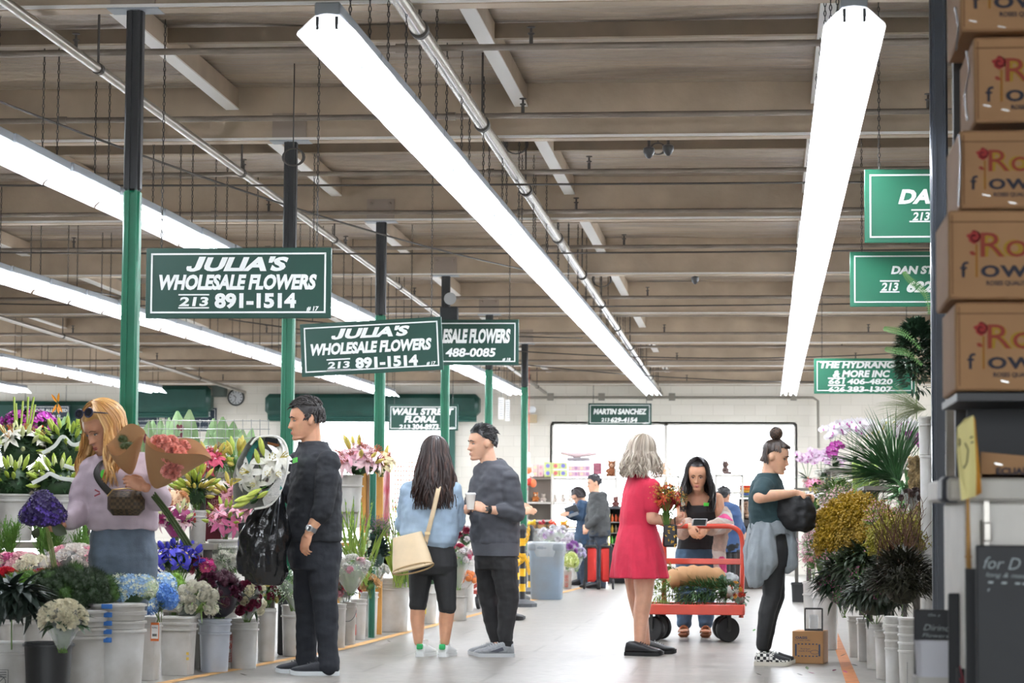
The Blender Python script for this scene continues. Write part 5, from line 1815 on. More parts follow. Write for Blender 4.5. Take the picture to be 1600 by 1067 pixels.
# ------------------------------------------------------------------ the blonde woman and what she holds
def blonde():
 Y = 13.0; j = J(Y)
 t = thing('person', 'person with long blonde hair and sunglasses on her head in a pale lilac sweatshirt', 'person', (j(193, 1100).x, Y, 0))
 h = HF(j(160, 668, -.06), .258, -36, 30, 4)
 b = MB(); head_shape(b, h, fem=True)
 limb(b, [h.P(0, -.12, .28), j(180, 718, .02)], [.052, .06])
 rings = [(j(180, 705, .03), .06, .055), (j(180, 716, .02), .165, .085), (j(183, 740), .195, .12), (j(186, 775), .18, .125), (j(190, 805), .165, .12), (j(192, 830), .165, .12), (j(193, 855), .18, .13), (j(193, 885), .185, .13), (j(193, 905), .16, .11)]
 torso(b, rings, -18, -.012)
 sl, el, wl = j(143, 738, -.02), j(128, 795, -.02), j(104, 817, -.20)
 sr, er, wr = j(220, 730, -.02), j(248, 778, -.10), j(228, 762, -.28)
 for s_, e_, w_ in ((sl, el, wl), (sr, er, wr)):
  limb(b, [s_, e_], [.048, .04]); limb(b, [e_, w_], [.04, .027])
 hand(b, wl, V((-.75, -.3, -.25)), V((-.2, .8, .4)), V((0, -.2, 1)), .85, .95)
 hand(b, wr, V((-.8, -.3, .35)), V((-.1, .8, -.3)), V((0, -.2, 1)), .6, .95)
 for s in (-1, 1):
  limb(b, [j(193 + s * 22, 890), j(186 + s * 16, 985, .02), j(186 + s * 14, 1085, .05)], [.09, .06, .042])
 fuse('body', b, mat('#d39a7a', .5, var=.08, vscale=22, sss=.12), t, .0048, 3)
 face_parts(h, t, brow='#7a5a40', lip='#a8564f', iris='#4a5a5c', down=.95, fem=True)
 ob = long_hair(h, t, [mat('#c8985a', .4), mat('#a97740', .4), mat('#e0b87c', .4)], j(160, 762).z, 300, .0085, .018, 58, part=.05, spread=.035, seed=21, vol=1.08, push=.02)
 # sunglasses pushed up into the hair
 q = MB()
 for s in (-1, 1):
  q.k = 0
  cpt = h.P(s * .17, .25, .985)
  ring = [cpt + (h.x * math.cos(a) * .034 + (h.u * .75 - h.f * .5).normalized() * math.sin(a) * .024) + h.f * (.004) for a in [2 * math.pi * k / 20 for k in range(20)]]
  q.tube(ring, .0045, 6, closed=True)
  q.k = 1; q.add(ring, [tuple(range(20))])
  q.k = 0; q.tube([h.P(s * .30, .24, .97), h.P(s * .40, .05, .84), h.P(s * .41, -.14, .68)], .0035, 5)
 q.tube([h.P(-.04, .26, 1.0), h.P(.04, .26, 1.0)], .004, 5)
 q.build('sunglasses', [mat('#2a2d45', .3), mat('#23242c', .1)], t)
 c = MB()
 torso(c, [(j(180, 706, .03), .085, .08), (j(180, 717, .02), .18, .105), (j(183, 740), .215, .145), (j(186, 775), .205, .155), (j(190, 805), .20, .15), (j(192, 818), .195, .145), (j(192, 829), .185, .135)], -18, .008)
 limb(c, [sl, el, el.lerp(wl, .88)], [.078, .085, .045]); limb(c, [sr, er, er.lerp(wr, .8)], [.078, .075, .045])
 lil = knit('#c3b2bc')
 fuse('sweatshirt', c, lil, t, .007, 3, wob=.015, wscale=(7, 7, 9), seed=31)
 c = MB(); torso(c, [(j(192, 822), .168, .122), (j(192, 845), .178, .13), (j(193, 870), .192, .138), (j(193, 905), .18, .13)], -18, .006)
 for s in (-1, 1): limb(c, [j(193 + s * 22, 890), j(186 + s * 16, 985, .02), j(186 + s * 14, 1090, .05)], [.102, .066, .055])
 fuse('jeans', c, mat('#63707f', .8, var=.25, vscale=9, bump=.15, bscale=160), t, .0075, 3, wob=.006, seed=33)
 wh = mat('#e4e4e2', .5)
 for s in (-1, 1): shoe(t, (j(186 + s * 14, 1100, .1).x, Y + .12, 0), -10, .26, .1, wh, wh, .085, laces=wh)
 c = MB(); c.add([j(162 + 9 * math.cos(a) * .6, 741 + 8 * math.sin(a), -.175) for a in [k * math.pi / 4 for k in range(8)]], [tuple(range(8))]); c.build('name_sticker', mat('#4fd63a', .5), t, smooth=False)
 c = MB(); c.box(j(152, 767, -.165), (.03, .004, .008), rot=0, M=Matrix.Rotation(R(25), 3, 'Y')); c.box(j(152, 773, -.165), (.035, .004, .008), M=Matrix.Rotation(R(-25), 3, 'Y')); c.build('chest_logo', mat('#a04a52', .6), t, smooth=False)
 # bag
 k = thing('crossbody_bag', 'small brown patterned bag with black strap across the lilac sweatshirt', 'bag', j(196, 803, -.2))
 q = MB()
 cc = j(197, 786, -.20)
 q.box(cc, (.215, .09, .135), bev=.035, M=Matrix.Rotation(R(-12), 3, 'Z'))
 bag_m = bpy.data.materials.new('brown_check'); bag_m.use_nodes = True
 cn = bag_m.node_tree.nodes.new('ShaderNodeTexChecker'); cn.inputs['Scale'].default_value = 60; cn.inputs[1].default_value = lin('#5b4a35'); cn.inputs[2].default_value = lin('#3c3126')
 tc = bag_m.node_tree.nodes.new('ShaderNodeTexCoord'); bag_m.node_tree.links.new(tc.outputs['Object'], cn.inputs[0]); bag_m.node_tree.links.new(cn.outputs[0], bag_m.node_tree.nodes['Principled BSDF'].inputs['Base Color'])
 q.build('bag_body', bag_m, k)
 q = MB(); q.tube([j(168, 775, -.235), j(176, 765, -.245), j(200, 763, -.25), j(224, 768, -.24)], .004, 6); q.build('zipper', mat('#c9a869', .4, metal=.5), k)
 q = MB(); sp, sr_ = smooth_pts([j(172, 770, -.20), j(158, 755, -.19), j(150, 738, -.16), j(158, 722, -.10), j(178, 708, -.02), j(196, 712, .1)], [.018] * 6, 4); q.tube(sp, sr_, 8, flat=.25, hint=(0, 1, 0)); q.build('strap', mat('#26231f', .6), k)
 # big purple hydrangea held out
 hy = thing('hydrangea_stem', 'deep purple hydrangea held out by the blonde person over the buckets', 'flower', j(86, 885, -.22))
 m_ = flower('hydrangea', '#33225a', '#5a3fa0')
 T = hy.location
 for (dx, dy, s_) in ((67, 800, 1.45), (50, 806, 1.0), (84, 806, 1.0), (66, 786, 1.0)):
  link_mesh('hydrangea_head', m_, hy, M=align(V((-.1, -.2, 1)), j(dx, dy, -.24) - T, s_))
 q = MB()
 for o_ in (-3, 0, 3): q.tube([j(86 + o_, 890, -.22), j(78 + o_, 845, -.23), j(70, 812, -.22)], .0045, 6)
 q.build('flower_stem', mat('#7f8f4e', .5), hy)
 q = MB(); q.petal(j(82, 822, -.25), (1, -.2, -.55), (0, -1, 0), .085, .07, -.4, .2, 4); q.petal(j(60, 826, -.25), (-.5, -.2, -.9), (0, -1, 0), .06, .05, -.4, .2, 4); q.build('leaf', mat('#3f4a30', .5), hy)
 # kraft paper bouquets on her arm
 def kraft(px, py, r, L, lean, label, bl, seed, dy, sp):
  b_ = thing('wrapped_bouquet', label, 'flowers', j(px + lean[0] * L * 289, py + lean[1] * L * 289, dy))
  q = MB()
  C = j(px, py, dy); ba = j(px + lean[0] * L * 289, py + lean[1] * L * 289, dy + .05)
  ax = (C - ba).normalized(); x, y, _ = frame_of(ax, (0, 1, 0))
  vs, fs = [], []
  n, rows = 44, 8
  for side, off in ((0, 0), (1, -.003)):
   for i in range(rows + 1):
    t_ = i / rows
    for k_ in range(n):
     a = 2 * math.pi * k_ / n
     g = (.12 + .88 * t_ ** .8) * r + off
     rim = L * (1.25 + .28 * math.cos(a - sp) + .10 * math.cos(3 * a + 1))
     flare = 1 + .25 * max(0, t_ - .6) * math.cos(a - sp) + .03 * math.sin(5 * a)
     vs.append(ba + ax * (rim * t_) + (x * math.cos(a) + y * math.sin(a) * .8) * g * flare)
  for sd in (0, 1):
   o_ = sd * (rows + 1) * n
   for i in range(rows):
    for k_ in range(n):
     a, b2 = o_ + i * n + k_, o_ + i * n + (k_ + 1) % n
     fs.append((a, b2, b2 + n, a + n) if sd == 0 else (a + n, b2 + n, b2, a))
  q.add(vs, fs); q.build('kraft_wrap', KRAFT, b_)
  rr = random.Random(seed)
  for i in range(bl[1]):
   a = rr.uniform(0, 6.28); g = rr.uniform(0, .6) * r
   p = ba + ax * (L * rr.uniform(.95, 1.15)) + (x * math.cos(a) + y * math.sin(a)) * g
   link_mesh(KNAME[bl[0].name.split('.')[0]], bl[0], b_, M=align(ax + rnd_dir(rr) * .3 + V((0, -.5, 0)), p - b_.location, bl[2]))
  return b_, ba, ax
 kb, ba, ax = kraft(258, 728, .185, .22, (-.25, .5), 'large kraft paper cone of coral carnations on the blonde person\'s arm', (flower('carnation', '#f2aa9c'), 16, 1.0), 3, -.30, R(200))
 T = kb.location
 for px_, py_ in ((270, 705), (274, 718), (268, 729), (262, 738), (272, 741), (266, 716), (276, 730)):
  link_mesh('carnation_bloom', flower('carnation', '#f2aa9c'), kb, M=align(V((.1, -1, .3)), j(px_, py_, -.41) - T, 1.0))
 q = MB()
 for k_ in range(16):
  o_ = V((random.uniform(-.02, .02), random.uniform(-.02, .02), 0))
  q.tube([j(232, 762, -.24) + o_, j(262, 800, -.26) + o_ * 1.0, j(296, 852, -.28) + o_ * 1.1], .0045, 5)
 q.build('flower_stems', mat('#4b5a35', .5), kb)
 kraft(198, 712, .11, .16, (.12, .6), 'smaller kraft paper bouquet tucked under the blonde person\'s chin', (flower('moss', '#4c5a30'), 3, .7), 5, -.27, R(140))
blonde()

# newspaper bouquet and black bag of the man in black
def news_bouquet():
 Y = 15.45; j = J(Y)
 b_ = thing('wrapped_bouquet', 'white lilies wrapped in newspaper held by the person in black', 'flowers', j(425, 790))
 T = b_.location
 q = MB()
 # back sheet, an open trough leaning left
 W_ = 9; Hn = 9
 out = [(372, 795), (371, 745), (378, 720), (392, 695), (402, 684), (425, 681), (440, 686), (448, 700), (450, 722), (446, 745), (436, 772), (420, 790), (398, 795)]
 c0 = V((0, 0, 0))
 for p in out: c0 += j(*p)
 c0 /= len(out)
 ring = [j(*p) for p in out]
 n = len(ring)
 vs = []
 for s_, dy in ((1.0, -.14), (.99, -.02), (.86, .07), (.55, .12), (.05, .14)):
  for p in ring: vs.append(c0 + (p - c0) * s_ + V((0, dy, 0)))
 fs = []
 for i in range(4):
  for k in range(n): fs.append((i * n + k, i * n + (k + 1) % n, (i + 1) * n + (k + 1) % n, (i + 1) * n + k))
 q.add(vs, fs)
 q.build('newspaper_wrap', NEWS, b_)
 # rolled front lip
 q = MB(); sp, sr_ = smooth_pts([j(*p, -.145) for p in out[3:]] , [.008] * len(out[3:]), 4); q.tube(sp, sr_, 6); q.build('paper_edge', mat('#e6e4de', .8), b_)
 teal = mat('#3d8f86', .7)
 def strip_(pts, w, m, nm, yoff=-.02):
  q = MB()
  P_ = [j(a, b2, yoff) for a, b2 in pts]
  for i in range(len(P_) - 1): q.bar(P_[i], P_[i + 1], w, .003, hint=(0, 1, 0))
  q.build(nm, m, b_, smooth=False)
 strip_([(384, 728), (392, 706), (404, 690)], .035, teal, 'printed_band', -.055)
 strip_([(414, 686), (434, 690)], .03, mat('#3a4148', .7), 'printed_band', -.05)
 strip_([(418, 692), (436, 696)], .016, mat('#c07a4a', .7), 'printed_band', -.055)
 strip_([(419, 772), (438, 758)], .05, teal, 'printed_band', -.16)
 q = MB()
 # front flap of paper, lower right
 q.add([j(413, 792, -.15), j(436, 775, -.16), j(449, 740, -.14), j(438, 742, -.17), j(420, 765, -.18), j(410, 780, -.17)], [(0, 1, 2, 3, 4, 5), (5, 4, 3, 2, 1, 0)])
 q.build('newspaper_wrap', NEWS, b_, smooth=False)
 li, bu = flower('lily', '#f0efe6', '#c9b84a'), flower('bud', '#c2cf5e')
 for (px, py, d, s_) in ((392, 738, (-.6, -1, .1), 1.3), (380, 748, (-.9, -.8, -.3), 1.2), (424, 722, (.3, -1, .5), 1.4), (436, 716, (.9, -.8, .4), 1.2), (418, 735, (.2, -1, -.3), 1.1), (400, 755, (-.2, -1, -.2), 1.0), (430, 738, (.6, -1, -.2), 1.1)):
  link_mesh('lily_bloom', li, b_, M=align(V(d), j(px, py, -.15) - T, s_))
 for (px, py, d, s_) in ((412, 712, (-.15, -.4, 1), 1.4), (405, 726, (-.2, -.4, 1), 1.2), (398, 775, (-.9, -.5, -.25), 1.5), (390, 783, (-.9, -.5, -.35), 1.3), (408, 764, (-.9, -.5, -.5), 1.2), (402, 778, (.9, -.5, .5), 1.1)):
  link_mesh('flower_bud', bu, b_, M=align(V(d), j(px, py, -.18) - T, s_))
 q = MB(); rr = random.Random(4)
 for k in range(26):
  q.petal(j(rr.uniform(388, 430), rr.uniform(730, 780), -.08), V((rr.uniform(-1, .5), -.6, rr.uniform(-.6, 1))), (0, -1, 0), .10, .025, .4, .3, 4)
 q.build('leaf', DKGREEN, b_)
news_bouquet()
def black_bag():
 Y = 15.55; j = J(Y)
 k = thing('plastic_bag', 'large shiny black plastic bag carried low by the person in black', 'bag', j(412, 905))
 c = MB()
 loft(c, [(j(436, 758), V((.02, 0, 0)), V((0, .02, 0))), (j(432, 775), V((.045, 0, 0)), V((0, .035, 0))), (j(418, 805), V((.13, 0, 0)), V((0, .07, 0))), (j(412, 835), V((.16, 0, 0)), V((0, .11, 0))), (j(410, 870), V((.165, 0, 0)), V((0, .12, 0))), (j(413, 895), V((.15, 0, 0)), V((0, .11, 0))), (j(418, 913), V((.09, 0, 0)), V((0, .07, 0)))], 40, 2.4, rip=7, ramp=[.1, .1, .08, .05, .04, .05, .06])
 fuse('bag_body', c, mat('#191a1c', .22, bump=.8, bscale=9, coat=.3), k, .0085, 1, wob=.022, wscale=(10, 10, 6), seed=44)
 # the flat folded bag behind
 q = MB(); q.add([j(372, 818, .05), j(406, 812, .03), j(412, 905, .03), j(378, 900, .05), j(374, 818, .08), j(406, 812, .07), j(412, 905, .07), j(380, 900, .08)], [(0, 1, 2, 3), (7, 6, 5, 4), (0, 4, 5, 1), (1, 5, 6, 2), (2, 6, 7, 3), (3, 7, 4, 0)])
 q.build('folded_side', mat('#1d1e20', .35, bump=.3, bscale=9), k, smooth=False)
 q = MB()
 for a, b2 in (((436, 762), (404, 815)), ((436, 765), (420, 845)), ((438, 765), (430, 850))):
  q.tube([j(*a, -.02), V(j(*a, -.06)).lerp(j(*b2, -.13), .5), j(*b2, -.11)], [.003, .006, .002], 5)
 q.build('plastic_folds', mat('#3d4043', .15, coat=.5), k)
black_bag()

# ---- far people
def simple_person(label, Y, head, H, yaw, pitch, rings, arms, legs, skin, mats_, hair, feet, shoecol='#1a1a1c', yawb=0, gcol='shirt', ex=None, fem=False, sleeves=1.0):
 j = J(Y)
 t = thing('person', label, 'person', (j(legs[0][-1][0], legs[0][-1][1]).x, Y, 0))
 h = HF(j(*head), H, yaw, pitch)
 b = MB(); head_shape(b, h, fem=fem)
 rg = [(j(*p), w, d) for p, w, d in rings]
 limb(b, [h.P(0, -.1, .3), rg[0][0]], [.055, .06])
 torso(b, rg, yawb, -.012)
 A = [[j(*p) for p in a[:3]] + [a[3]] for a in arms]
 for s_, e_, w_, hd in A:
  limb(b, [s_, e_, w_], [.048, .04, .027]); hand(b, w_, V(hd), V((0, .8, -.3)), V((0, -.4, 1)), .5, 1.0)
 LL = [[j(*p) for p in l] for l in legs]
 for l in LL: limb(b, l, [.085, .058, .04])
 fuse('body', b, skin_mat(skin), t, .008, 2)
 face_parts(h, t, down=.9, fem=fem)
 c = MB(); torso(c, rg, yawb, .012)
 for s_, e_, w_, hd in A: limb(c, [s_, e_, e_.lerp(w_, sleeves)], [.07, .062, .05])
 fuse(gcol, c, mats_[0], t, .010, 2, wob=.01, seed=int(Y))
 c = MB(); torso(c, [(rg[-2][0], rg[-2][1], rg[-2][2]), (rg[-1][0], rg[-1][1], rg[-1][2])], yawb, .012)
 for l in LL: limb(c, l, [.1, .082, .07])
 fuse('trousers', c, mats_[1], t, .010, 2, wob=.009, seed=int(Y) + 1)
 hair(h, t)
 for f_ in feet: shoe(t, (j(f_[0], 900, f_[1]).x, Y + f_[1], 0), f_[2], .28, .1, mat(shoecol, .5), mat('#141416', .6), .085)
 return t
simple_person('person in a dark grey zip jacket and navy trousers beside red shopping trolleys', 36.0, (928, 755), .25, -70, 10,
 [((931, 768), .06, .06), ((933, 771), .20, .09), ((935, 785), .21, .13), ((936, 805), .19, .14), ((937, 828), .19, .14), ((937, 838), .18, .14)],
 [((942, 775, -.15), (938, 805, -.2), (919, 822, -.2), (-.5, 0, -1)), ((926, 775, .15), (922, 803, .15), (918, 818, .1), (-.4, 0, -1))],
 [((939, 838, -.07), (939, 875, -.08), (940, 915, -.08)), ((931, 838, .08), (930, 875, .08), (931, 915, .08))], 'light', (knit('#4b4d4e'), mat('#2e3947', .8)),
 lambda h, t: short_hair(h, t, [mat('#26262a', .5)], .03, (0, -.1, .6), 220, 5, front=.78, r=.006), [(944, -.1, -80), (935, .1, -86)], yawb=-70, gcol='jacket')
simple_person('person in a navy top with dark tied hair bending over the fruit baskets', 37.5, (903, 775), .235, -60, 40,
 [((911, 782), .06, .05), ((913, 786), .155, .08), ((916, 800), .165, .11), ((915, 820), .15, .12), ((913, 838), .16, .13), ((912, 852), .17, .13)],
 [((908, 788, -.15), (905, 808, -.2), (893, 803, -.3), (-1, -.2, .1)), ((902, 790, .1), (898, 808, .1), (888, 806, -.1), (-1, 0, .2))],
 [((913, 852, -.07), (913, 880, -.07), (914, 912, -.07)), ((909, 852, .07), (909, 880, .07), (909, 912, .07))], 'light', (mat('#27405a', .8), mat('#2b394a', .8)),
 lambda h, t: long_hair(h, t, [mat('#2a2526', .5), mat('#3a3334', .5)], h.P(0, -.3, .1).z, 90, .012, .01, 60, seed=9, spread=.04), [(916, 0, -70), (911, .12, -70)], yawb=-60, gcol='top', fem=True)
t = thing('clipboard', 'dark grey folder held open by the bending person in the navy top', 'folder', at(893, 800, 37.2))
q = MB(); q.box(at(893, 797, 37.2), (.20, .03, .15), M=Matrix.Rotation(R(-20), 3, 'Y') @ Matrix.Rotation(R(25), 3, 'X'), bev=.006); q.build('folder_cover', mat('#4c5055', .6), t)
q = MB(); q.box(at(896, 804, 37.1), (.16, .02, .05), M=Matrix.Rotation(R(-20), 3, 'Y'), bev=.004); q.build('folder_pocket', mat('#7c8086', .6), t)
simple_person('person in a blue shirt and black trousers browsing behind the leaning person', 32.0, (1131, 775), .24, 150, 10,
 [((1133, 784), .06, .05), ((1134, 789), .17, .09), ((1136, 805), .19, .12), ((1137, 825), .18, .13), ((1136, 845), .175, .13), ((1135, 862), .17, .13)],
 [((1125, 795, 0), (1126, 815, .05), (1132, 828, .2), (.2, .6, 0)), ((1148, 795, 0), (1153, 815, 0), (1160, 830, .1), (.2, .4, -1))],
 [((1131, 862, 0), (1131, 890, 0), (1131, 925, 0)), ((1140, 862, .1), (1140, 890, .1), (1140, 925, .1))], 'tan', (mat('#3c5680', .8), mat('#1f2023', .8)),
 lambda h, t: short_hair(h, t, [mat('#2a2a2c', .5)], .03, (0, -.1, .6), 150, 6, r=.006), [(1131, 0, 170), (1140, .1, 170)], yawb=150)
simple_person('person in a black sleeved top reaching out behind the person in the charcoal sweatshirt', 24.5, (778, 736), .23, 75, 10,
 [((779, 752), .06, .05), ((780, 758), .17, .09), ((782, 780), .18, .11), ((783, 810), .165, .12), ((783, 840), .165, .12), ((783, 860), .17, .13)],
 [((786, 766, -.15), (797, 812, -.25), (816, 799, -.32), (1, -.1, .05)), ((786, 766, .12), (796, 808, .1), (810, 792, -.05), (1, -.1, -.1))],
 [((782, 860, -.07), (782, 905, -.07), (782, 955, -.07)), ((784, 860, .09), (784, 905, .09), (784, 955, .09))], 'light', (mat('#1e2024', .8), mat('#1d1e21', .8)),
 lambda h, t: short_hair(h, t, [mat('#2a2422', .5)], .03, (0, -.1, .6), 150, 6, r=.006), [(777, -.05, 80), (779, .1, 80)], yawb=75, sleeves=.6)
# ------------------------------------------------------------------ the flower stall on the near side
white_wood = mat('#8a8478', .7, var=.15, vscale=5)
F = flower
LILYW = F('lily', '#ecebdc', '#b9863a'); LILYP = F('lily', '#e9a9bb', '#a8553a'); LILYPP = F('lily', '#f0ccd2', '#a8553a'); STAR = F('lily', '#d4506e', '#a8553a')
BUDG = F('bud', '#a4b848'); BUDY = F('bud', '#c9b95a'); BUDW = F('bud', '#d5dba2')
# --- stepped display stand behind the floor buckets
st = thing('display_stand', 'stepped display stand carrying the tiers of lily buckets', 'stand', (-4.6, 16.5, 0))
for (za, zb_, ya, yb, xa, xb) in ((.40, .44, 15.6, 16.15, -6.0, -3.72), (.80, .84, 16.25, 16.8, -6.1, -3.75), (1.18, 1.22, 16.9, 17.5, -6.3, -3.95), (1.32, 1.36, 17.82, 18.75, -6.4, -3.8)):
 q = MB(); q.box(((xa + xb) / 2, (ya + yb) / 2, (za + zb_) / 2), (xb - xa, yb - ya, zb_ - za)); q.build('shelf_board', white_wood, st, smooth=False)
 for x in (xa + .05, (xa + xb) / 2, xb - .05):
  q = MB(); q.box((x, yb - .04, za / 2), (.05, .05, za)); q.build('stand_leg', mat('#4a4640', .7), st, smooth=False)
  q = MB(); q.box((x, ya + .04, za / 2), (.05, .05, za)); q.build('stand_leg', mat('#4a4640', .7), st, smooth=False)

# --- front row of buckets on the floor
def bears(t, X, Y, r, z0, H): warn_label(.15, '#5d5d5c', .42, .09)(t, X, Y, r, z0, H)
bucket('white bucket with a grey printed safety panel at the very corner of the stall', 6, 1003, 1110, 76, Y=12.2, bands=(.0, .13), deco=bears)
bucket('tall black bucket of cellophane-wrapped white roses', 76, 1003, 1115, 78, Y=12.0, m=BBLK, bands=(.02,), tap=.8)
bucket('white bucket in a nested stack holding the dark mossy greenery', 130, 953, 1115, 86, Y=12.45, nest=3, bands=(.0, .09), deco=warn_label(-.9, '#5d5d5c'))
def spray_blue(t, X, Y, r, z0, H):
 q = MB()
 for k in range(5):
  a = -.1
  q.box((X + r * 1.09 * math.sin(a), Y - r * 1.09 * math.cos(a), z0 + H + .125 - .044 * k), (.062, .006, .026), rot=a, bev=.01)
 q.build('blue_paint_mark', mat('#3a76c4', .6), t)
bucket('white bucket with five dabs of blue paint on its nested rims', 184, 943, 1112, 88, Y=12.55, nest=3, bands=(.0, .09), deco=spray_blue)
def orange_tag(t, X, Y, r, z0, H):
 q = MB(); p = V((at(242, 987, Y - r - .01)))
 q.box(p, (.052, .004, .115)); q.build('orange_tag', mat('#d9743a', .6), t, smooth=False)
 q = MB(); q.box(p + V((0, -.004, .0)), (.044, .003, .085)); q.build('white_label', mat('#eceae6', .6), t, smooth=False)
 lettering('FLORAL', face_cam(p + V((0, -.007, .026))), .034, .009, 0, .02, mat_=mat('#55555a', .6), parent=t)
 q = MB()
 for k in range(7): q.box(p + V((-.012 + .004 * k, -.007, -.02)), (.002, .002, .016))
 q.build('barcode', mat('#3a3a3c', .6), t, smooth=False)
bucket('white square bucket with an orange-edged paper tag', 228, 963, 1064, 46, sq=.55, bands=(.0, .14), deco=orange_tag)
def yel(t, X, Y, r, z0, H):
 q = MB()
 for k in range(2): q.box(at(293, 1021 + 8 * k, Y - r - .006), (.016, .004, .018))
 q.build('yellow_sticker', mat('#c9a94a', .6), t, smooth=False)
bucket('white square bucket with two small yellow stickers under the white tulips', 279, 963, 1056, 53, sq=.55, bands=(.0, .10, .2), deco=yel)
bucket('bluish white bucket between the square bucket and the red-panel bucket', 336, 967, 1051, 50, m=BW2, bands=(.0, .08, .25))
bucket('white bucket with a red safety panel beside the first black post foot', 381, 966, 1046, 46, bands=(.0, .07, .2), deco=warn_label(-.95, '#b5463a', .55))
bucket('white bucket half hidden behind the foot of the second column', 417, 950, 1034, 30, bands=(.04,))
bucket('white bucket behind the person in black\'s legs', 461, 945, 1026, 42, bands=(.0, .2))
# --- bunches in the front row
bouquet('drooping dark green foliage bunch at the corner of the stall', 18, 935, 12.2, 62, 38, [], (mat('#24332a', .5, var=.3, vscale=10), 190, .17, .045), base_py=1015, lup=-.1, core=.75)
q_ = bouquet('white roses in a crinkled cellophane sleeve in the black bucket', 98, 968, 11.95, 34, 24, [(F('rose', '#e6dfc6'), 26, 1.0)], (DKGREEN, 60, .12, .035), base_py=1020, wrap=CLEAR, up=.2)
bouquet('dark green mossy pompon bunch over the nested buckets', 112, 928, 12.7, 62, 34, [(F('moss', '#22391a'), 60, 1.2), (F('moss', '#3f6322'), 22, 1.35)], (DKGREEN, 60, .07, .02), base_py=966, core=.7)
bouquet('bright green mossy pompon clump beside the dark one', 40, 918, 12.9, 32, 16, [(F('moss', '#5f8a2c'), 18, 1.2)], (GREEN, 30, .07, .02), base_py=960)
HB, HLB, HW = F('hydrangea', '#4f83cf', '#7aa6de'), F('hydrangea', '#9fc3e6', '#dfe6d8'), F('hydrangea', '#d3dfb8', '#eef0dd')
bouquet('pale blue and cream hydrangeas in the blue-dabbed bucket', 205, 925, 12.95, 38, 26, [(HLB, 5, 1.0), (HW, 3, .95)], (DKGREEN, 34, .12, .06), base_py=958, zmin=-.1, front=True)
bouquet('deep blue hydrangeas hanging over the orange-tagged bucket', 246, 935, 14.85, 26, 28, [(HB, 5, 1.0), (HLB, 3, 1.0)], (DKGREEN, 26, .12, .06), base_py=972, zmin=-.5, front=True)
bouquet('bright lime mossy bunch behind the white tulips', 272, 925, 15.75, 13, 22, [(F('moss', '#7ba832'), 14, 1.1)], (GREEN, 20, .07, .02), base_py=968)
bouquet('white tulip-like buds in a clear sleeve leaning out of the square bucket', 308, 938, 15.6, 30, 26, [(F('peony', '#e9e5d6'), 22, 1.05)], (mat('#7d9a52', .5), 60, .16, .010), base_py=975, base_px=285, wrap=CLEAR, front=True, zmin=-.5)
bouquet('very dark maroon bunch above the bluish bucket', 343, 930, 15.9, 34, 36, [(F('carnation', '#5b1f3c'), 18, .9), (F('moss', '#4a1a30'), 16, 1.0)], (mat('#2a2530', .5), 90, .10, .03), base_py=975, core=.85)
bouquet('cream freesias and maroon blooms above the red-panel bucket', 386, 938, 16.1, 28, 30, [(F('peony', '#ece6cc'), 12, .8), (F('carnation', '#7a1f40'), 14, .8), (F('lily', '#efe9d5', '#c9b84a'), 4, .6)], (DKGREEN, 60, .10, .02), base_py=972, front=True, zmin=-.6, wrap=CLEAR)
bouquet('mixed maroon and yellow sprigs in the half hidden bucket', 416, 930, 17.15, 18, 20, [(F('carnation', '#8a2848'), 10, .8), (F('rose', '#e3d48a'), 4, .6)], (GREEN, 40, .08, .02), base_py=960)
bouquet('white babys-breath sprays in clear plastic behind the black post', 458, 925, 17.1, 20, 26, [(F('spray', '#eef0e8'), 14, .8)], (mat('#8da37a', .5), 40, .10, .015), base_py=955, wrap=CLEAR)

# --- second row: on the floor behind
MUMW, GERB = F('mum', '#eeece2'), F('gerbera', '#e46a8c', '#e2b84a')
rows2 = [
 ('row of pink and cream roses in clear sleeves beside the purple hydrangea', 32, 890, 14.3, 46, 22, [(F('rose', '#efc3c8'), 14, 1.1), (F('rose', '#ece6d2'), 16, 1.1), (F('rose', '#d06a98'), 8, 1.0)], (DKGREEN, 50, .10, .03), CLEAR),
 ('white and blush roses in a clear sleeve in front of the jeans', 118, 878, 14.4, 42, 22, [(F('rose', '#f0e9e2'), 18, 1.1), (F('rose', '#e9a9b8'), 12, 1.0), (F('rose', '#c92f45'), 2, 1.0)], (DKGREEN, 50, .10, .03), CLEAR),
 ('red roses low beside the mossy clump', 62, 908, 13.9, 30, 12, [(F('rose', '#c42c40'), 14, 1.0), (F('rose', '#cf7fb4'), 8, .9)], (DKGREEN, 30, .08, .03), None),
 ('crimson roses at the corner of the stall', 8, 908, 13.6, 16, 14, [(F('rose', '#c9263c'), 9, 1.15)], (DKGREEN, 20, .08, .03), None),
 ('small red rose bunch between the blonde person\'s legs and hydrangeas', 196, 897, 13.7, 12, 8, [(F('rose', '#b5263a'), 6, 1.0)], (DKGREEN, 14, .08, .03), None),
]
for lb, px, py, Y, rx, rz, kd, lv, wr in rows2:
 bouquet(lb, px, py, Y, rx, rz, kd, lv, base_py=960, wrap=wr)
 bucket('white bucket under the ' + lb[:60].rsplit(' ', 1)[0], px, 945, None, min(70, rx * 1.7), Y=Y, bands=(.0, .2))
CON = mat('#5f8a34', .6, var=.3, vscale=14)
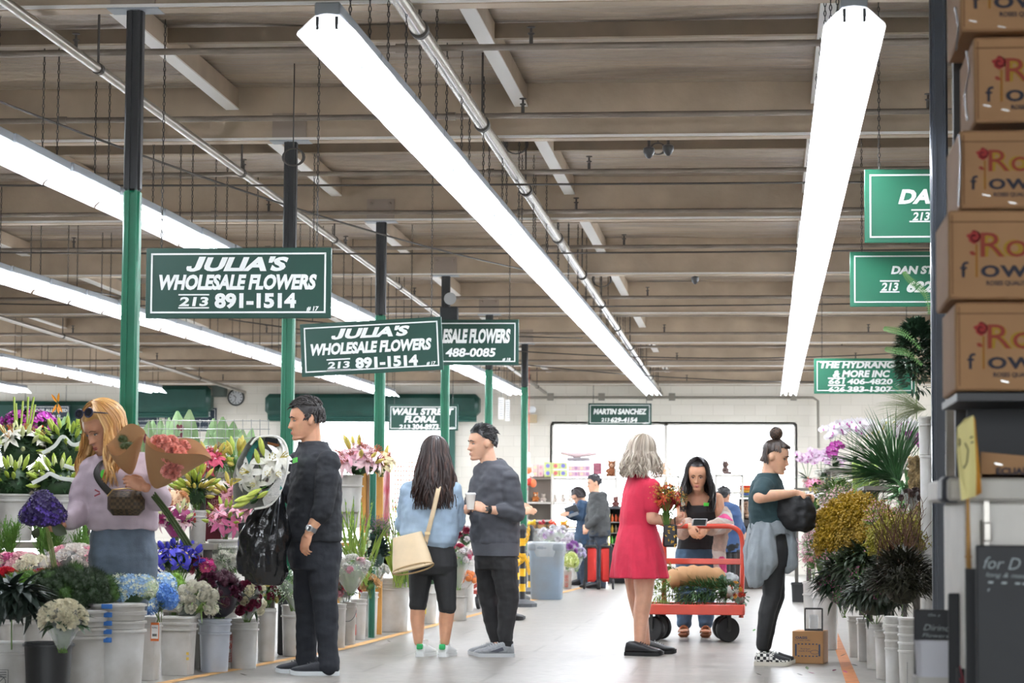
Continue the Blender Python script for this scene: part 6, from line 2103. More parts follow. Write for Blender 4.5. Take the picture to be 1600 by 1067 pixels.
def conifer(label, px, py, Y, w, h, n, seed, m=CON, base_py=None):
 k = 1 / ppm(Y); rr = random.Random(seed)
 b0 = at(px, base_py or py + h * .9, Y)
 t = thing('conifer_bunch', label, 'greenery', b0)
 for i in range(n):
  q = MB()
  a = rr.uniform(0, 6.28); s = rr.uniform(.3, 1)
  tip = at(px + rr.uniform(-w, w), py + rr.uniform(-h, h * .3), Y + rr.uniform(-.12, .12))
  L = (tip - b0).length
  q.tube([b0, b0.lerp(tip, .6), tip], [.005, .004, .002], 4)
  for j in range(34):
   t_ = .45 + .55 * j / 34
   p = b0.lerp(tip, t_)
   d = ((tip - b0).normalized() + rnd_dir(rr) * .9).normalized()
   for u in range(3):
    q.petal(p + d * .02 * u, d + rnd_dir(rr) * .5, (0, 0, 1), .045, .014, .4, .4, 1, tip=.4)
  o = q.build('conifer_frond', m, t)
 return t
conifer('bright green feathery conifer branches behind the purple hydrangea', 72, 838, 14.9, 34, 26, 15, 3, base_py=905)
conifer('bright green conifer sprigs at the edge of the stall', 12, 842, 14.8, 20, 22, 9, 4, base_py=905)
conifer('slim green sprig behind the purple hydrangea stem', 122, 845, 15.0, 14, 20, 5, 5, base_py=905)
for px, Y in ((72, 14.9), (12, 14.8), (122, 15.0)):
 bucket('white bucket holding conifer branches ' + {72: 'behind the purple hydrangea', 12: 'at the stall edge', 122: 'beside the lilac sleeve'}[px], px, 903, None, 50, Y=Y, bands=(.0, .2))
bouquet('purple blue irises beside the grey jeans', 276, 876, 16.2, 33, 20, [(F('iris', '#4b48c2', '#e3c44a'), 26, 1.05)], (DKGREEN, 50, .14, .018), base_py=930)
bouquet('pink and magenta gerberas next to the irises', 318, 888, 16.3, 18, 16, [(GERB, 7, 1.0), (F('gerbera', '#c2307e', '#e8d2da'), 6, 1.0)], (DKGREEN, 30, .10, .02), base_py=930, front=True)
bouquet('white chrysanthemums beside the black bag', 352, 882, 16.4, 24, 18, [(MUMW, 12, 1.15), (F('spray', '#e8ead8'), 4, .7)], (GREEN, 30, .10, .02), base_py=930, front=True)
for px, py, Y, w_, l in ((276, 925, 16.2, 44, 'irises'), (318, 925, 16.3, 36, 'gerberas'), (352, 925, 16.4, 40, 'white chrysanthemums')):
 bucket('white bucket hidden under the ' + l, px, py, None, w_, Y=Y, bands=(.0, .2))
# sticking gladiolus buds
def spikes(label, px0, px1, pyt, pyb, Y, n, c1, c2, seed, sc=1.0, name='gladiolus_bunch', lean=.08, lv=None, grass=26):
 rr = random.Random(seed)
 b0 = at((px0 + px1) / 2, pyb, Y)
 t = thing(name, label, 'flowers', b0)
 g = F('glad', c1, c2)
 for i in range(n):
  x = px0 + (px1 - px0) * (i + .5) / n + rr.uniform(-5, 5)
  top = at(x, pyt + rr.uniform(0, (pyb - pyt) * .22), Y + rr.uniform(-.12, .12))
  bt = b0 + V((rr.uniform(-.08, .08), rr.uniform(-.05, .05), 0))
  d = (top - bt).normalized()
  link_mesh('gladiolus_spike', g, t, M=align(d, top - d * .30 * sc - b0, sc * rr.uniform(.9, 1.1), rr.uniform(0, 6)))
 q = MB()
 for i in range(grass):
  d = V((rr.uniform(-.5, .5), rr.uniform(-.4, .3), 1))
  q.petal(b0 + V((rr.uniform(-.1, .1), rr.uniform(-.08, .08), 0)), d, (rr.uniform(-1, 1), -1, .2), (pyb - pyt) / ppm(Y) * rr.uniform(.55, .95), .022, .3, .3, 6, tip=.05)
 q.build('flower_leaves', lv or mat('#86a44a', .5, var=.2, vscale=8), t)
 return t
GL = mat('#9ab556', .5, var=.2, vscale=8)
spikes('green gladiolus buds standing behind the conifers', 118, 150, 826, 905, 15.2, 5, '#dfe3b2', '#9fb64a', 3, .5, lv=GL, grass=8)
spikes('red-tipped gladiolus buds beside the black bag', 312, 362, 835, 905, 16.6, 4, '#d8553f', '#8f9a4a', 5, .55, lv=DKGREEN, grass=4)
spikes('tall green gladioli with white blooms beside the person in black', 528, 585, 770, 915, 19.2, 9, '#eef0e6', '#a9c05a', 6, 1.1, lv=GL)
spikes('tall green gladioli with white blooms behind the cream handbag', 605, 655, 772, 918, 21.6, 10, '#eef0e6', '#a3c04e', 8, 1.2, lv=GL, grass=40)
bouquet('purple statice sprigs above grey eucalyptus leaves', 590, 828, 20.6, 16, 12, [(F('spray', '#8a5a86'), 22, .7)], (DKGREEN, 20, .06, .015), base_py=870)
bouquet('dark blue-green eucalyptus bunch between the gladioli', 590, 862, 20.5, 18, 32, [], (mat('#3d5650', .5, var=.3, vscale=10), 150, .07, .055), base_py=920, lcurl=-.2)
bouquet('white and blush mixed bouquet beside the person in black', 548, 888, 18.7, 30, 16, [(F('carnation', '#f1efe9'), 14, 1.0), (F('carnation', '#efc2cc'), 5, 1.0), (F('spray', '#f1f1ea'), 6, .8)], (mat('#b9cbb0', .5), 40, .08, .015), base_py=930, wrap=CLEAR)
bouquet('white carnations in clear plastic near the stacked buckets', 586, 893, 20.95, 20, 12, [(F('carnation', '#f1efe9'), 12, 1.0)], (GREEN, 20, .08, .015), base_py=920, wrap=CLEAR)
bouquet('red and burgundy bouquet in clear plastic above the slim buckets', 538, 920, 19.4, 22, 18, [(F('rose', '#b5203c'), 9, 1.0), (F('mum', '#a81c3a'), 5, .9), (F('rose', '#e9b7c2'), 2, .9)], (DKGREEN, 40, .09, .03), base_py=948, wrap=CLEAR, front=True)
bouquet('peach beige roses beside the red bouquet', 577, 913, 19.3, 12, 12, [(F('rose', '#dcb88a'), 8, 1.0)], (GREEN, 20, .08, .02), base_py=935)
# buckets in line towards the couple
bucket('slim white bucket in line behind the person in black\'s legs', 530, 943, 1013, 22, bands=(.0, .1))
bucket('white bucket with a wire bail, second of the receding line', 545, 941, 1008, 24, bands=(.0, .1), handle=True)
def redl(t, X, Y, r, z0, H):
 q = MB(); q.box((X - r * .3, Y - r * .97, z0 + H * .68), (.03, .006, .08)); q.box((X - r * .3, Y - r * .97, z0 + H * .25), (.03, .006, .09)); q.build('red_label', mat('#d2452f', .6), t, smooth=False)
bucket('white bucket with red label strips, third of the receding line', 560, 936, 1000, 26, bands=(.0, .1), deco=redl)
bucket('square white bucket below the peach roses', 577, 925, 995, 26, bands=(.0, .1), sq=.5)
bucket('large white stacked bucket of gladioli beside the cream handbag', 613, 903, 988, 54, bands=(.0, .12), nest=2, tap=.9, deco=warn_label(-.85, '#55606a', .45))
bucket('white bucket seen between the legs of the person in leggings', 664, 913, 975, 40, bands=(.0, .2), deco=lambda t, X, Y, r, z0, H: (lambda q: (q.box((X - .0, Y - r * .98, z0 + H * .35), (.06, .006, .07)), q.build('yellow_sticker', mat('#e6d23a', .6), t, smooth=False)))(MB()))
bucket('white square bucket of netted orange globes behind the couple', 715, 918, 970, 30, bands=(.0, .25), sq=.5)
nb = bouquet('netted orange globes in clear plastic between the couple', 724, 905, 24.2, 20, 12, [(F('ball', '#e08a4a', '#c9652c'), 16, .95)], None, base_py=924, wrap=CLEAR, stems=False, up=.1)
bouquet('pastel mixed bunch wrapped in plastic between the couple', 716, 872, 24.0, 20, 22, [(F('carnation', '#f3eeee'), 10, 1.0), (F('rose', '#e48aa8'), 6, .9), (F('rose', '#b5375a'), 4, .9)], (GREEN, 34, .12, .02), base_py=922, wrap=CLEAR)
bouquet('pink and white bunch on a white pail between the couple', 727, 840, 26.5, 14, 16, [(F('carnation', '#8f2a48'), 6, 1.1), (F('carnation', '#f3eef0'), 6, 1.0)], (DKGREEN, 20, .08, .02), base_py=868)
bucket('white pail behind the person with the paper cup', 727, 862, None, 30, Y=26.5, bands=(.0, .2))
bouquet('small green and orange potted bunch seen between the legs', 672, 905, 23.5, 12, 14, [(F('rose', '#d98a3a'), 5, .8)], (DKGREEN, 40, .08, .02), base_py=922)

# --- tiers of lilies
bouquet('white open lilies with pale buds on the upper tier', 32, 700, 17.1, 36, 30, [(LILYW, 12, 1.1), (BUDW, 16, 1.1)], (DKGREEN, 160, .12, .03), base_py=742, core=.9)
bouquet('green lily buds tied with ribbon on the upper tier beside the blonde hair', 104, 697, 17.2, 42, 32, [(BUDG, 34, 1.15)], (DKGREEN, 180, .13, .035), base_py=742, core=.9)
bouquet('closed green lily buds on the middle tier at the stall edge', 22, 752, 16.55, 34, 26, [(BUDG, 22, 1.1), (LILYW, 3, 1.0), (BUDW, 6, 1.0)], (DKGREEN, 160, .12, .035), base_py=785, core=.95)
bouquet('lily buds tied with white ribbon behind the lilac sleeve', 92, 752, 16.5, 38, 26, [(BUDG, 22, 1.1), (LILYW, 5, .9), (BUDW, 8, 1.0)], (DKGREEN, 160, .12, .035), base_py=785, core=.95)
for (px, y0, y1, w_, Y, bz, lb) in ((28, 735, 768, 52, 17.2, 1.22, 'upper tier under the white lilies'), (112, 738, 768, 44, 17.2, 1.22, 'upper tier under the ribboned buds'), (24, 772, 845, 62, 16.5, .84, 'middle tier at the stall edge'), (106, 773, 850, 50, 16.5, .84, 'middle tier behind the lilac sleeve')):
 bucket('white bucket on the ' + lb, px, y0, y1, w_, Y=Y, base_z=bz, bands=(.0, .12), name='bucket')
# ribbons
def ribbon(label, pts, Y):
 t = thing('ribbon', label, 'ribbon', at(*pts[0], Y))
 sp, sr_ = smooth_pts([at(x, y, Y) for x, y in pts], [.014] * len(pts), 5)
 q = MB(); q.tube(sp, sr_, 6, flat=.15, hint=(0, 1, 0)); q.build('ribbon_band', mat('#d9dcd6', .4), t)
ribbon('white ribbon looped round the upper ribboned buds', [(66, 708), (85, 697), (98, 682), (112, 694), (124, 693), (138, 682)], 17.0)
ribbon('white ribbon looped round the lower ribboned buds', [(50, 755), (70, 745), (78, 740), (95, 747), (120, 750)], 16.3)
ribbon('second white ribbon behind the lilac sleeve', [(100, 727), (112, 731), (124, 734)], 16.35)
# heliconia, magenta orchids, tall stems
bouquet('magenta dendrobium orchids at the top of the stall', 44, 660, 17.7, 46, 20, [(F('orchid', '#b02aa2', '#e3a0d8'), 70, 1.0)], (DKGREEN, 50, .12, .03), base_py=720)
hl = F('ginger', '#d8452f')
t = thing('heliconia_bunch', 'orange red heliconias standing before the magenta orchids', 'flowers', at(35, 735, 17.5))
for px, py, d in ((18, 678, (-.3, -.2, .8)), (40, 670, (.2, -.2, 1)), (58, 672, (.8, -.2, .6)), (8, 690, (-.7, -.2, .5)), (50, 690, (.7, -.3, .2))):
 link_mesh('heliconia_bract', hl, t, M=align(V(d), at(px, py, 17.5) - t.location - V(d) * .12, .62))
q = MB()
for (xa, ya, xb, yb) in ((22, 620, 24, 680), (36, 626, 32, 678), (44, 620, 42, 672), (53, 620, 44, 668), (55, 632, 50, 660), (25, 630, 27, 676)):
 q.tube([at(xa, ya, 17.4), at(xb, yb, 17.4), at(30, 735, 17.5)], .008, 6)
q.build('bare_stems', mat('#a5b956', .5), t)
t = thing('bird_of_paradise', 'orange bird of paradise bloom above the big green leaves', 'flower', at(90, 690, 17.9))
q = MB()
for d in ((.2, -.1, 1), (-.5, -.1, .8), (.6, 0, -1), (-.5, 0, -1), (.2, 0, -1)): q.petal(at(90, 630, 17.9), d, (0, -1, 0), .085, .022, .2, .3, 3, tip=.05)
q.build('bract', mat('#e39a2c', .5), t)
q = MB(); q.tube([at(90, 626, 17.9), at(88, 650, 17.9), at(90, 700, 17.9)], .006, 6); q.build('flower_stem', DKGREEN, t)
# big paddle leaves in plastic sleeves
pale = mat('#7fa36c', .4, color2='#a9c495', vscale=9)
def paddle(label, px, py0, py1, Y, w, n, seed, sleeve=True, lm_=None, red=False):
 rr = random.Random(seed)
 b0 = at(px, py1, Y)
 t = thing('leaf_bunch', label, 'greenery', b0)
 k = 1 / ppm(Y)
 for i in range(n):
  q = MB()
  x = px + (i - (n - 1) / 2) * w / max(1, n)
  H_ = (py1 - py0) * k * rr.uniform(.85, 1.0)
  q.petal(at(x, py1, Y + rr.uniform(-.05, .05)), V(((i - (n - 1) / 2) * .06, rr.uniform(-.05, .05), 1)), (rr.uniform(-.4, .4), -1, 0), H_, w * k * (1.15 if n < 3 else .85), rr.uniform(-.25, .25), .35, 10, tip=.12, w0=.5)
  q.build('leaf', lm_ or pale, t)
 if red:
  q = MB()
  for i in range(14):
   p = at(px + rr.uniform(-8, 10), py0 + (py1 - py0) * rr.uniform(.35, .95), Y - .03)
   q.petal(p, V((rr.uniform(-.6, .6), -.4, 1)), (0, -1, 0), .06, .03, .4, .3, 3)
  q.build('red_leaf', mat('#9c2f50', .5), t)['kind'] = 'stuff'
 if sleeve:
  q = MB(); wrap_cone(q, b0, at(px, py0 + (py1 - py0) * .25, Y), w * k * .62, w * k * .5, 0, seed=seed, n=24, rag=.015, r0=.45); q.build('wrapper', mat('#eef4ee', .1, alpha=.12), t)
 return t
paddle('broad green leaves standing beside the bird of paradise', 90, 638, 738, 18.1, 22, 2, 4, False)
paddle('broad green leaf behind the ribboned buds', 103, 636, 738, 18.15, 14, 1, 5, False)
paddle('tall broad green leaf nearest the blonde hair', 120, 628, 738, 18.1, 20, 1, 6, False)
paddle('sleeved pale leaves first beside the first column', 222, 648, 735, 18.4, 26, 2, 7, red=True)
paddle('sleeved pale leaves rising highest before the trade notice', 250, 642, 735, 18.5, 26, 3, 8)
paddle('sleeved pale leaves in front of the trade notice with red leaves', 287, 630, 735, 18.4, 28, 2, 9, red=True)
paddle('sleeved pale leaves just behind the kraft paper bouquet', 318, 675, 745, 18.3, 22, 2, 10)
paddle('widest sleeved pale leaves under the wall clock', 348, 644, 738, 18.6, 34, 3, 11)
paddle('sleeved pale leaves in front of the second column', 378, 662, 738, 18.5, 26, 3, 12)
paddle('last sleeved pale leaves above the newspaper', 402, 676, 738, 18.5, 24, 2, 13)
# wire grid rack
t = thing('wire_rack', 'welded wire grid rack holding the sleeved leaves', 'rack', at(345, 745, 18.15))
q = MB()
for k in range(15):
 x = 232 + 13.4 * k; q.tube([at(x, 655, 18.1), at(x, 752, 18.1)], .003, 5)
for y in (657, 670, 684, 697, 712, 726): q.tube([at(230, y, 18.1), at(422, y + .5, 18.1)], .003, 5)
q.build('wire_grid', mat('#a9a9a6', .35, metal=.6), t)
q = MB()
for k in range(6):
 q.tube([at(340 + 4.5 * k, 720, 17.95), at(338 + 4.5 * k, 752, 17.95)], .003, 5)
for y in (722, 738, 750): q.tube([at(338, y, 17.95), at(370, y, 17.95)], .003, 5)
q.tube([at(233, 752, 18.1), V((at(233, 752, 18.1).x, 18.1, 0.0))], .012, 6); q.tube([at(420, 752, 18.1), V((at(420, 752, 18.1).x, 18.1, 0))], .012, 6)
q.build('wire_basket', mat('#a9a9a6', .35, metal=.6), t)
# middle: stargazers, yellow buds, pink
bouquet('pink striped stargazer lilies on top of the maroon box', 331, 722, 17.3, 22, 22, [(STAR, 7, 1.0), (LILYPP, 3, .9), (BUDY, 6, 1.0)], (DKGREEN, 50, .12, .03), base_py=758, front=True)
bouquet('yellow and green lily buds with slim stems beside the newspaper', 372, 722, 17.4, 24, 20, [(BUDY, 12, 1.2), (BUDG, 8, 1.1)], (GREEN, 24, .14, .02), base_py=775, front=True)
bouquet('yellow green lily buds beside the kraft paper bouquet', 306, 765, 16.9, 22, 30, [(BUDY, 18, 1.1), (BUDG, 12, 1.2)], (DKGREEN, 60, .12, .03), base_py=800, front=True, core=.7)
bouquet('peach alstroemerias under the kraft paper bouquet', 270, 780, 16.6, 24, 14, [(F('lily', '#eac9a2', '#b5654a'), 10, .6), (F('rose', '#e3b58a'), 4, .8)], (DKGREEN, 30, .08, .02), base_py=805, front=True)
bouquet('white and pink lilies in a magenta paper wrap', 274, 812, 16.4, 27, 20, [(LILYPP, 8, .75), (BUDW, 12, .9), (F('rose', '#c23a80'), 5, .7)], (DKGREEN, 50, .10, .03), base_py=845, wrap=PINKWRAP, front=True)
bouquet('pink lilies and green buds on the low white bucket', 352, 812, 16.5, 22, 24, [(LILYP, 7, .9), (BUDG, 9, .9), (F('lily', '#d8709a', '#a8553a'), 3, 1.0)], (DKGREEN, 50, .10, .03), base_py=843, wrap=CLEAR, front=True)
bouquet('pink lilies drooping beside the newspaper', 362, 775, 17.0, 16, 20, [(LILYP, 6, .9), (BUDY, 6, 1.1)], (GREEN, 24, .10, .03), base_py=800, front=True)
bouquet('soft pink lilies above the folded black bag', 396, 800, 16.9, 20, 14, [(LILYP, 9, 1.0)], (GREEN, 16, .10, .03), base_py=825, front=True)
def redtag(t, X, Y, r, z0, H):
 q = MB(); q.box((X - .005, Y - r * .99, z0 + H * .86), (.012, .006, .08)); q.build('red_mark', mat('#c9503a', .6), t, smooth=False)
bucket('tall white bucket with a thin red mark under the yellow buds', 309, 797, 873, 28, Y=16.9, base_z=.6, bands=(.02, .12), deco=redtag)
bucket('white bucket with two bands under the pink lilies', 350, 843, 895, 50, Y=16.5, base_z=.44, bands=(.0, .2))
bucket('white bucket under the magenta wrap', 281, 846, 895, 52, Y=16.4, base_z=.44, bands=(.0, .2))
bucket('white bucket behind the pink striped lilies', 365, 787, 840, 44, Y=17.1, base_z=.84, bands=(.0, .2))
bucket('white bucket beside the folded black bag', 396, 798, 850, 40, Y=17.0, base_z=.84, bands=(.0, .2))
# maroon flower box
t = thing('cardboard_box', 'tall maroon box with faded white print under the stargazers', 'box', at(331, 845, 17.2))
q = MB(); a_, b_ = at(320, 762, 17.2), at(345, 846, 17.2)
q.box(((a_.x + b_.x) / 2, 17.3, (a_.z + b_.z) / 2), (b_.x - a_.x, .2, a_.z - b_.z), bev=.006); q.build('box_body', mat('#7a2c3a', .6), t)
for s, y, h_ in (('WEST', 784, .035), ('FLOWER', 793, .03), ('GROWER', 802, .03)):
 lettering(s, face_cam(at(332, y, 17.19)), .085, h_, 0, .02, mat_=mat('#c98f92', .6), parent=t)
# --- beyond the man in black
bouquet('large bunch of pale pink lilies in the tall white bucket', 560, 722, 20.8, 34, 26, [(LILYPP, 16, 1.25), (LILYP, 8, 1.15), (BUDY, 8, 1.3)], (DKGREEN, 40, .16, .05), base_py=750, front=True)
bouquet('cream yellow lilies beside the wooden boards', 596, 726, 21.0, 18, 14, [(F('lily', '#efe2b8', '#a8553a'), 7, 1.2), (BUDY, 6, 1.2)], (GREEN, 12, .12, .04), base_py=745, front=True)
bucket('tall white bucket of pale pink lilies', 547, 742, 800, 40, Y=20.8, base_z=1.02, bands=(.02, .28))
bucket('white bucket stacked under the pink lily bucket', 548, 773, 825, 34, Y=20.85, base_z=.8, bands=(.02,))
t = thing('display_stand', 'narrow wooden stand with ochre boards behind the gladioli', 'stand', at(580, 820, 21.1))
ochre = mat('#cf9a4e', .6, var=.12, vscale=6)
for xa, xb, ya in ((563, 573, 738), (587, 598, 705), (573, 579, 740)):
 q = MB(); A, B2 = at(xa, ya, 21.2), at(xb, 815, 21.2)
 q.box(((A.x + B2.x) / 2, 21.2, A.z / 2), (B2.x - A.x, .03, A.z)); q.build('upright_board', ochre if xa != 573 else mat('#9c7650', .6), t, smooth=False)
q = MB(); p = at(548, 826, 20.9); q.box((p.x, 20.95, .79), (.34, .4, .03)); q.build('shelf_board', ochre, t, smooth=False)
for sx in (-.14, .14):
 q = MB(); q.box((p.x + sx, 21.1, .39), (.04, .04, .78)); q.build('stand_leg', ochre, t, smooth=False)
t = thing('steel_post', 'slim dark green post with chalk marks beside the ochre boards', 'post', at(582, 900, 20.6))
q = MB(); p = at(583, 740, 20.6); q.tube([(p.x, 20.6, 0), (p.x, 20.6, p.z)], .03, 12); q.build('post', mat('#1d5c48', .4), t)
t = thing('fabric_bunting', 'pink and white flowered cloth hanging beside the ochre board', 'cloth', at(604, 820, 21.6))
q = MB(); vs = []; fs = []
for i in range(25):
 for s_ in range(7):
  vs.append(at(599 + s_ * 1.8, 706 + i * 5.5, 21.6 + .02 * math.sin(s_ * 1.5 + i * .25)))
for i in range(24):
 for s_ in range(6):
  k = i * 7 + s_; fs.append((k, k + 1, k + 8, k + 7))
q.add(vs, fs); q.build('cloth', mat('#e9dcdc', .7, color2='#d4607c', vscale=5, detail=1), t)
# orange mesh fence outside the opening
t = thing('mesh_fence', 'orange plastic mesh fence outside the open doorway', 'fence', at(628, 880, 48.5))
q = MB()
for k in range(9): q.box(at(613 + 4.4 * k, 760, 48.5), (.018, .01, 1.0))
for k in range(12): q.box(at(630, 722 + 7 * k, 48.5), (.46, .01, .03))
q.build('mesh', mat('#e8683a', .6), t, smooth=False)
q = MB(); q.box((-6, 54, -.05), (40, 16, .1)); tag(q.build('ground_outside', mat('#b9b7b2', .8), smooth=False), kind='structure')
# crates and racks filling the depth of the stall behind the tiers
# ------------------------------------------------------------------ red flatbed cart with its load
RED = mat('#c9402a', .4, var=.08, vscale=8, coat=.3)
def cart():
 Y = 20.6; j = J(Y)
 t = thing('flatbed_cart', 'red steel flatbed cart with a curved push rail carrying wrapped greenery', 'cart', (j(1085, 1000).x, Y, 0))
 a, b = j(1010, 950), j(1161, 950)
 zt = j(1085, 946).z
 q = MB(); q.box(((a.x + b.x) / 2, Y + .16, zt - .012), (b.x - a.x, .58, .02)); q.build('deck', mat('#8f3a2a', .6, var=.2, vscale=6), t, smooth=False)
 q = MB()
 for yy in (Y - .14, Y + .45): q.box(((a.x + b.x) / 2, yy, zt - .03), (b.x - a.x, .03, .085), bev=.006)
 for xx in (a.x, b.x): q.box((xx, Y + .16, zt - .03), (.03, .6, .085), bev=.006)
 q.build('deck_frame', RED, t)
 # push rail at the near end of the deck beyond the load
 Yr = Y + .42
 R_ = J(Yr)
 pts = [R_(1158, 965), R_(1159, 930), R_(1160, 880), R_(1160, 848), R_(1156, 832), R_(1146, 824), R_(1134, 822), R_(1100, 822), R_(1062, 822), R_(1050, 824), R_(1042, 832), R_(1038, 848), R_(1038, 880), R_(1037, 965)]
 sp, sr_ = smooth_pts(pts, [.02] * len(pts), 4)
 q = MB(); q.tube(sp, .021, 12); q.build('push_rail', RED, t)
 q = MB(); q.box((R_(1099, 877).x, Yr, R_(1099, 877).z), ((R_(1160, 877) - R_(1038, 877)).length, .03, .05), bev=.005); q.build('cross_bar', RED, t)
 for px, dy in ((1022, -.02), (1137, -.02), (1030, .36), (1130, .36)):
  p = j(px, 980); x = p.x; y = Y + dy
  r = .105
  w = MB()
  w.lathe((x, y, r), [(r * .62, -.024), (r * .94, -.024), (r, -.016), (r, .016), (r * .94, .024), (r * .62, .024)], 28, M=Matrix.Rotation(R(52 if px < 1100 else -62), 3, 'Z') @ Matrix.Rotation(R(90), 3, 'Y'))
  wh = w.build('wheel', mat('#232324', .6), t)
  w = MB(); w.lathe((x, y, r), [(.012, -.026), (r * .62, -.014), (r * .62, .014), (.012, .026)], 20, M=Matrix.Rotation(R(52 if px < 1100 else -62), 3, 'Z') @ Matrix.Rotation(R(90), 3, 'Y')); w.build('wheel_hub', mat('#4a4a4b', .4, metal=.5), wh)
  w = MB()
  u_ = V((math.cos(R(52 if px < 1100 else -62)), math.sin(R(52 if px < 1100 else -62)), 0))
  for s in (-1, 1): w.bar(V((x, y, r)) + u_ * (s * .034), V((x, y, zt - .06)) + u_ * (s * .034), .03, .008, hint=u_)
  w.box((x, y + .02, zt - .07), (.09, .1, .012)); w.build('caster_fork', mat('#3a3a3a', .5, metal=.3), t)
 return t
cart()
Yc = 20.75
conifer_m = mat('#4f7a3a', .6, var=.3, vscale=14)
def lying(label, pts, w0, w1, wrapm, seed, leafm, flw=None, nleaf=160, L=.09, W=.02, name='wrapped_bouquet', cover=.6):
 """a bunch lying on its side: from the wrapped end to the leafy end, pts are (px, py, dy)."""
 rr = random.Random(seed)
 P_ = [at(px, py, Yc + dy) for px, py, dy in pts]
 t = thing(name, label, 'flowers', P_[0])
 sp, rs = smooth_pts(P_, [w0 + (w1 - w0) * i / (len(P_) - 1) for i in range(len(P_))], 5)
 n = len(sp)
 if wrapm:
  m = int(n * cover)
  q = MB(); q.tube(sp[:m], [r * (1 + .08 * math.sin(i * 1.9)) for i, r in enumerate(rs[:m])], 20, flat=.75, caps=False)
  q.build('paper_wrap', wrapm, t)
 q = MB()
 for i in range(nleaf):
  k = rr.randint(int(n * max(0, cover - .15)) if wrapm else 0, n - 1)
  d = (sp[min(k + 1, n - 1)] - sp[max(k - 1, 0)]).normalized()
  o = rnd_dir(rr)
  p = sp[k] + o * rs[k] * rr.uniform(.3, .95)
  q.petal(p, d * .7 + o * .8, (0, 0, 1), L * rr.uniform(.6, 1.2), W, rr.uniform(-.5, .4), .3, 3, tip=.1)
 q.build('foliage', leafm, t)['kind'] = 'stuff'
 if flw:
  for me, cnt, sc in flw:
   for i in range(cnt):
    k = rr.randint(int(n * .5), n - 1); o = rnd_dir(rr, 0); 
    if o.y > 0: o.y *= -1
    link_mesh(KNAME.get(me.name.split('.')[0], 'bloom'), me, t, M=align(o, sp[k] + o * rs[k] * .9 - t.location, sc))
 return t
lying('bunch of light green fern foliage at the near end of the cart', [(1070, 925, .1), (1050, 925, .05), (1030, 925, 0), (1018, 930, -.05)], .08, .13, None, 1, mat('#8aa04a', .6, var=.3, vscale=14), nleaf=520, L=.055, W=.010)
lying('kraft paper roll with fern tips in the middle of the cart', [(1120, 905, .2), (1095, 900, .1), (1070, 900, .05), (1050, 905, .0), (1038, 912, 0)], .125, .10, KRAFT, 2, mat('#7d9a52', .6, var=.3, vscale=14), nleaf=200, L=.06, W=.01, cover=.9)
lying('dark green cypress bunch wrapped in newspaper lying across the cart', [(1160, 938, .0), (1142, 925, -.03), (1118, 922, -.06), (1092, 922, -.08), (1072, 930, -.08)], .06, .12, NEWS, 3, mat('#3f6434', .6, var=.35, vscale=14), nleaf=760, L=.075, W=.012, cover=.42)
lying('eucalyptus and berry sprigs hanging over the cart corner', [(1118, 912, .1), (1135, 912, 0), (1150, 922, -.06), (1158, 936, -.08)], .04, .06, None, 4, mat('#7d9c86', .6, var=.2, vscale=10), [(F('rose', '#c9523f'), 6, .5), (F('rose', '#e3b45a'), 3, .5)], nleaf=120, L=.045, W=.04)
lying('second fern bundle peeking from behind the kraft paper roll', [(1060, 895, .3), (1045, 893, .25), (1035, 897, .2)], .06, .07, NEWS, 5, mat('#8aa04a', .6, var=.3, vscale=14), nleaf=160, L=.05, W=.01)
t = thing('plastic_bag', 'crumpled clear plastic lying on the cart by the rail', 'bag', at(1135, 905, Yc + .2))
c = MB(); c.ball(at(1136, 905, Yc + .2), (.09, .08, .06), 16, 12); fuse('bag_body', c, mat('#d3d9dd', .15, alpha=.6), t, .008, 1, wob=.03, wscale=(16, 16, 16), seed=2)
# autumn bunch and bag carried by the woman in red
bouquet('red and orange autumn foliage bunch held by the person in red', 1042, 782, 18.35, 20, 24, [(F('lily', '#c9442c', '#e2b33a'), 30, .42), (F('spray', '#d8a63a', '#b23a2e'), 16, .7), (F('rose', '#9c2a2a'), 10, .45)], (mat('#a0592e', .6, color2='#8f2f22', vscale=30), 170, .05, .013), base_py=822, core=.55)
k = thing('handbag', 'small black bag with gold print hanging from the arm of the person in red', 'bag', at(1047, 856, 18.35))
goldblack = mat('#1d1b1a', .5, color2='#1d1b1a')
q = MB(); q.box(at(1047, 837, 18.35), (.105, .05, .17), bev=.012); q.build('bag_body', mat('#1d1b1c', .45), k)
q = MB(); rr = random.Random(3)
for i in range(16):
 p = at(1047 + rr.uniform(-9, 9), 837 + rr.uniform(-15, 15), 18.323); q.petal(p, (rr.uniform(-1, 1), 0, rr.uniform(-1, 1)), (0, -1, 0), .022, .012, .2, 0, 2)
q.build('gold_pattern', mat('#c99a3a', .4, metal=.4), k)
q = MB(); q.tube([at(1040, 822, 18.35), at(1042, 806, 18.35), at(1048, 800, 18.38), at(1054, 806, 18.35), at(1055, 822, 18.35)], .005, 6); q.build('bag_handle', mat('#1d1b1c', .45), k)
t = thing('phone', 'white phone in the hand of the person in red', 'phone', at(1064, 782, 18.45)); q = MB(); q.box(at(1064, 782, 18.45), (.035, .012, .09), M=Matrix.Rotation(R(-25), 3, 'Y'), bev=.004); q.build('phone_body', mat('#dcdcdc', .3), t)
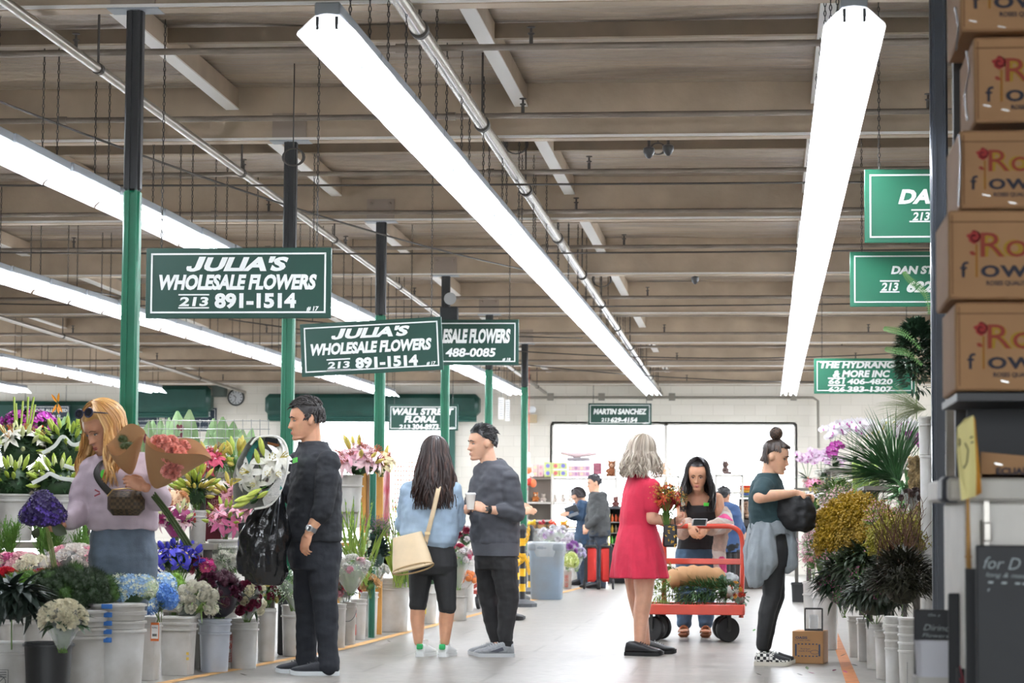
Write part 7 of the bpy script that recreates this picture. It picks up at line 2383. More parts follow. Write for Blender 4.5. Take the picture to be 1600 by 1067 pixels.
# oasis box with a small wire stand
Yb = ground(1262, 1037).y
t = thing('cardboard_box', 'brown cardboard box with blue print on the floor by the checkered shoe', 'box', (at(1265, 1037, Yb).x, Yb, 0))
a, b = at(1237, 986, Yb), at(1283, 1037, Yb)
rot = R(-9)
cx = (a.x + b.x) / 2; H_ = a.z
q = MB(); q.box((cx + .03, Yb + .14, H_ / 2), (b.x - a.x + .015, .26, H_), rot=rot, bev=.004); q.build('box_body', mat('#b4875a', .75, var=.06, vscale=6), t)
blue = mat('#3a4a66', .7)
Mf = lambda px, py: Matrix.Translation(at(px, py, Yb) + V((0, .0 + (px - 1237) * .0006, 0))) @ Matrix.Rotation(rot, 4, 'Z') @ Matrix.Rotation(R(90), 4, 'X')
fr = V((math.cos(rot), math.sin(rot), 0)); nn = V((math.sin(rot), -math.cos(rot), 0))
fc = V((cx + .03, Yb + .14, 0)) + nn * .1335
def onbox(u, v): return Matrix.Translation(fc + fr * u + V((0, 0, v))) @ Matrix.Rotation(rot, 4, 'Z') @ Matrix.Rotation(R(90), 4, 'X')
lettering('OASIS', onbox(-.045, H_ * .80), .085, .018, 0, .03, mat_=blue, parent=t)
lettering('It is easy, really!', onbox(-.035, H_ * .72), .11, .009, 0, .01, mat_=blue, parent=t)
q = MB()
for s in (-1, 1): q.box((s * .085, 0, .001), (.012, .085, .002))
for k in range(6):
 for s in (-1, 1): q.box((-.065 + .026 * k, s * .043, .001), (.013, .008, .002))
o = q.build('printed_frame', blue, smooth=False); o.matrix_basis = onbox(0, H_ * .42); attach(o, t)
lettering('floral foam\nmaxlife 20 pcs', onbox(-.02, H_ * .42), .09, .03, .2, .0, mat_=blue, parent=t)
q = MB(); q.tube([(.03 + .03 * math.cos(a_), .0 + .014 * math.sin(a_), .001) for a_ in [2 * math.pi * i / 16 for i in range(16)]], .0012, 4, closed=True); o = q.build('printed_oval', blue); o.matrix_basis = onbox(.02, H_ * .36); attach(o, t)
t = thing('wire_stand', 'small black square frame standing on the cardboard box', 'stand', (cx + .05, Yb + .15, H_))
q = MB()
u0, u1, zt = at(1258, 986, Yb + .1).x, at(1285, 986, Yb + .1).x, at(1260, 951, Yb + .1).z
for y in (Yb + .08, Yb + .2):
 for x in (u0, u1): q.bar((x, y, H_), (x, y, zt), .008)
 q.bar((u0, y, zt), (u1, y, zt), .008); q.bar((u0, y, H_ + .006), (u1, y, H_ + .006), .010)
for x in (u0, u1): q.bar((x, Yb + .08, zt), (x, Yb + .2, zt), .008)
q.build('wire_frame', mat('#26282b', .5), t, smooth=False)
t = thing('glass_jar', 'clear jar standing inside the small black frame', 'jar', ((u0 + u1) / 2, Yb + .14, H_ + .012)); q = MB(); q.lathe(((u0 + u1) / 2, Yb + .14, H_ + .012), [(.03, 0), (.033, .01), (.033, .085), (.028, .1)], 18); q.build('jar_body', mat('#e3e8ea', .1, alpha=.5), t)
# small black bin beyond
bucket('small square black pot on the floor beyond the person with the bun', 1249, 910, 941, 26, m=BBLK, bands=(.05,), sq=.6, name='plant_pot')

# ------------------------------------------------------------------ far-side stall: orchids, goldenrod, grass, buckets
# tables under the orchids
def table(label, pxa, pxb, Y, z, depth=.6):
 a, b = at(pxa, 800, Y).x, at(pxb, 800, Y).x
 t = thing('display_table', label, 'table', ((a + b) / 2, Y, 0))
 q = MB(); q.box(((a + b) / 2, Y + depth / 2, z - .015), (b - a, depth, .03)); q.build('table_top', mat('#6f6a62', .6), t, smooth=False)
 for x in (a + .04, b - .04):
  for y in (Y + .04, Y + depth - .04):
   q = MB(); q.box((x, y, (z - .03) / 2), (.04, .04, z - .03)); q.build('table_leg', mat('#55514b', .6), t, smooth=False)
 return t
table('dark table of potted orchids at the back of the flower aisle', 1240, 1330, 31.3, 1.44)
table('higher dark table of tall white orchids', 1290, 1440, 28.7, 1.63, .9)
table('low dark table under the green and pink bunches', 1285, 1400, 22.5, .92, .7)
table('narrow dark table under the pale lilac blooms', 1258, 1290, 24.2, 1.02, .5)
table('dark shelf table holding the fan of grass', 1350, 1440, 17.8, 1.28, 1.6)
bucket('white pot of hanging amaranth on the dark shelf table', 1358, 729, 748, 22, Y=19.2, base_z=1.28, bands=(.02,))
bucket('white pail under the drooping pink filler sprays', 1290, 912, None, 40, Y=19.6, bands=(.02, .2))
bucket('white pail under the two pink gerberas', 1270, 908, None, 30, Y=20.4, bands=(.02, .2))
bucket('white bucket under the shadowy olive bunch', 1408, 966, None, 50, Y=15.4, bands=(.02, .2))
def orchids(label, px, pyt, pyb, Y, n, c1, c2, wpx, seed, pot='#cfcac0', sc=1.0):
 rr = random.Random(seed); b0 = at(px, pyb, Y)
 t = thing('potted_orchid', label, 'plant', b0)
 k = 1 / ppm(Y)
 q = MB(); q.lathe(b0, [(.045, 0), (.06, .11), (.062, .12), (.05, .12), (.001, .11)], 16); q.build('pot', mat(pot, .6), t)
 q = MB()
 for i in range(6): q.petal(b0 + V((0, 0, .11)), V((rr.uniform(-1, 1), rr.uniform(-1, .4), .5)), (0, 0, -1), .18, .06, .5, .2, 5)
 q.build('leaf', DKGREEN, t)
 me = F('orchid', c1, c2)
 q = MB()
 for s in range(n):
  x = px + wpx * ((s + .5) / n - .5) * 1.5
  tip = at(x, pyt + rr.uniform(0, 12), Y + rr.uniform(-.15, .1))
  top = b0.lerp(tip, .8) + V((0, 0, .06))
  sp, _ = smooth_pts([b0 + V((0, 0, .1)), top, tip], [1, 1, 1], 5); q.tube(sp, .004, 5)
  for i in range(7):
   u = .55 + .45 * i / 7
   p = sp[min(len(sp) - 1, int(u * (len(sp) - 1)))] + V((rr.uniform(-.05, .05), rr.uniform(-.08, -.01), rr.uniform(-.08, .05)))
   link_mesh('orchid_bloom', me, t, M=align(V((rr.uniform(-.5, .5), -1, .25)), p - b0, sc * rr.uniform(1.1, 1.5), R(rr.uniform(-20, 20))))
 q.build('flower_stems', STEM, t)
 return t
orchids('pale pink orchid pot first on the back table', 1262, 706, 762, 31.6, 3, '#ead3e6', '#b04a9c', 26, 3)
orchids('pale lilac orchid pot second on the back table', 1283, 704, 765, 31.7, 3, '#e6cfe4', '#b04a9c', 26, 4)
orchids('lilac orchid pot nearest the tall white orchids', 1302, 706, 765, 31.5, 3, '#e3c9e0', '#a83a94', 22, 5)
orchids('tall white orchid with dark lips on the high table', 1305, 662, 735, 29.3, 3, '#f2eef2', '#c06ab0', 26, 6, sc=1.2)
orchids('tall white orchid spray behind the grass bunch', 1335, 660, 735, 29.3, 4, '#f4f2f4', '#a83a94', 36, 7, sc=1.2)
orchids('bright white orchid spray above the grass bunch', 1375, 662, 735, 29.4, 4, '#f4f3f2', '#d8c45a', 34, 8, sc=1.2)
orchids('white orchid spray with purple lips beside the dark post', 1412, 660, 735, 29.4, 4, '#f1eef1', '#9c3a94', 30, 9, sc=1.2)
orchids('dark magenta orchid on the high table', 1303, 690, 745, 28.9, 2, '#a02a8c', '#e0a0d0', 14, 10)
orchids('second dark magenta orchid beside the moss pole', 1432, 682, 745, 28.7, 2, '#8f2a84', '#e0a0d0', 14, 11)
bouquet('round white cut blooms in front of the orchid pots', 1286, 741, 29.5, 12, 6, [(F('mum', '#f0efe8'), 8, 1.0)], (DKGREEN, 14, .08, .02), base_py=762)
bouquet('pink blooms in front of the orchid pots', 1272, 757, 31.45, 16, 7, [(F('lily', '#d98aa6', '#a8553a'), 9, .8)], (GREEN, 20, .08, .04), base_py=762)
bouquet('pale lilac and yellow blooms beside the bun person\'s hands', 1272, 785, 24.5, 16, 16, [(F('lily', '#e9e2ee', '#c9b84a'), 9, .9), (F('carnation', '#e6ddaa'), 5, .9)], (GREEN, 24, .10, .03), base_py=812)
bouquet('leafy green bunch behind the goldenrod', 1312, 775, 22.8, 36, 34, [(F('spray', '#c7b85a'), 6, .8)], (mat('#5f7a3a', .5, var=.35, vscale=12), 330, .10, .022), base_py=830, core=.7)
bouquet('pink waxflower sprays above the goldenrod', 1330, 792, 19.6, 34, 16, [(F('spray', '#e2a8bc', '#f0d6dc'), 34, 1.0)], (GREEN, 60, .05, .006), base_py=850)
bouquet('red and yellow alstroemerias at the aisle edge', 1288, 815, 20.2, 22, 18, [(F('lily', '#d8a04a', '#a8402c'), 12, .5), (F('lily', '#b84a3a', '#e2b33a'), 10, .5)], (mat('#6f7a3a', .5, var=.3, vscale=12), 70, .09, .016), base_py=870, core=.5)
bouquet('pink filler sprays drooping at the aisle edge', 1288, 862, 19.6, 26, 36, [(F('spray', '#c98aa4', '#e8c2ce'), 44, 1.0), (F('lily', '#c9523f', '#e2b33a'), 6, .4)], (mat('#5a6a3a', .5, var=.3, vscale=12), 90, .08, .016), base_py=920, core=.55)
bouquet('two pink gerberas hanging out over the aisle', 1268, 880, 20.4, 12, 12, [(F('carnation', '#e9a8b4'), 4, .9)], (GREEN, 14, .08, .02), base_py=915, front=True)
GOLD = F('solidago', '#94760e')
bouquet('large mustard goldenrod bunch in front of the twigs', 1336, 838, 17.3, 50, 56, [(GOLD, 62, 1.0)], (mat('#33391c', .5, var=.3, vscale=12), 120, .10, .012), base_py=925, core=.6, front=True)
bouquet('second mustard goldenrod bunch behind the first', 1390, 850, 17.0, 36, 44, [(GOLD, 30, 1.0)], (mat('#33391c', .5, var=.3, vscale=12), 100, .10, .012), base_py=925, core=.6)
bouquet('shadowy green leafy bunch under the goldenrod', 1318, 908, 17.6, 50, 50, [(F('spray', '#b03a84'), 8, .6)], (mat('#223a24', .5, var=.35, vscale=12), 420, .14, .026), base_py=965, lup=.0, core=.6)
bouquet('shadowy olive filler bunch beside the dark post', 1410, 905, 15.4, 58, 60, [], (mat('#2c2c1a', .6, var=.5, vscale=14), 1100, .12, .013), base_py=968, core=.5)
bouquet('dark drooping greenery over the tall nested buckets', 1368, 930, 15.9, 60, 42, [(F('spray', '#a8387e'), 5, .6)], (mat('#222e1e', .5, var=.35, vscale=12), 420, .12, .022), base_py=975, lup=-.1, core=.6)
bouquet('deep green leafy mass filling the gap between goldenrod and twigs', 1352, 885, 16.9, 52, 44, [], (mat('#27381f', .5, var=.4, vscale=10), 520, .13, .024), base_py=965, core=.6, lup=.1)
# curly twigs
t = thing('twig_bunch', 'curly brown willow twigs with pink dots standing beside the goldenrod', 'branches', at(1405, 950, 16.6))
rr = random.Random(8); q = MB()
for i in range(76):
 p = at(1405 + rr.uniform(-24, 24), 935, 16.0 + rr.uniform(-.1, .1)); tx, ty = 1405 + rr.uniform(-50, 48), 765 + rr.uniform(0, 90)
 e = at(tx, ty, 15.9 + rr.uniform(-.3, .25)); pts = []
 ph = rr.uniform(0, 6)
 for k_ in range(11):
  u = k_ / 10; pts.append(p.lerp(e, u) + V((.03 * math.sin(ph + u * 12) * u, .02 * math.cos(ph + u * 10) * u, 0)))
 q.tube(pts, [.0055 * (1 - .7 * k_ / 10) for k_ in range(11)], 4, caps=False)
q.build('twigs', mat('#573824', .7, var=.2, vscale=12), t)
sp_ = F('spray', '#c98aa8', '#8fa04a')
for i in range(40):
 link_mesh('blossom_spray', sp_, t, M=align(V((rr.uniform(-.4, .4), -.4, 1)), at(1398 + rr.uniform(-42, 42), 830 + rr.uniform(-40, 45), 16.6 + rr.uniform(-.2, .1)) - t.location, .8))
bouquet('yellow green gypsophila under the curly twigs', 1408, 850, 16.3, 44, 34, [(F('solidago', '#847d20'), 40, .85)], (mat('#454a20', .5, var=.35, vscale=14), 260, .09, .010), base_py=925, core=.6)
# fan of dark grass blades
def blades(label, px, py, Y, n, L, w, m, seed, a0, a1, curl=-.35, name='grass_bunch', rnd=.25):
 rr = random.Random(seed); b0 = at(px, py, Y)
 t = thing(name, label, 'greenery', b0); q = MB()
 for i in range(n):
  a = R(a0 + (a1 - a0) * rr.random())
  d = V((math.sin(a), rr.uniform(-.5, .3), math.cos(a)))
  q.petal(b0 + V((rr.uniform(-.03, .03), rr.uniform(-.03, .03), 0)), d, (0, 0, 1), L * rr.uniform(.65, 1.08), w, curl * rr.uniform(.2, 1.3), .5, 8, tip=.03, w0=.6)
 o = q.build('foliage', m, t); o['kind'] = 'stuff'
 return t
blades('fan of long dark green grass blades above the goldenrod', 1400, 752, 18.2, 210, .58, .012, mat('#3f6a3f', .45, var=.3, vscale=9), 4, -78, 22)
blades('long grass blades arching down beside the moss pole', 1402, 755, 18.1, 60, .40, .012, mat('#4a6a4a', .45, var=.3, vscale=9), 5, -100, -20, -1.6)
t = thing('amaranth_bunch', 'hanging light green amaranth tassels under the grass fan', 'greenery', at(1352, 722, 19.2)); q = MB(); rr = random.Random(4)
for i in range(46):
 x = 1352 + rr.uniform(-19, 19); y0 = 722 + rr.uniform(0, 14); L = rr.uniform(25, 66)
 pts = [at(1356, 730, 19.3), at(x, y0, 19.2), at(x + rr.uniform(-3, 3), y0 + L * .5, 19.15), at(x + rr.uniform(-4, 4), y0 + L, 19.15)]
 sp, sr_ = smooth_pts(pts, [.003, .008, .011, .004], 5); q.tube(sp, sr_, 6)
q.build('hanging_tassels', mat('#93ad58', .7, var=.25, vscale=40, bump=.6, bscale=120), t)
bouquet('broad pale fern leaves below the moss pole', 1415, 770, 17.4, 26, 30, [], (mat('#6f9a6a', .5, var=.25, vscale=10), 110, .15, .03), base_py=830, core=.4)
t = thing('moss_pole', 'shaggy brown moss-covered pole beside the dark post', 'pole', at(1430, 820, 16.8)); c = MB()
a, b = at(1430, 714, 16.8), at(1434, 815, 16.8); c.tube([a, a.lerp(b, .5), b], [.05, .045, .055], 16)
q = fuse('moss', c, mat('#7d6a48', .95, var=.4, vscale=30, bump=1, bscale=60), t, .008, 0, wob=.02, wscale=(30, 30, 30)); 
q = MB(); rr = random.Random(3)
for i in range(240):
 p = a.lerp(b, rr.random()) ; d = rnd_dir(rr); d.z *= .4; q.petal(p + d * .045, d, (0, 0, -1), .04, .004, .8, 0, 2)
q.build('moss_fibres', mat('#8a7448', .9), t)
bucket('white pail on a ledge beside the moss pole', 1445, 651, 711, 20, Y=15.9, base_z=1.46, bands=(.02, .2))
bucket('tall white pail standing behind the dark post', 1449, 665, None, 24, Y=16.2, bands=(.02, .12), tap=.75)
bouquet('clear plastic covered bundle beside the moss pole', 1424, 778, 16.5, 14, 12, [(F('carnation', '#5a4a48'), 6, .8)], (mat('#4a4440', .5), 20, .06, .02), base_py=800, wrap=CLEAR)
# tall greenery above
bouquet('tall dark green glossy foliage rising beside the dark post', 1432, 560, 15.2, 38, 86, [], (mat('#34503a', .45, var=.35, vscale=12), 1500, .065, .022), base_py=655, core=.0, lup=.5)
def fern(label, pts, Y, seed):
 t = thing('fern_frond', label, 'greenery', at(*pts[-1], Y)); rr = random.Random(seed)
 sp, sr_ = smooth_pts([at(x, y, Y - .02 * i) for i, (x, y) in enumerate(pts)], [.0025] * len(pts), 8)
 q = MB(); q.tube(sp, .0025, 4)
 n = len(sp)
 for i in range(1, n):
  d = (sp[i] - sp[i - 1]).normalized(); s_ = V((0, 0, 1)).cross(d).normalized(); w_ = .022 * math.sin(math.pi * (.15 + .8 * i / n))
  up = V((0, -1, 0)).cross(d).normalized()
  for sg in (-1, 1): q.petal(sp[i], up * sg + d * .3, (0, -1, 0), w_ + .006, .007, .2, 0, 2)
 q.build('frond_leaflets', mat('#5f8a4a', .5, var=.2, vscale=20), t)
fern('fern frond arching across the second DAN sign', [(1412, 424), (1420, 436), (1435, 448), (1447, 462), (1452, 490)], 15.0, 1)
fern('fern frond reaching out toward the aisle', [(1380, 513), (1395, 516), (1415, 522), (1438, 545)], 15.0, 2)
fern('lower fern frond over the hydrangea sign', [(1382, 545), (1398, 548), (1418, 552), (1440, 570)], 15.0, 3)
blades('wispy pale grass spraying out below the tall foliage', 1440, 640, 15.1, 150, .30, .0035, mat('#9aa77a', .6), 7, -115, -35, -.5)
# buckets along the orange strip, receding
right = [(1337, 962, 1022, 24, 'first and farthest square'), (1352, 966, 1034, 26, 'second square'), (1366, 972, 1046, 26, 'third'), (1384, 985, 1062, 34, 'fourth'), ]
for px, y0, y1, w_, lb in right:
 g_ = ground(px, y1)
 bucket('white bucket, %s of the row along the orange strip' % lb, px, y0, y1, w_, Y=min(g_.y, 18.5), bands=(.0, .1), sq=.4 if 'square' in lb else 0)
bucket('tall nested white buckets stack standing nearest the chalkboards', 1423, 965, 1090, 38, Y=13.7, nest=4, bands=(.0,), deco=lambda t, X, Y, r, z0, H: (lambda q: ([q.box((X - r * .35, Y - r * .92, z0 + .06 + .012 * k), (.003, .003, .008)) for k in range(16)], q.build('moulded_print', mat('#6a6a6c', .6), t, smooth=False)))(MB()))
bucket('tall nested white buckets stack beside the larger stack', 1396, 963, 1085, 26, Y=14.2, nest=4, bands=(.0,))
# dark post by the flower boxes
t = thing('steel_column', 'dark navy steel post in front of the DAN signs', 'column', (.951, 13.4, 0)); t['kind'] = 'structure'
pm = mat('#272e38', .4, var=.1, vscale=5, coat=.3)
q = MB(); q.box((.951, 13.42, zbeam(13.42) / 2), (.096, .075, zbeam(13.42)), bev=.01); q.box((.951 - .02, 13.378, zbeam(13.4) / 2), (.01, .012, zbeam(13.4))); q.box((.951 + .03, 13.378, zbeam(13.4) / 2), (.012, .012, zbeam(13.4))); q.build('column_shaft', pm, t)
# tan shelf post pieces behind
t = thing('shelf_upright', 'weathered white upright between the dark post and the yellow paper', 'upright', at(1494, 1000, 8.2))
q = MB(); p = at(1493, 800, 8.2); q.box((p.x, 8.2, .88), (.06, .05, 1.76), bev=.004); q.build('upright_board', mat('#9c968c', .7, var=.2, vscale=8), t)
q = MB(); p = at(1503, 690, 8.3); q.box((p.x + .02, 8.3, .72), (.03, .05, 1.44), bev=.004); q.build('dark_edge', mat('#3a3c42', .6), t)
for y_, h_ in ((655, 36), (690, 36), (725, 36)):
 q = MB(); q.box(at(1484, y_, 8.4), (.028, .03, .075), bev=.003); q.build('white_bracket', mat('#d9d2dc', .5), t)
# white cooler cabinet
Yk = 7.0
t = thing('cooler_cabinet', 'white chest cabinet with a steel latch carrying the stacked flower boxes', 'cabinet', (at(1580, 900, Yk).x, Yk, 0))
xa = at(1508, 900, Yk).x; xb = xa + 1.2; zt = at(1550, 747, Yk).z; zl = at(1550, 783, Yk).z
cabm = mat('#e2ded6', .5, var=.08, vscale=5, bump=.1, bscale=40)
q = MB(); q.box(((xa + xb) / 2, Yk + .42, zl / 2), (xb - xa, .8, zl), bev=.01); q.build('cabinet_body', cabm, t)
q = MB(); q.box(((xa + xb) / 2 - .02, Yk + .40, (zl + zt) / 2), (xb - xa + .06, .9, zt - zl), bev=.008); q.build('cabinet_lid', mat('#c2beb5', .5, var=.1, vscale=5), t)
p = at(1487, 765, Yk); q = MB(); q.box((p.x, Yk + .1, (zl + zt) / 2), (.055, .2, zt - zl + .01), bev=.012); q.build('grey_corner_cap', mat('#4c4f56', .5), t)
q = MB(); p = at(1543, 820, Yk - .03); q.box((p.x, Yk, p.z), (.016, .02, .16)); q.box((p.x, Yk - .012, p.z - .02), (.024, .03, .055), bev=.004); q.build('door_latch', mat('#a9a49c', .35, metal=.6), t)
q = MB(); q.box((at(1534, 850, Yk).x, Yk + .012, zl / 2), (.006, .01, zl * .9)); q.build('door_seam', mat('#7a766e', .6), t, smooth=False)
# flower boxes: each one a thing
cardb = mat('#ae855e', .8, var=.07, vscale=5, bump=.08, bscale=60)
yel_, redp, navyp = mat('#a8861e', .7), mat('#943a26', .7), mat('#2c2a36', .7)
def flower_box(label, px, yt, yb, Y, dark=False, print_=True, yaw=0):
 a, b = at(px, yt, Y), at(px, yb, Y)
 W_, D_, H_ = 1.02, .5, a.z - b.z
 t = thing('flower_box', label, 'box', (a.x + W_ / 2, Y, b.z))
 q = MB(); q.box((a.x + W_ / 2, Y + D_ / 2, (a.z + b.z) / 2), (W_, D_, H_ - .004), bev=.006); q.build('box_body', cardb, t)
 q = MB(); q.box((a.x + W_ / 2, Y - .001, a.z - .035), (W_ - .01, .004, .004)); q.box((a.x + .012, Y - .001, (a.z + b.z) / 2), (.003, .004, H_ - .03)); q.build('flap_seam', mat('#7d5a3a', .8), t, smooth=False)
 if not print_: return t
 k = 1 / ppm(Y); f = H_ / (147 * k)
 def pos(u, v): return face_cam(V((a.x + u * k * f, Y - .004, a.z - v * k * f)))
 # big letters with their yellow outline
 for m_, bo, dz in ((yel_, .045, 0), (redp, .0, .003)):
  o = lettering('Ro', Matrix.Translation((0, -dz, 0)) @ pos(52, 58), None, 40 * k * f, 0, bo, mat_=m_, parent=t, align='LEFT', sx=1.25)
 q = MB()
 o = lettering('f', pos(19, 98), None, 26 * k * f, 0, .01, mat_=navyp, parent=t, align='LEFT', sx=1.2)
 o = lettering('ower', pos(52, 101), None, 20 * k * f, 0, .015, mat_=navyp, parent=t, align='LEFT', sx=1.5)
 o = lettering('ROSES QUALITY', pos(61, 121), None, 9 * k * f, 0, .03, mat_=navyp, parent=t, align='LEFT', sx=.95)
 # the rose standing in for a letter
 q = MB(); C = V((a.x + 42 * k * f, Y - .003, a.z - 45 * k * f)); rr = random.Random(2)
 s_ = k * f
 q.box((a.x + 45.5 * s_, Y - .003, a.z - 84 * s_), (4.2 * s_, .002, 54 * s_)); q.build('printed_stem', yel_, t, smooth=False)
 q = MB()
 q.box((a.x + 45.5 * s_, Y - .0045, a.z - 84 * s_), (1.6 * s_, .002, 54 * s_)); q.petal((a.x + 44 * s_, Y - .005, a.z - 74 * s_), (-1, 0, .5), (0, -1, 0), 11 * s_, 7 * s_, 0, 0, 3, tip=.05); q.build('printed_stem_line', redp, t, smooth=False)
 q = MB(); q.add([C + V(((11 + 2.2 * math.sin(5 * g)) * s_ * math.cos(g), -.001, (10 + 1.8 * math.cos(4 * g)) * s_ * math.sin(g))) for g in [2 * math.pi * i / 40 for i in range(40)]], [tuple(range(40))])
 q.build('printed_rose', mat('#a3302c', .7), t, smooth=False)
 q = MB()
 for i in range(7):
  r_ = (2 + 1.3 * i) * s_; q.tube([C + V((r_ * math.cos(g + i), -.003, r_ * math.sin(g + i) + 0)) for g in [2.2 * j_ / 8 for j_ in range(9)]], .0012, 4)
 q.build('printed_petals', mat('#6f1c20', .7), t)
 return t
flower_box('brown rose carton resting lowest of the printed stack under the dark shelf', 1492, 471, 611, 7.0)
flower_box('brown rose carton jutting out furthest in the stack', 1481, 328, 468, 6.95)
flower_box('brown rose carton with bright staples, third up the stack', 1499, 203, 327, 7.05)
flower_box('brown rose carton second from the ceiling', 1521, 57, 193, 7.1)
flower_box('brown rose carton highest of the stack, cut by the frame', 1499, -95, 50, 7.05)
q0 = thing('staples', 'shiny staples in the brown rose cartons', 'staples', at(1540, 170, 7.0))
q = MB()
for px, py in ((1542, 165), (1571, 172), (1520, 33), (1565, 42), (1541, 305), (1582, 317), (1570, 596), (1560, 725)):
 p = at(px, py, 6.93); q.box(p, (.022, .003, .003), M=Matrix.Rotation(R(12), 3, 'Y'))
q.build('staple_row', mat('#d0d0cc', .3, metal=.7), q0, smooth=False)
# printed edge strips down the side of the stack
t = thing('plastic_strapping', 'shiny plastic strapping hanging down beside the rose cartons', 'strap', at(1497, 300, 7.2))
q = MB()
for pts in ([(1492, 12), (1497, 40), (1494, 78)], [(1510, 80), (1514, 110), (1508, 150), (1512, 188)], [(1499, 210), (1501, 250), (1498, 322)]):
 sp, sr_ = smooth_pts([at(x, y, 7.02) for x, y in pts], [.010] * len(pts), 5); q.tube(sp, sr_, 8, flat=.3)
q.build('strap', mat('#8f9296', .15, metal=.4), t)
# steel rack frame dark behind boxes
t = thing('storage_rack', 'black steel rack frame that holds the rose cartons', 'rack', at(1520, 640, 7.3))
q = MB(); p = at(1506, 500, 7.6); q.box((p.x, 7.72, zt + 1.35), (.04, .04, 2.7)); q.build('rack_post', mat('#232427', .5), t, smooth=False)
q = MB(); a = at(1500, 614, 7.0); q.box((a.x + .55, 7.28, a.z - .012), (1.12, .6, .022)); q.build('rack_shelf', mat('#232427', .5), t, smooth=False)
q = MB(); a = at(1533, 614, 7.0); q.box((a.x + .55, 7.5, (a.z + zt) / 2), (1.1, .02, a.z - zt - .02)); q.build('rack_back', mat('#26272a', .6), t, smooth=False)
# open carton with dark rounded bag inside
t = thing('cardboard_box', 'brown open-fronted carton printed ECUADOR on the cabinet lid', 'box', at(1560, 745, 7.0))
q = MB()
xa_, xb_ = at(1533, 700, 7.0).x, at(1533, 700, 7.0).x + .95
z0_ = zt; pts = [(0, at(1533, 706, 7).z), (.2, at(1560, 716, 7).z), (.5, at(1600, 722, 7).z), (.95, at(1600, 722, 7).z)]
vs = []; fs = []
for i, (u, z) in enumerate(pts):
 for y in (7.0, 7.012): vs += [(xa_ + u * (1 if i else 1), y, z0_), (xa_ + u, y, z)]
for i in range(len(pts) - 1):
 o = i * 4; fs += [(o, o + 4, o + 5, o + 1), (o + 3, o + 7, o + 6, o + 2), (o + 1, o + 5, o + 7, o + 3)]
q.add(vs, fs); q.box((xa_ + .475, 7.25, z0_ + .006), (.95, .5, .012)); q.build('box_body', cardb, t, smooth=False)
lettering('ECUADOR', face_cam(at(1557, 736, 6.99)), None, 11 / ppm(7), 0, .04, mat_=navyp, parent=t, align='LEFT', sx=1.1)
# yellow paper on a bamboo cane
t = thing('paper_sleeve', 'pale yellow paper sleeve with a pen-drawn face on a bamboo cane', 'paper', at(1513, 970, 6.8))
def crumple(pts, Y, d): return [at(x, y, Y) + V((0, d * math.sin(i * 1.7), 0)) for i, (x, y) in enumerate(pts)]
q = MB(); out = [(1496, 668), (1508, 654), (1521, 649), (1524, 690), (1526, 740), (1525, 775), (1512, 779), (1502, 782), (1499, 740), (1496, 705)]
fr_ = crumple(out, 6.8, .008); bk_ = [p + V((0, .02, 0)) for p in fr_]; n = len(out)
q.add(fr_ + bk_, [tuple(range(n - 1, -1, -1)), tuple(range(n, 2 * n))] + [(i, (i + 1) % n, n + (i + 1) % n, n + i) for i in range(n)]); q.build('yellow_paper', mat('#ece09a', .75, var=.08, vscale=5, bump=.2, bscale=12), t, smooth=False)
q = MB(); out = [(1521, 649), (1524, 655), (1528, 700), (1531, 735), (1534, 770), (1520, 778), (1508, 783), (1524, 775), (1526, 740), (1524, 690)]
fr_ = crumple(out, 6.84, .004); q.add(fr_, [tuple(range(n - 1, -1, -1)), tuple(range(n))]); q.build('orange_paper', mat('#d89a3a', .7), t, smooth=False)
q = MB(); q.tube([at(x, y, 6.785) for x, y in ((1499, 685), (1500, 692), (1498, 697))], .0022, 5); q.tube([at(x, y, 6.785) for x, y in ((1508, 692), (1513, 703), (1511, 722), (1506, 732), (1505, 728))], .0016, 5); q.tube([at(x, y, 6.785) for x, y in ((1516, 684), (1520, 682))], .0022, 5); q.tube([at(x, y, 6.785) for x, y in ((1517, 692), (1521, 690))], .0018, 5); q.build('pen_drawing', mat('#4a4030', .6), t)
q = MB(); q.tube([at(1512, 776, 6.83), at(1513, 870, 6.83), at(1517, 972, 6.83)], [.005, .0075, .008], 10); q.tube([at(1513, 868, 6.83), at(1513, 871, 6.83)], .010, 10); q.build('bamboo_cane', mat('#b8863e', .5), t)
# chalkboards
slate = mat('#26282b', .6, var=.1, vscale=7); chalk = mat('#b5bfc2', .8)
def chalkboard(label, x0, x1, y0, y1, Y, lines, tilt=0.0, strokes=()):
 c = at((x0 + x1) / 2, (y0 + y1) / 2, Y); k = 1 / ppm(Y)
 t = thing('chalkboard', label, 'chalkboard', (c.x, Y, 0))
 q = MB(); q.box((c.x, Y + .02, c.z), ((x1 - x0) * k, .025, (y1 - y0) * k), bev=.004); q.build('board', slate, t)
 for s, px, py, w_, h_ in lines:
  lettering(s, face_cam(at(px, py, Y) + V((0, .005, 0)), roll=R(-2)), w_ * k, h_ * k, .3, -.01, mat_=chalk, parent=t, name='chalk_writing')
 return t
chalkboard('black chalkboard with white handwriting leaning on the white cabinet', 1530, 1700, 857, 1200, 6.6, [('for D', 1566, 880, 56, 18), ('long & mean', 1575, 900, 66, 9), ('- - --', 1575, 911, 60, 3), ("'", 1545, 922, 3, 5)])
chalkboard('small dark chalkboard behind the taped white box', 1430, 1500, 955, 1140, 7.6, [('Dirinch', 1467, 981, 46, 9), ('Flowers', 1462, 993, 40, 6), ('Go s', 1460, 961, 18, 4)])
chalkboard('low black board leaning behind the red scribbles', 1484, 1540, 930, 1160, 7.2, [(',', 1506, 958, 3, 4), ('57', 1519, 1008, 9, 8), ('.', 1513, 1030, 4, 3)])
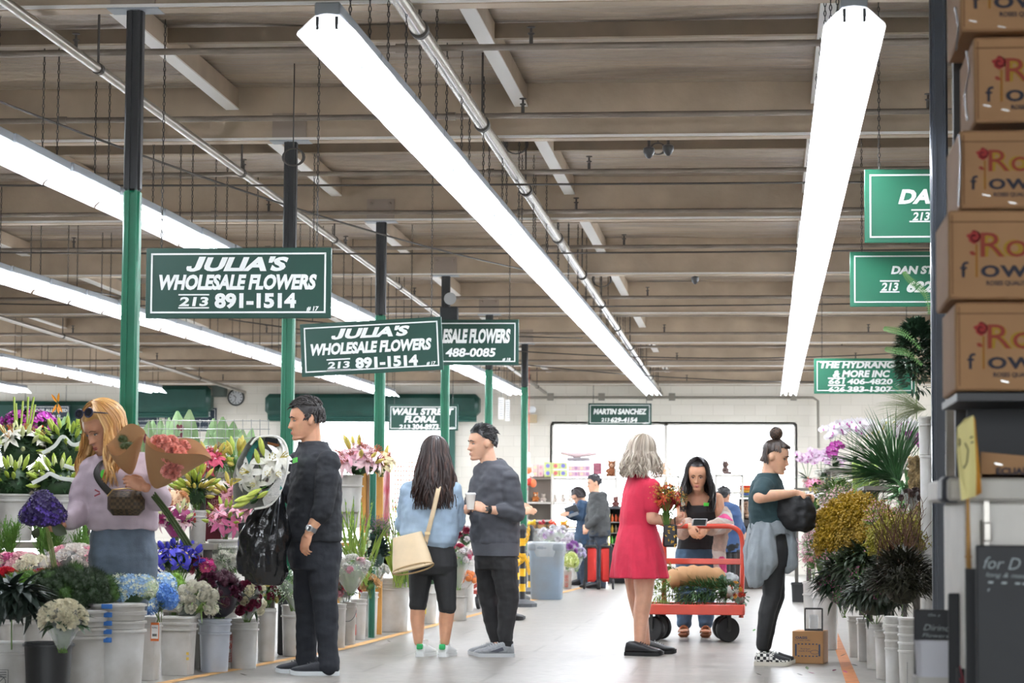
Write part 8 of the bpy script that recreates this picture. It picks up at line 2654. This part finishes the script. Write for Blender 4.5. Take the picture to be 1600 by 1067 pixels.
t = thing('display_board', 'black panel standing below the chalkboard', 'board', at(1560, 1060, 6.7)); q = MB(); p = at(1580, 1010, 6.75); q.box((p.x, 6.78, .45), (.24, .02, .9)); q.build('panel', slate, t, smooth=False)
t = thing('styrofoam_bucket', 'white paper-wrapped square bucket in front of the small chalkboard', 'bucket', at(1466, 1060, 7.3))
q = MB(); a, b = at(1437, 1003, 7.3), at(1492, 1003, 7.3); w_ = b.x - a.x; zt_ = a.z
q.lathe(((a.x + b.x) / 2, 7.3 + w_ / 2, 0), [(w_ * .46, .35), (w_ * .60, zt_), (w_ * .56, zt_), (w_ * .45, .38)], 28, sq=.8); q.build('wrapped_body', mat('#d9d9e0', .7, var=.05, vscale=6, bump=.3, bscale=14), t)
q = MB(); a, b = at(1432, 1058, 7.28), at(1494, 1058, 7.28); q.lathe(((a.x + b.x) / 2, 7.3 + w_ / 2, 0), [((b.x - a.x) * .5, 0), ((b.x - a.x) * .56, a.z), ((b.x - a.x) * .5, a.z)], 28, sq=.8); q.build('outer_bucket', mat('#c9c6c0', .6), t)
t = thing('red_scribble_board', 'strip with red painted scribbles at the foot of the chalkboards', 'sign', at(1515, 1050, 7.0))
q = MB()
for pts in ([(1500, 1040), (1503, 1055), (1507, 1067)], [(1519, 1050), (1525, 1048), (1527, 1056), (1520, 1060), (1526, 1067)], [(1500, 1060), (1504, 1072)]):
 sp, sr_ = smooth_pts([at(x, y, 7.0) for x, y in pts], [.005] * len(pts), 5); q.tube(sp, sr_, 6, flat=.4)
q.build('red_paint', mat('#b53a4a', .6), t)
q = MB(); p = at(1515, 1055, 7.03); q.box((p.x, 7.05, .3), (.07, .02, .62)); q.build('board', slate, t, smooth=False)

# ------------------------------------------------------------------ barrier posts, trash can, trolleys
yb_ = bpy.data.materials.new('yellow_black_bands')
YEL, BLK = mat('#e8b51e', .45), mat('#26272a', .45)
def barrier(px, pyt, pyb, Y=None, label='', off=0.0):
 Y = ground(px, pyb).y; x = ground(px, pyb).x; H_ = at(px, pyt, Y).z
 t = thing('barrier_post', label, 'post', (x, Y, 0))
 q = MB(); q.lathe((x, Y, 0), [(.17, 0), (.175, .04), (.12, .07), (.05, .09)], 8); q.build('post_base', mat('#55585c', .7), t)
 n = 8; seg_h = (H_ - .17 - .09) / n
 q = MB()
 for k_ in range(n):
  q.k = (k_ + (1 if off else 0)) % 2
  q.lathe((x, Y, .09 + seg_h * k_), [(.038, 0), (.038, seg_h)], 18)
 q.build('banded_tube', [YEL, BLK], t)
 q = MB(); q.lathe((x, Y, H_ - .17), [(.042, 0), (.046, .03), (.04, .05), (.05, .08), (.052, .11), (.03, .15), (.008, .17)], 18); q.build('finial', BLK, t)
 return x, Y, H_
P1 = barrier(807, 820, 938, label='yellow and black banded barrier post first from the couple')
P2 = barrier(816, 818, 948, label='yellow and black banded barrier post with the nearest base', off=1)
P3 = barrier(829, 820, 928, label='yellow and black banded barrier post touching the waste bin')
t = thing('plastic_chain', 'yellow plastic chain draped over the banded posts', 'chain', at(818, 860, 27.6)); q = MB()
def plchain(pts, Y):
 sp, _ = smooth_pts([at(x, y, Y) for x, y in pts], [1] * len(pts), 6)
 for i in range(0, len(sp) - 1):
  c_ = sp[i]; d = (sp[i + 1] - sp[i]).normalized(); x_, y_, _ = frame_of(d, (0, 1, 0)); a_ = x_ if i % 2 else y_
  q.tube([c_ + d * (.032 * math.cos(g)) + a_ * (.017 * math.sin(g)) for g in [2 * math.pi * k_ / 8 for k_ in range(8)]], .005, 5, closed=True)
plchain([(826, 826), (822, 845), (806, 855), (812, 868), (820, 872), (808, 882), (803, 880), (800, 868), (804, 850)], 27.6)
plchain([(820, 870), (824, 880), (826, 893)], 27.6); plchain([(801, 860), (797, 885), (790, 905)], 27.9)
q.build('chain_links', YEL, t)
Yt = ground(852, 937).y
xt = ground(852, 937).x
t = thing('trash_can', 'grey square waste bin with a scuffed blue front and clear liner', 'bin', (xt, Yt + .2, 0))
w_ = 54 / ppm(Yt) / 2; H_ = at(852, 850, Yt).z
q = MB(); q.lathe((xt, Yt + .2, 0), [(w_ * .84, 0), (w_ * .88, .02), (w_ * 1.0, H_ - .05), (w_ * .9, H_ - .05), (w_ * .8, .1)], 36, sq=.7)
canm = mat('#83898d', .6, color2='#8598ab', vscale=3.2, detail=5)
q.build('bin_body', canm, t)
q = MB(); q.lathe((xt, Yt + .2, H_ - .05), [(w_ * 1.04, -.03), (w_ * 1.07, .0), (w_ * 1.03, .05), (w_ * .9, .05)], 36, sq=.7); q.build('bin_rim', mat('#7d848a', .5), t)
c = MB(); loft(c, [(V((xt, Yt + .2, H_ - .16)), V((w_ * 1.0, 0, 0)), V((0, w_, 0))), (V((xt, Yt + .2, H_ - .1)), V((w_ * 1.07, 0, 0)), V((0, w_ * 1.07, 0))), (V((xt, Yt + .2, H_ + .02)), V((w_ * 1.08, 0, 0)), V((0, w_ * 1.08, 0))), (V((xt, Yt + .2, H_ + .03)), V((w_ * .95, 0, 0)), V((0, w_ * .95, 0)))], 40, 3, caps=False, rip=9, ramp=[.03] * 4)
c.build('bin_liner', mat('#d5dbdf', .2, alpha=.55), t)
def trolley(label, px, pyb, pyt, s):
 Y = ground(px, pyb).y + .05; x = ground(px, pyb).x; t = thing('shopping_trolley', label, 'trolley', (x, Y, 0))
 H_ = at(px, pyt, Y).z
 q = MB(); q.box((x, Y, .36), (.15, .14, .5), bev=.03); q.build('fabric_bag', mat('#c4281f', .6, var=.1, vscale=10), t)
 q = MB(); q.box((x - .07 * s, Y - .085, .36), (.05, .01, .5)); q.box((x, Y, .625), (.16, .15, .04), bev=.01); q.build('black_trim', mat('#232325', .6), t)
 for sx in (-1, 1):
  q = MB(); q.lathe((x + sx * .10, Y, .075), [(.02, -.015), (.07, -.014), (.075, 0), (.07, .014), (.02, .015)], 20, M=Matrix.Rotation(R(90), 3, 'Y')); q.build('wheel', mat('#2a2a2c', .6), t)
 q = MB(); q.tube([(x - .09, Y + .1, .1), (x - .09, Y + .12, H_ - .08), (x - .05, Y + .1, H_), (x + .05, Y + .1, H_), (x + .09, Y + .12, H_ - .08), (x + .09, Y + .1, .1)], .010, 8); q.build('handle_frame', mat('#2a2a2c', .5), t)
trolley('red fabric shopping trolley in front of the far shoppers', 923, 921, 845, 1)
trolley('red fabric shopping trolley behind the grey-jacketed shopper', 947, 921, 850, -1)
# red cart wheel behind the couple
t = thing('flatbed_cart', 'edge of a dark red cart behind the couple', 'cart', at(742, 950, 24)); q = MB(); Yq = ground(746, 952).y
a = at(727, 925, Yq); b = at(760, 925, Yq); q.box(((a.x + b.x) / 2, Yq + .3, a.z), (b.x - a.x + .1, .6, .04)); q.bar((a.x, Yq, a.z), (b.x, Yq, at(755, 905, Yq).z), .04); q.build('deck_frame', mat('#a03a30', .5), t)
q = MB(); p = at(746, 940, Yq); q.lathe((p.x, Yq + .02, .075), [(.02, -.018), (.07, -.018), (.075, 0), (.07, .018), (.02, .018)], 20, M=Matrix.Rotation(R(80), 3, 'Y')); q.build('wheel', mat('#26272a', .6), t)
q = MB(); q.box((p.x, Yq + .02, .16), (.03, .03, .06)); q.build('caster_fork', mat('#26272a', .6), t)
# flower pails by the bin
bouquet('purple and white mixed flowers behind the waste bin', 886, 858, 33.5, 14, 14, [(F('carnation', '#a872b8'), 10, 1.3), (F('carnation', '#e9e2ea'), 6, 1.2)], (GREEN, 24, .1, .03), base_py=890, wrap=CLEAR)
bouquet('pale lilac and white flowers next to the purple ones', 901, 868, 34.2, 12, 16, [(F('carnation', '#d6d0e6'), 10, 1.2), (F('carnation', '#f0eef0'), 6, 1.2)], (GREEN, 20, .1, .03), base_py=893, wrap=CLEAR)
bouquet('lime green round flowers beside the waste bin', 889, 878, 33.0, 10, 9, [(F('hydrangea', '#b8c46a', '#dbe0a6'), 4, 1.1)], (GREEN, 12, .1, .04), base_py=893)
bouquet('cloud of white wrapped flowers behind the waste bin', 868, 838, 34.5, 26, 14, [(F('carnation', '#f0eef2'), 18, 1.3), (F('carnation', '#dcc3e2'), 6, 1.3)], (mat('#b9cbb0', .5), 20, .1, .03), base_py=890, wrap=CLEAR)
bucket('white pail with red print beside the waste bin', 885, 890, 920, 18, bands=(.02,), deco=warn_label(.1, '#c9503a', .6, .05))
bucket('second white pail beside the waste bin', 900, 888, 912, 18, bands=(.02,))
bucket('white pail behind the waste bin', 871, 888, 915, 20, bands=(.02,))

# ------------------------------------------------------------------ gift and snack stall before the far window
Ys = 41.0; js = J(Ys)
mw = mat('#c9c4bc', .5)
def shelf_unit(label, pxa, pxb, levels, Y, D=.45, m=None, back=False, zt=None, uprights=True):
 m = m or mw; a, b = at(pxa, 800, Y).x, at(pxb, 800, Y).x
 t = thing('shelving_unit', label, 'shelf', ((a + b) / 2, Y, 0))
 zs = [at(pxa, p, Y).z for p in levels]
 zt = zt or max(zs)
 for z in zs:
  q = MB(); q.box(((a + b) / 2, Y + D / 2, z - .015), (b - a, D, .03)); q.build('shelf_board', m, t, smooth=False)
 if uprights:
  for x in (a, b):
   q = MB(); q.box((x, Y + D / 2, zt / 2), (.03, D, zt)); q.build('side_panel', m, t, smooth=False)
 if back:
  q = MB(); q.box(((a + b) / 2, Y + D, zt / 2), (b - a, .02, zt)); q.build('back_panel', mat('#9c948c', .7), t, smooth=False)
 return zs
shelf_unit('metal shelving with boxed goods at the top before the bright window', 822, 962, [746], 41.5, zt=at(822, 706, 41.5).z)
shelf_unit('short shelf bay with a small brown toy beside the last column', 822, 862, [784, 812], 41.2, back=True, zt=at(822, 740, 41.2).z)
shelf_unit('open window shelf of white soft toys', 862, 905, [785], 41.3, zt=at(862, 785, 41.3).z)
# boxed toys
n_ = 0
boxcols = ['#d9c48a', '#b9cf6a', '#c9a0b4', '#a9c47a', '#d4a8b0', '#c2a0c4']
def small_boxes(label, grp, pxa, pxb, nx_, rows_, yb, hpx, Y, cols, cols2):
 k = 1 / ppm(Y); w_ = (pxb - pxa) / nx_
 for r_ in range(rows_):
  for i in range(nx_):
   p = at(pxa + w_ * (i + .5), yb - hpx * r_, Y)
   t = thing('gift_box', label, 'box', p, grp)
   q = MB(); q.box(p + V((0, .1, hpx * k / 2)), (w_ * k * .92, .2, hpx * k * .94)); q.build('box_body', mat(cols[(i + r_) % len(cols)], .5), t, smooth=False)
   q = MB(); q.disc(p + V((0, -.004, hpx * k * .5)), (0, -1, 0), w_ * k * .27, 10); q.build('printed_picture', mat(cols2[i % len(cols2)], .5), t, smooth=False)
small_boxes('small pink printed gift box beside the last column on the top shelf', 'pink gift boxes by the column', 832, 849, 2, 2, 745, 10, 41.4, ['#d9b8b4'], ['#e9d2a4', '#c98a9c'])
small_boxes('small yellow green printed gift box in the middle of the top shelf', 'yellow green gift boxes on the top shelf', 850, 886, 3, 2, 745, 11.5, 41.4, ['#c4cf86'], ['#7a7ac0', '#c96a6a'])
small_boxes('small mauve printed gift box toward the dark end of the top shelf', 'mauve gift boxes on the top shelf', 887, 922, 4, 2, 745, 9, 41.4, ['#d0acb8'], ['#e4c8a8', '#b084a8'])
small_boxes('flat maroon folded textile stack beside the bear', 'maroon textiles by the bear', 926, 940, 1, 3, 741, 6, 41.4, ['#8f4a5a'], ['#9c5a6a'])
t = thing('cardboard_tray', 'dark empty tray lying above the mauve gift boxes', 'tray', at(903, 718, 41.4)); q = MB(); p = at(904, 716, 41.5); q.box(p + V((0, 0, -.02)), (.38, .3, .06)); q.build('tray', mat('#8a8488', .7), t, smooth=False)
t = thing('plastic_wrap', 'pinkish rolled plastic lying on top of the gift boxes', 'wrap', at(903, 710, 41.4)); c = MB(); limb(c, [at(878, 708, 41.5), at(900, 711, 41.5), at(930, 709, 41.5)], [.03, .05, .03]); c.build('roll', mat('#cbb4b4', .5), t)
# teddy bears
def bear(label, px, pyb, hpx, Y, col, col2, yaw=0, name='teddy_bear'):
 k = hpx / ppm(Y); p = at(px, pyb, Y); t = thing(name, label, 'soft toy', p)
 c = MB(); c.k = 0
 s_, f_ = side_of(yaw)
 c.ball(p + V((0, 0, .28 * k)), (.24 * k, .2 * k, .28 * k), 14, 10); c.ball(p + V((0, 0, .70 * k)) + f_ * .03 * k, (.24 * k, .22 * k, .22 * k), 14, 10)
 for s in (-1, 1):
  c.ball(p + s_ * (s * .18 * k) + V((0, 0, .90 * k)), .08 * k, 10, 8); c.tube([p + s_ * (s * .18 * k) + V((0, 0, .45 * k)), p + s_ * (s * .34 * k) + f_ * .12 * k + V((0, 0, .28 * k))], [.09 * k, .08 * k], 10)
  c.tube([p + s_ * (s * .12 * k) + V((0, 0, .12 * k)), p + s_ * (s * .24 * k) + f_ * .3 * k + V((0, 0, .1 * k))], [.11 * k, .1 * k], 10); c.ball(p + s_ * (s * .24 * k) + f_ * .3 * k + V((0, 0, .1 * k)), .1 * k, 10, 8)
 mz = p + f_ * .24 * k + V((0, 0, .65 * k))
 c.ball(mz, .08 * k, 10, 8)
 fuse('plush_body', c, [mat(col, .95, var=.1, vscale=20), mat(col2, .95)], t, max(.008, .03 * k), 1, pick=lambda q_: 1 if (q_ - (mz)).length < .12 * k else 0)
 q = MB()
 for s in (-1, 1): q.ball(p + f_ * .235 * k + s_ * (s * .08 * k) + V((0, 0, .76 * k)), .025 * k, 8, 6)
 q.ball(mz + f_ * .08 * k, .03 * k, 8, 6); q.build('eyes_and_nose', mat('#2a2022', .3), t)
shelf_unit('high shelf of soft toys between the two standing customers', 1022, 1060, [743], 41.2, zt=at(1022, 743, 41.2).z)
bear('brown teddy bear at the end of the gift shelf', 956, 745, 27, 41.7, '#a06a48', '#d9b496')
bear('small orange brown toy animal on the short shelf', 837, 784, 16, 41.4, '#a8642e', '#e3cfb4')
for i, px in enumerate((849, 867, 880, 892)):
 bear('pale cream soft toy, ' + ['beside the orange brown toy', 'second along the window shelf', 'third along the window shelf', 'at the end of the window shelf'][i], px, 785, 14, 41.5, '#d8cdc4', '#efe9e2')
bear('white soft toy on the shelf behind the leaning person\'s shoulder', 1047, 743, 18, 41.4, '#dcd2c8', '#efe9e2')
bear('tan teddy bear beside the red-dress person\'s hair', 1034, 742, 20, 41.4, '#c2a184', '#e3cfb4')
bear('dark brown teddy bear behind the grey-jacketed shopper', 962, 793, 18, 38.8, '#5c3430', '#8a5a50')
bear('large dark brown plush lying above the leaning person\'s shoulder', 1133, 741, 22, 36.2, '#5a4844', '#7a625a', yaw=60)
# balloons / hanging orange-red toys by the column
t = thing('hanging_toys', 'cluster of orange and red toys hanging beside the last column', 'toys', at(827, 760, 40.6)); rr = random.Random(3); q = MB()
for px, py, r_ in ((826, 735, .05), (830, 742, .04), (824, 746, .05), (833, 755, .06), (826, 752, .06), (828, 728, .035), (822, 764, .03)):
 q.k = rr.choice([0, 1, 2]); q.ball(at(px, py, 40.6), (r_, r_ * .8, r_ * 1.2), 12, 8)
q.tube([V((at(826, 715, 40.6).x, 40.6, zbeam(40.6) + .4)), at(826, 760, 40.6)], .004, 5); q.build('toy_cluster', [mat('#d8683a', .5), mat('#c9382c', .5), mat('#e9dcd2', .5)], t)
# right side shelf behind the cart
shelf_unit('shelf with a dark plush above the bright window at the cart end', 1118, 1160, [741, 768], 36.0, zt=at(1118, 741, 36).z)
shelf_unit('dark shelf with folded textiles and jars behind the cart', 1156, 1182, [779, 822], 36.5, zt=at(1156, 779, 36.5).z, m=mat('#4a4640', .6), back=True)
for i, (y_, c_) in enumerate(((777, '#6a7a6a'), (773, '#3f5a9a'), (769, '#c9a23a'), (765, '#d97a2c'), (761, '#c9402c'))):
 t = thing('folded_cloth', ['dark green', 'blue', 'yellow', 'orange', 'red'][i] + ' folded cloth in the colour-sorted pile on the dark shelf', 'cloth', at(1168, y_, 36.5)); q = MB(); q.box(at(1168, y_ - 1, 36.6), (.24, .25, .036), bev=.012); q.build('cloth_fold', mat(c_, .8), t)
t = thing('snack_bin', 'clear bin of brown packaged goods on the dark shelf', 'bin', at(1167, 815, 36.4)); q = MB(); rr = random.Random(9)
for i in range(30): q.ball(at(1167 + rr.uniform(-9, 9), 797 + rr.uniform(-11, 11), 36.5), rr.uniform(.025, .045), 8, 6)
q.build('packaged_goods', mat('#a98a74', .6, var=.4, vscale=12), t)['kind'] = 'stuff'
q = MB(); q.box(at(1167, 817, 36.45), (.24, .25, .09)); q.build('bin_front', mat('#3c3a3a', .5), t, smooth=False)
# snack counter with fruit baskets
a, b = at(822, 830, 38.8), at(906, 830, 38.8); zc_ = at(860, 826, 38.8).z
t = thing('display_counter', 'glass snack counter carrying the fruit baskets', 'counter', ((a.x + b.x) / 2, 38.8, 0))
q = MB(); q.box(((a.x + b.x) / 2, 39.1, zc_ - .015), (b.x - a.x, .7, .03)); q.build('counter_top', mat('#b9bcbd', .3, metal=.4), t, smooth=False)
q = MB(); q.box(((a.x + b.x) / 2, 39.15, .2), (b.x - a.x, .6, .4)); q.build('counter_base', mat('#c9c6c0', .6), t, smooth=False)
q = MB()
for x in (a.x, (a.x + b.x) / 2, b.x): q.box((x, 38.82, zc_ / 2), (.04, .04, zc_))
q.box(((a.x + b.x) / 2, 39.1, zc_ - .22), (b.x - a.x, .6, .012)); q.box(((a.x + b.x) / 2, 39.1, zc_ - .42), (b.x - a.x, .6, .012)); q.build('counter_frame', mat('#b5b8ba', .3, metal=.4), t, smooth=False)
q = MB(); q.box(((a.x + b.x) / 2, 38.81, zc_ * .68), (b.x - a.x, .006, zc_ * .5)); q.build('glass_front', mat('#dfe8ea', .05, alpha=.2), t, smooth=False)
bm = mat('#c49a6a', .8, var=.2, vscale=60, bump=.5, bscale=90)
for i, (px, fc_, nm, lb) in enumerate(((831, '#e0c23a', 'yellow fruit', 'first'), (847, '#9c2a3a', 'dark red plums', 'second'), (864, '#d2482e', 'red apples', 'third'), (882, '#e0a03a', 'orange and yellow fruit', 'fourth'))):
 p = at(px, 826, 38.85)
 t = thing('fruit_basket', 'wicker basket of ' + nm + ' on the snack counter', 'basket', p)
 q = MB(); q.lathe(p, [(.06, 0), (.085, .06), (.09, .065), (.08, .065), (.06, .02)], 20, sq=.3); q.build('wicker_body', bm, t)
 rr = random.Random(i + 40)
 for k_ in range(9):
  f_ = thing('fruit', '%s in the basket of %s on the counter' % ({0: 'yellow fruit', 1: 'dark red plum', 2: 'red apple', 3: 'orange yellow fruit'}[i], nm), 'fruit', p + V((rr.uniform(-.05, .05), rr.uniform(-.05, .04), .08 + .022 * (k_ // 4))), nm + ' in a basket')
  q = MB(); q.ball((0, 0, 0), .024, 10, 8); o = q.build('fruit_skin', mat(fc_ if i != 3 or k_ % 2 else '#e6cf5a', .4), None); o.parent = f_
t = thing('bread_tray', 'wicker tray of brown baked goods at the end of the snack counter', 'tray', at(897, 826, 38.85)); q = MB(); q.box(at(897, 824, 38.9), (.18, .2, .03), bev=.008); q.build('wicker_body', bm, t); q = MB()
for k_ in range(7): q.ball(at(891 + 2 * k_, 820, 38.9), (.02, .02, .014), 8, 6)
q.build('baked_goods', mat('#c98a5a', .7), t)
for i, (px, py, c_) in enumerate(((848, 833, '#8a5a44'), (880, 834, '#b5a08a'), (893, 833, '#7a96b8'), (862, 845, '#b4c2d4'), (885, 847, '#5a7ab0'))):
 t = thing('snack_package', ['brown pastry', 'beige pastry', 'blue', 'pale blue', 'deep blue'][i] + ' packet inside the glass snack counter', 'packet', at(px, py, 39.0)); q = MB(); q.box(at(px, py, 39.1), (.16, .2, .04), bev=.015); q.build('packet', mat(c_, .5), t)
# drinks fridge
t = thing('drinks_fridge', 'upright drinks fridge with lit yellow edge behind the shoppers', 'fridge', at(958, 896, 38.5))
fa, fb = at(951, 800, 38.5).x, at(978, 800, 38.5).x; fz = at(960, 793, 38.5).z
q = MB(); q.box(((fa + fb) / 2, 39.1, fz / 2), (fb - fa, .04, fz)); q.box((fb, 38.8, fz / 2), (.03, .6, fz)); q.box((fa, 38.8, fz / 2), (.03, .6, fz)); q.box(((fa + fb) / 2, 38.8, fz), (fb - fa, .6, .04)); q.build('fridge_body', mat('#4a4c50', .5), t, smooth=False)
q = MB(); q.box((fa + .01, 38.5, fz / 2 + .1), (.02, .02, fz * .7)); q.build('edge_light', mat('#e9e08a', .4, emit=1.5), t, smooth=False)
for r_, (c1, c2) in enumerate((('#c9502c', '#d8683a'), ('#6a5a4a', '#c9a23a'), ('#4aa84a', '#6ac45a'), ('#8a7a4a', '#b59a5a'))):
 z = at(965, 815 + 17 * r_, 38.7).z
 q = MB(); q.box(((fa + fb) / 2, 38.8, z - .01), (fb - fa - .04, .5, .012)); q.build('fridge_shelf', mat('#8a8e92', .4), t, smooth=False)
 for k_ in range(4):
  o = thing('drink_bottle', ['orange', 'brown', 'green', 'amber'][r_] + ' bottle in a row of the drinks fridge', 'bottle', (fa + .05 + .062 * k_, 38.62, z), ['orange', 'brown', 'green', 'amber'][r_] + ' bottles in the fridge')
  q = MB(); q.lathe((0, 0, 0), [(.022, 0), (.023, .07), (.01, .10), (.01, .12)], 10); u = q.build('bottle_body', mat(c1 if k_ % 2 else c2, .3)); u.parent = o
# counter piece right of the fridge and boxes near the leaning woman
t = thing('cardboard_box', 'small open box on the dark base shelf behind the cart', 'box', at(1170, 845, 36.3)); q = MB(); q.box(at(1171, 838, 36.4), (.2, .25, .1), bev=.004); q.build('box_body', mat('#c4a080', .8), t)
t = thing('counter_base', 'dark low counter supporting goods behind the cart', 'counter', (at(1168, 870, 36.3).x, 36.5, 0)); q = MB(); z_ = at(1168, 843, 36.3).z; q.box((at(1168, 870, 36.3).x, 36.6, z_ / 2), (.5, .4, z_), bev=.01); q.build('counter_body', mat('#4a3f3c', .6), t)
# litter on the floor
rr = random.Random(12)
for i, (px, py, c_, nm) in enumerate(((1262, 1046, '#5a6a4a', 'green leaf scrap'), (1301, 1048, '#b84a84', 'magenta petal'), (1273, 1052, '#b84a84', 'magenta petal'), (1324, 1051, '#a8487e', 'magenta petal'), (1313, 1025, '#3a3c34', 'dark leaf scrap'), (1177, 986, '#4f8a44', 'green leaf'), (386, 1055, '#4a463e', 'dark leaf scrap'), (610, 1003, '#5a5248', 'dark leaf scrap'), (1254, 1055, '#4a4a42', 'dark leaf scrap'), (1340, 1040, '#4a463e', 'dark leaf scrap'), (1190, 1055, '#6a665e', 'dark leaf scrap'), (445, 1040, '#7a4a34', 'brown petal'))):
 p = ground(px, py, .006); t = thing('fallen_petal', nm + ' on the concrete floor ' + ['in front of the cardboard box', 'under the goldenrod', 'beside the box corner', 'along the orange strip', 'behind the magenta petals', 'beside the cart wheel', 'by the painted line', 'by the bucket line', 'before the brown box', 'beside the far bucket row', 'beyond the checkered shoe', 'near the black shoes'][i], 'petal', p)
 q = MB(); q.petal(p, (rr.uniform(-1, 1), rr.uniform(-1, 1), .08), (0, 0, 1), .05, .025, .15, .2, 4); q.build('petal_blade', mat(c_, .7), t)
# wiry stem with a bucket deco near floor
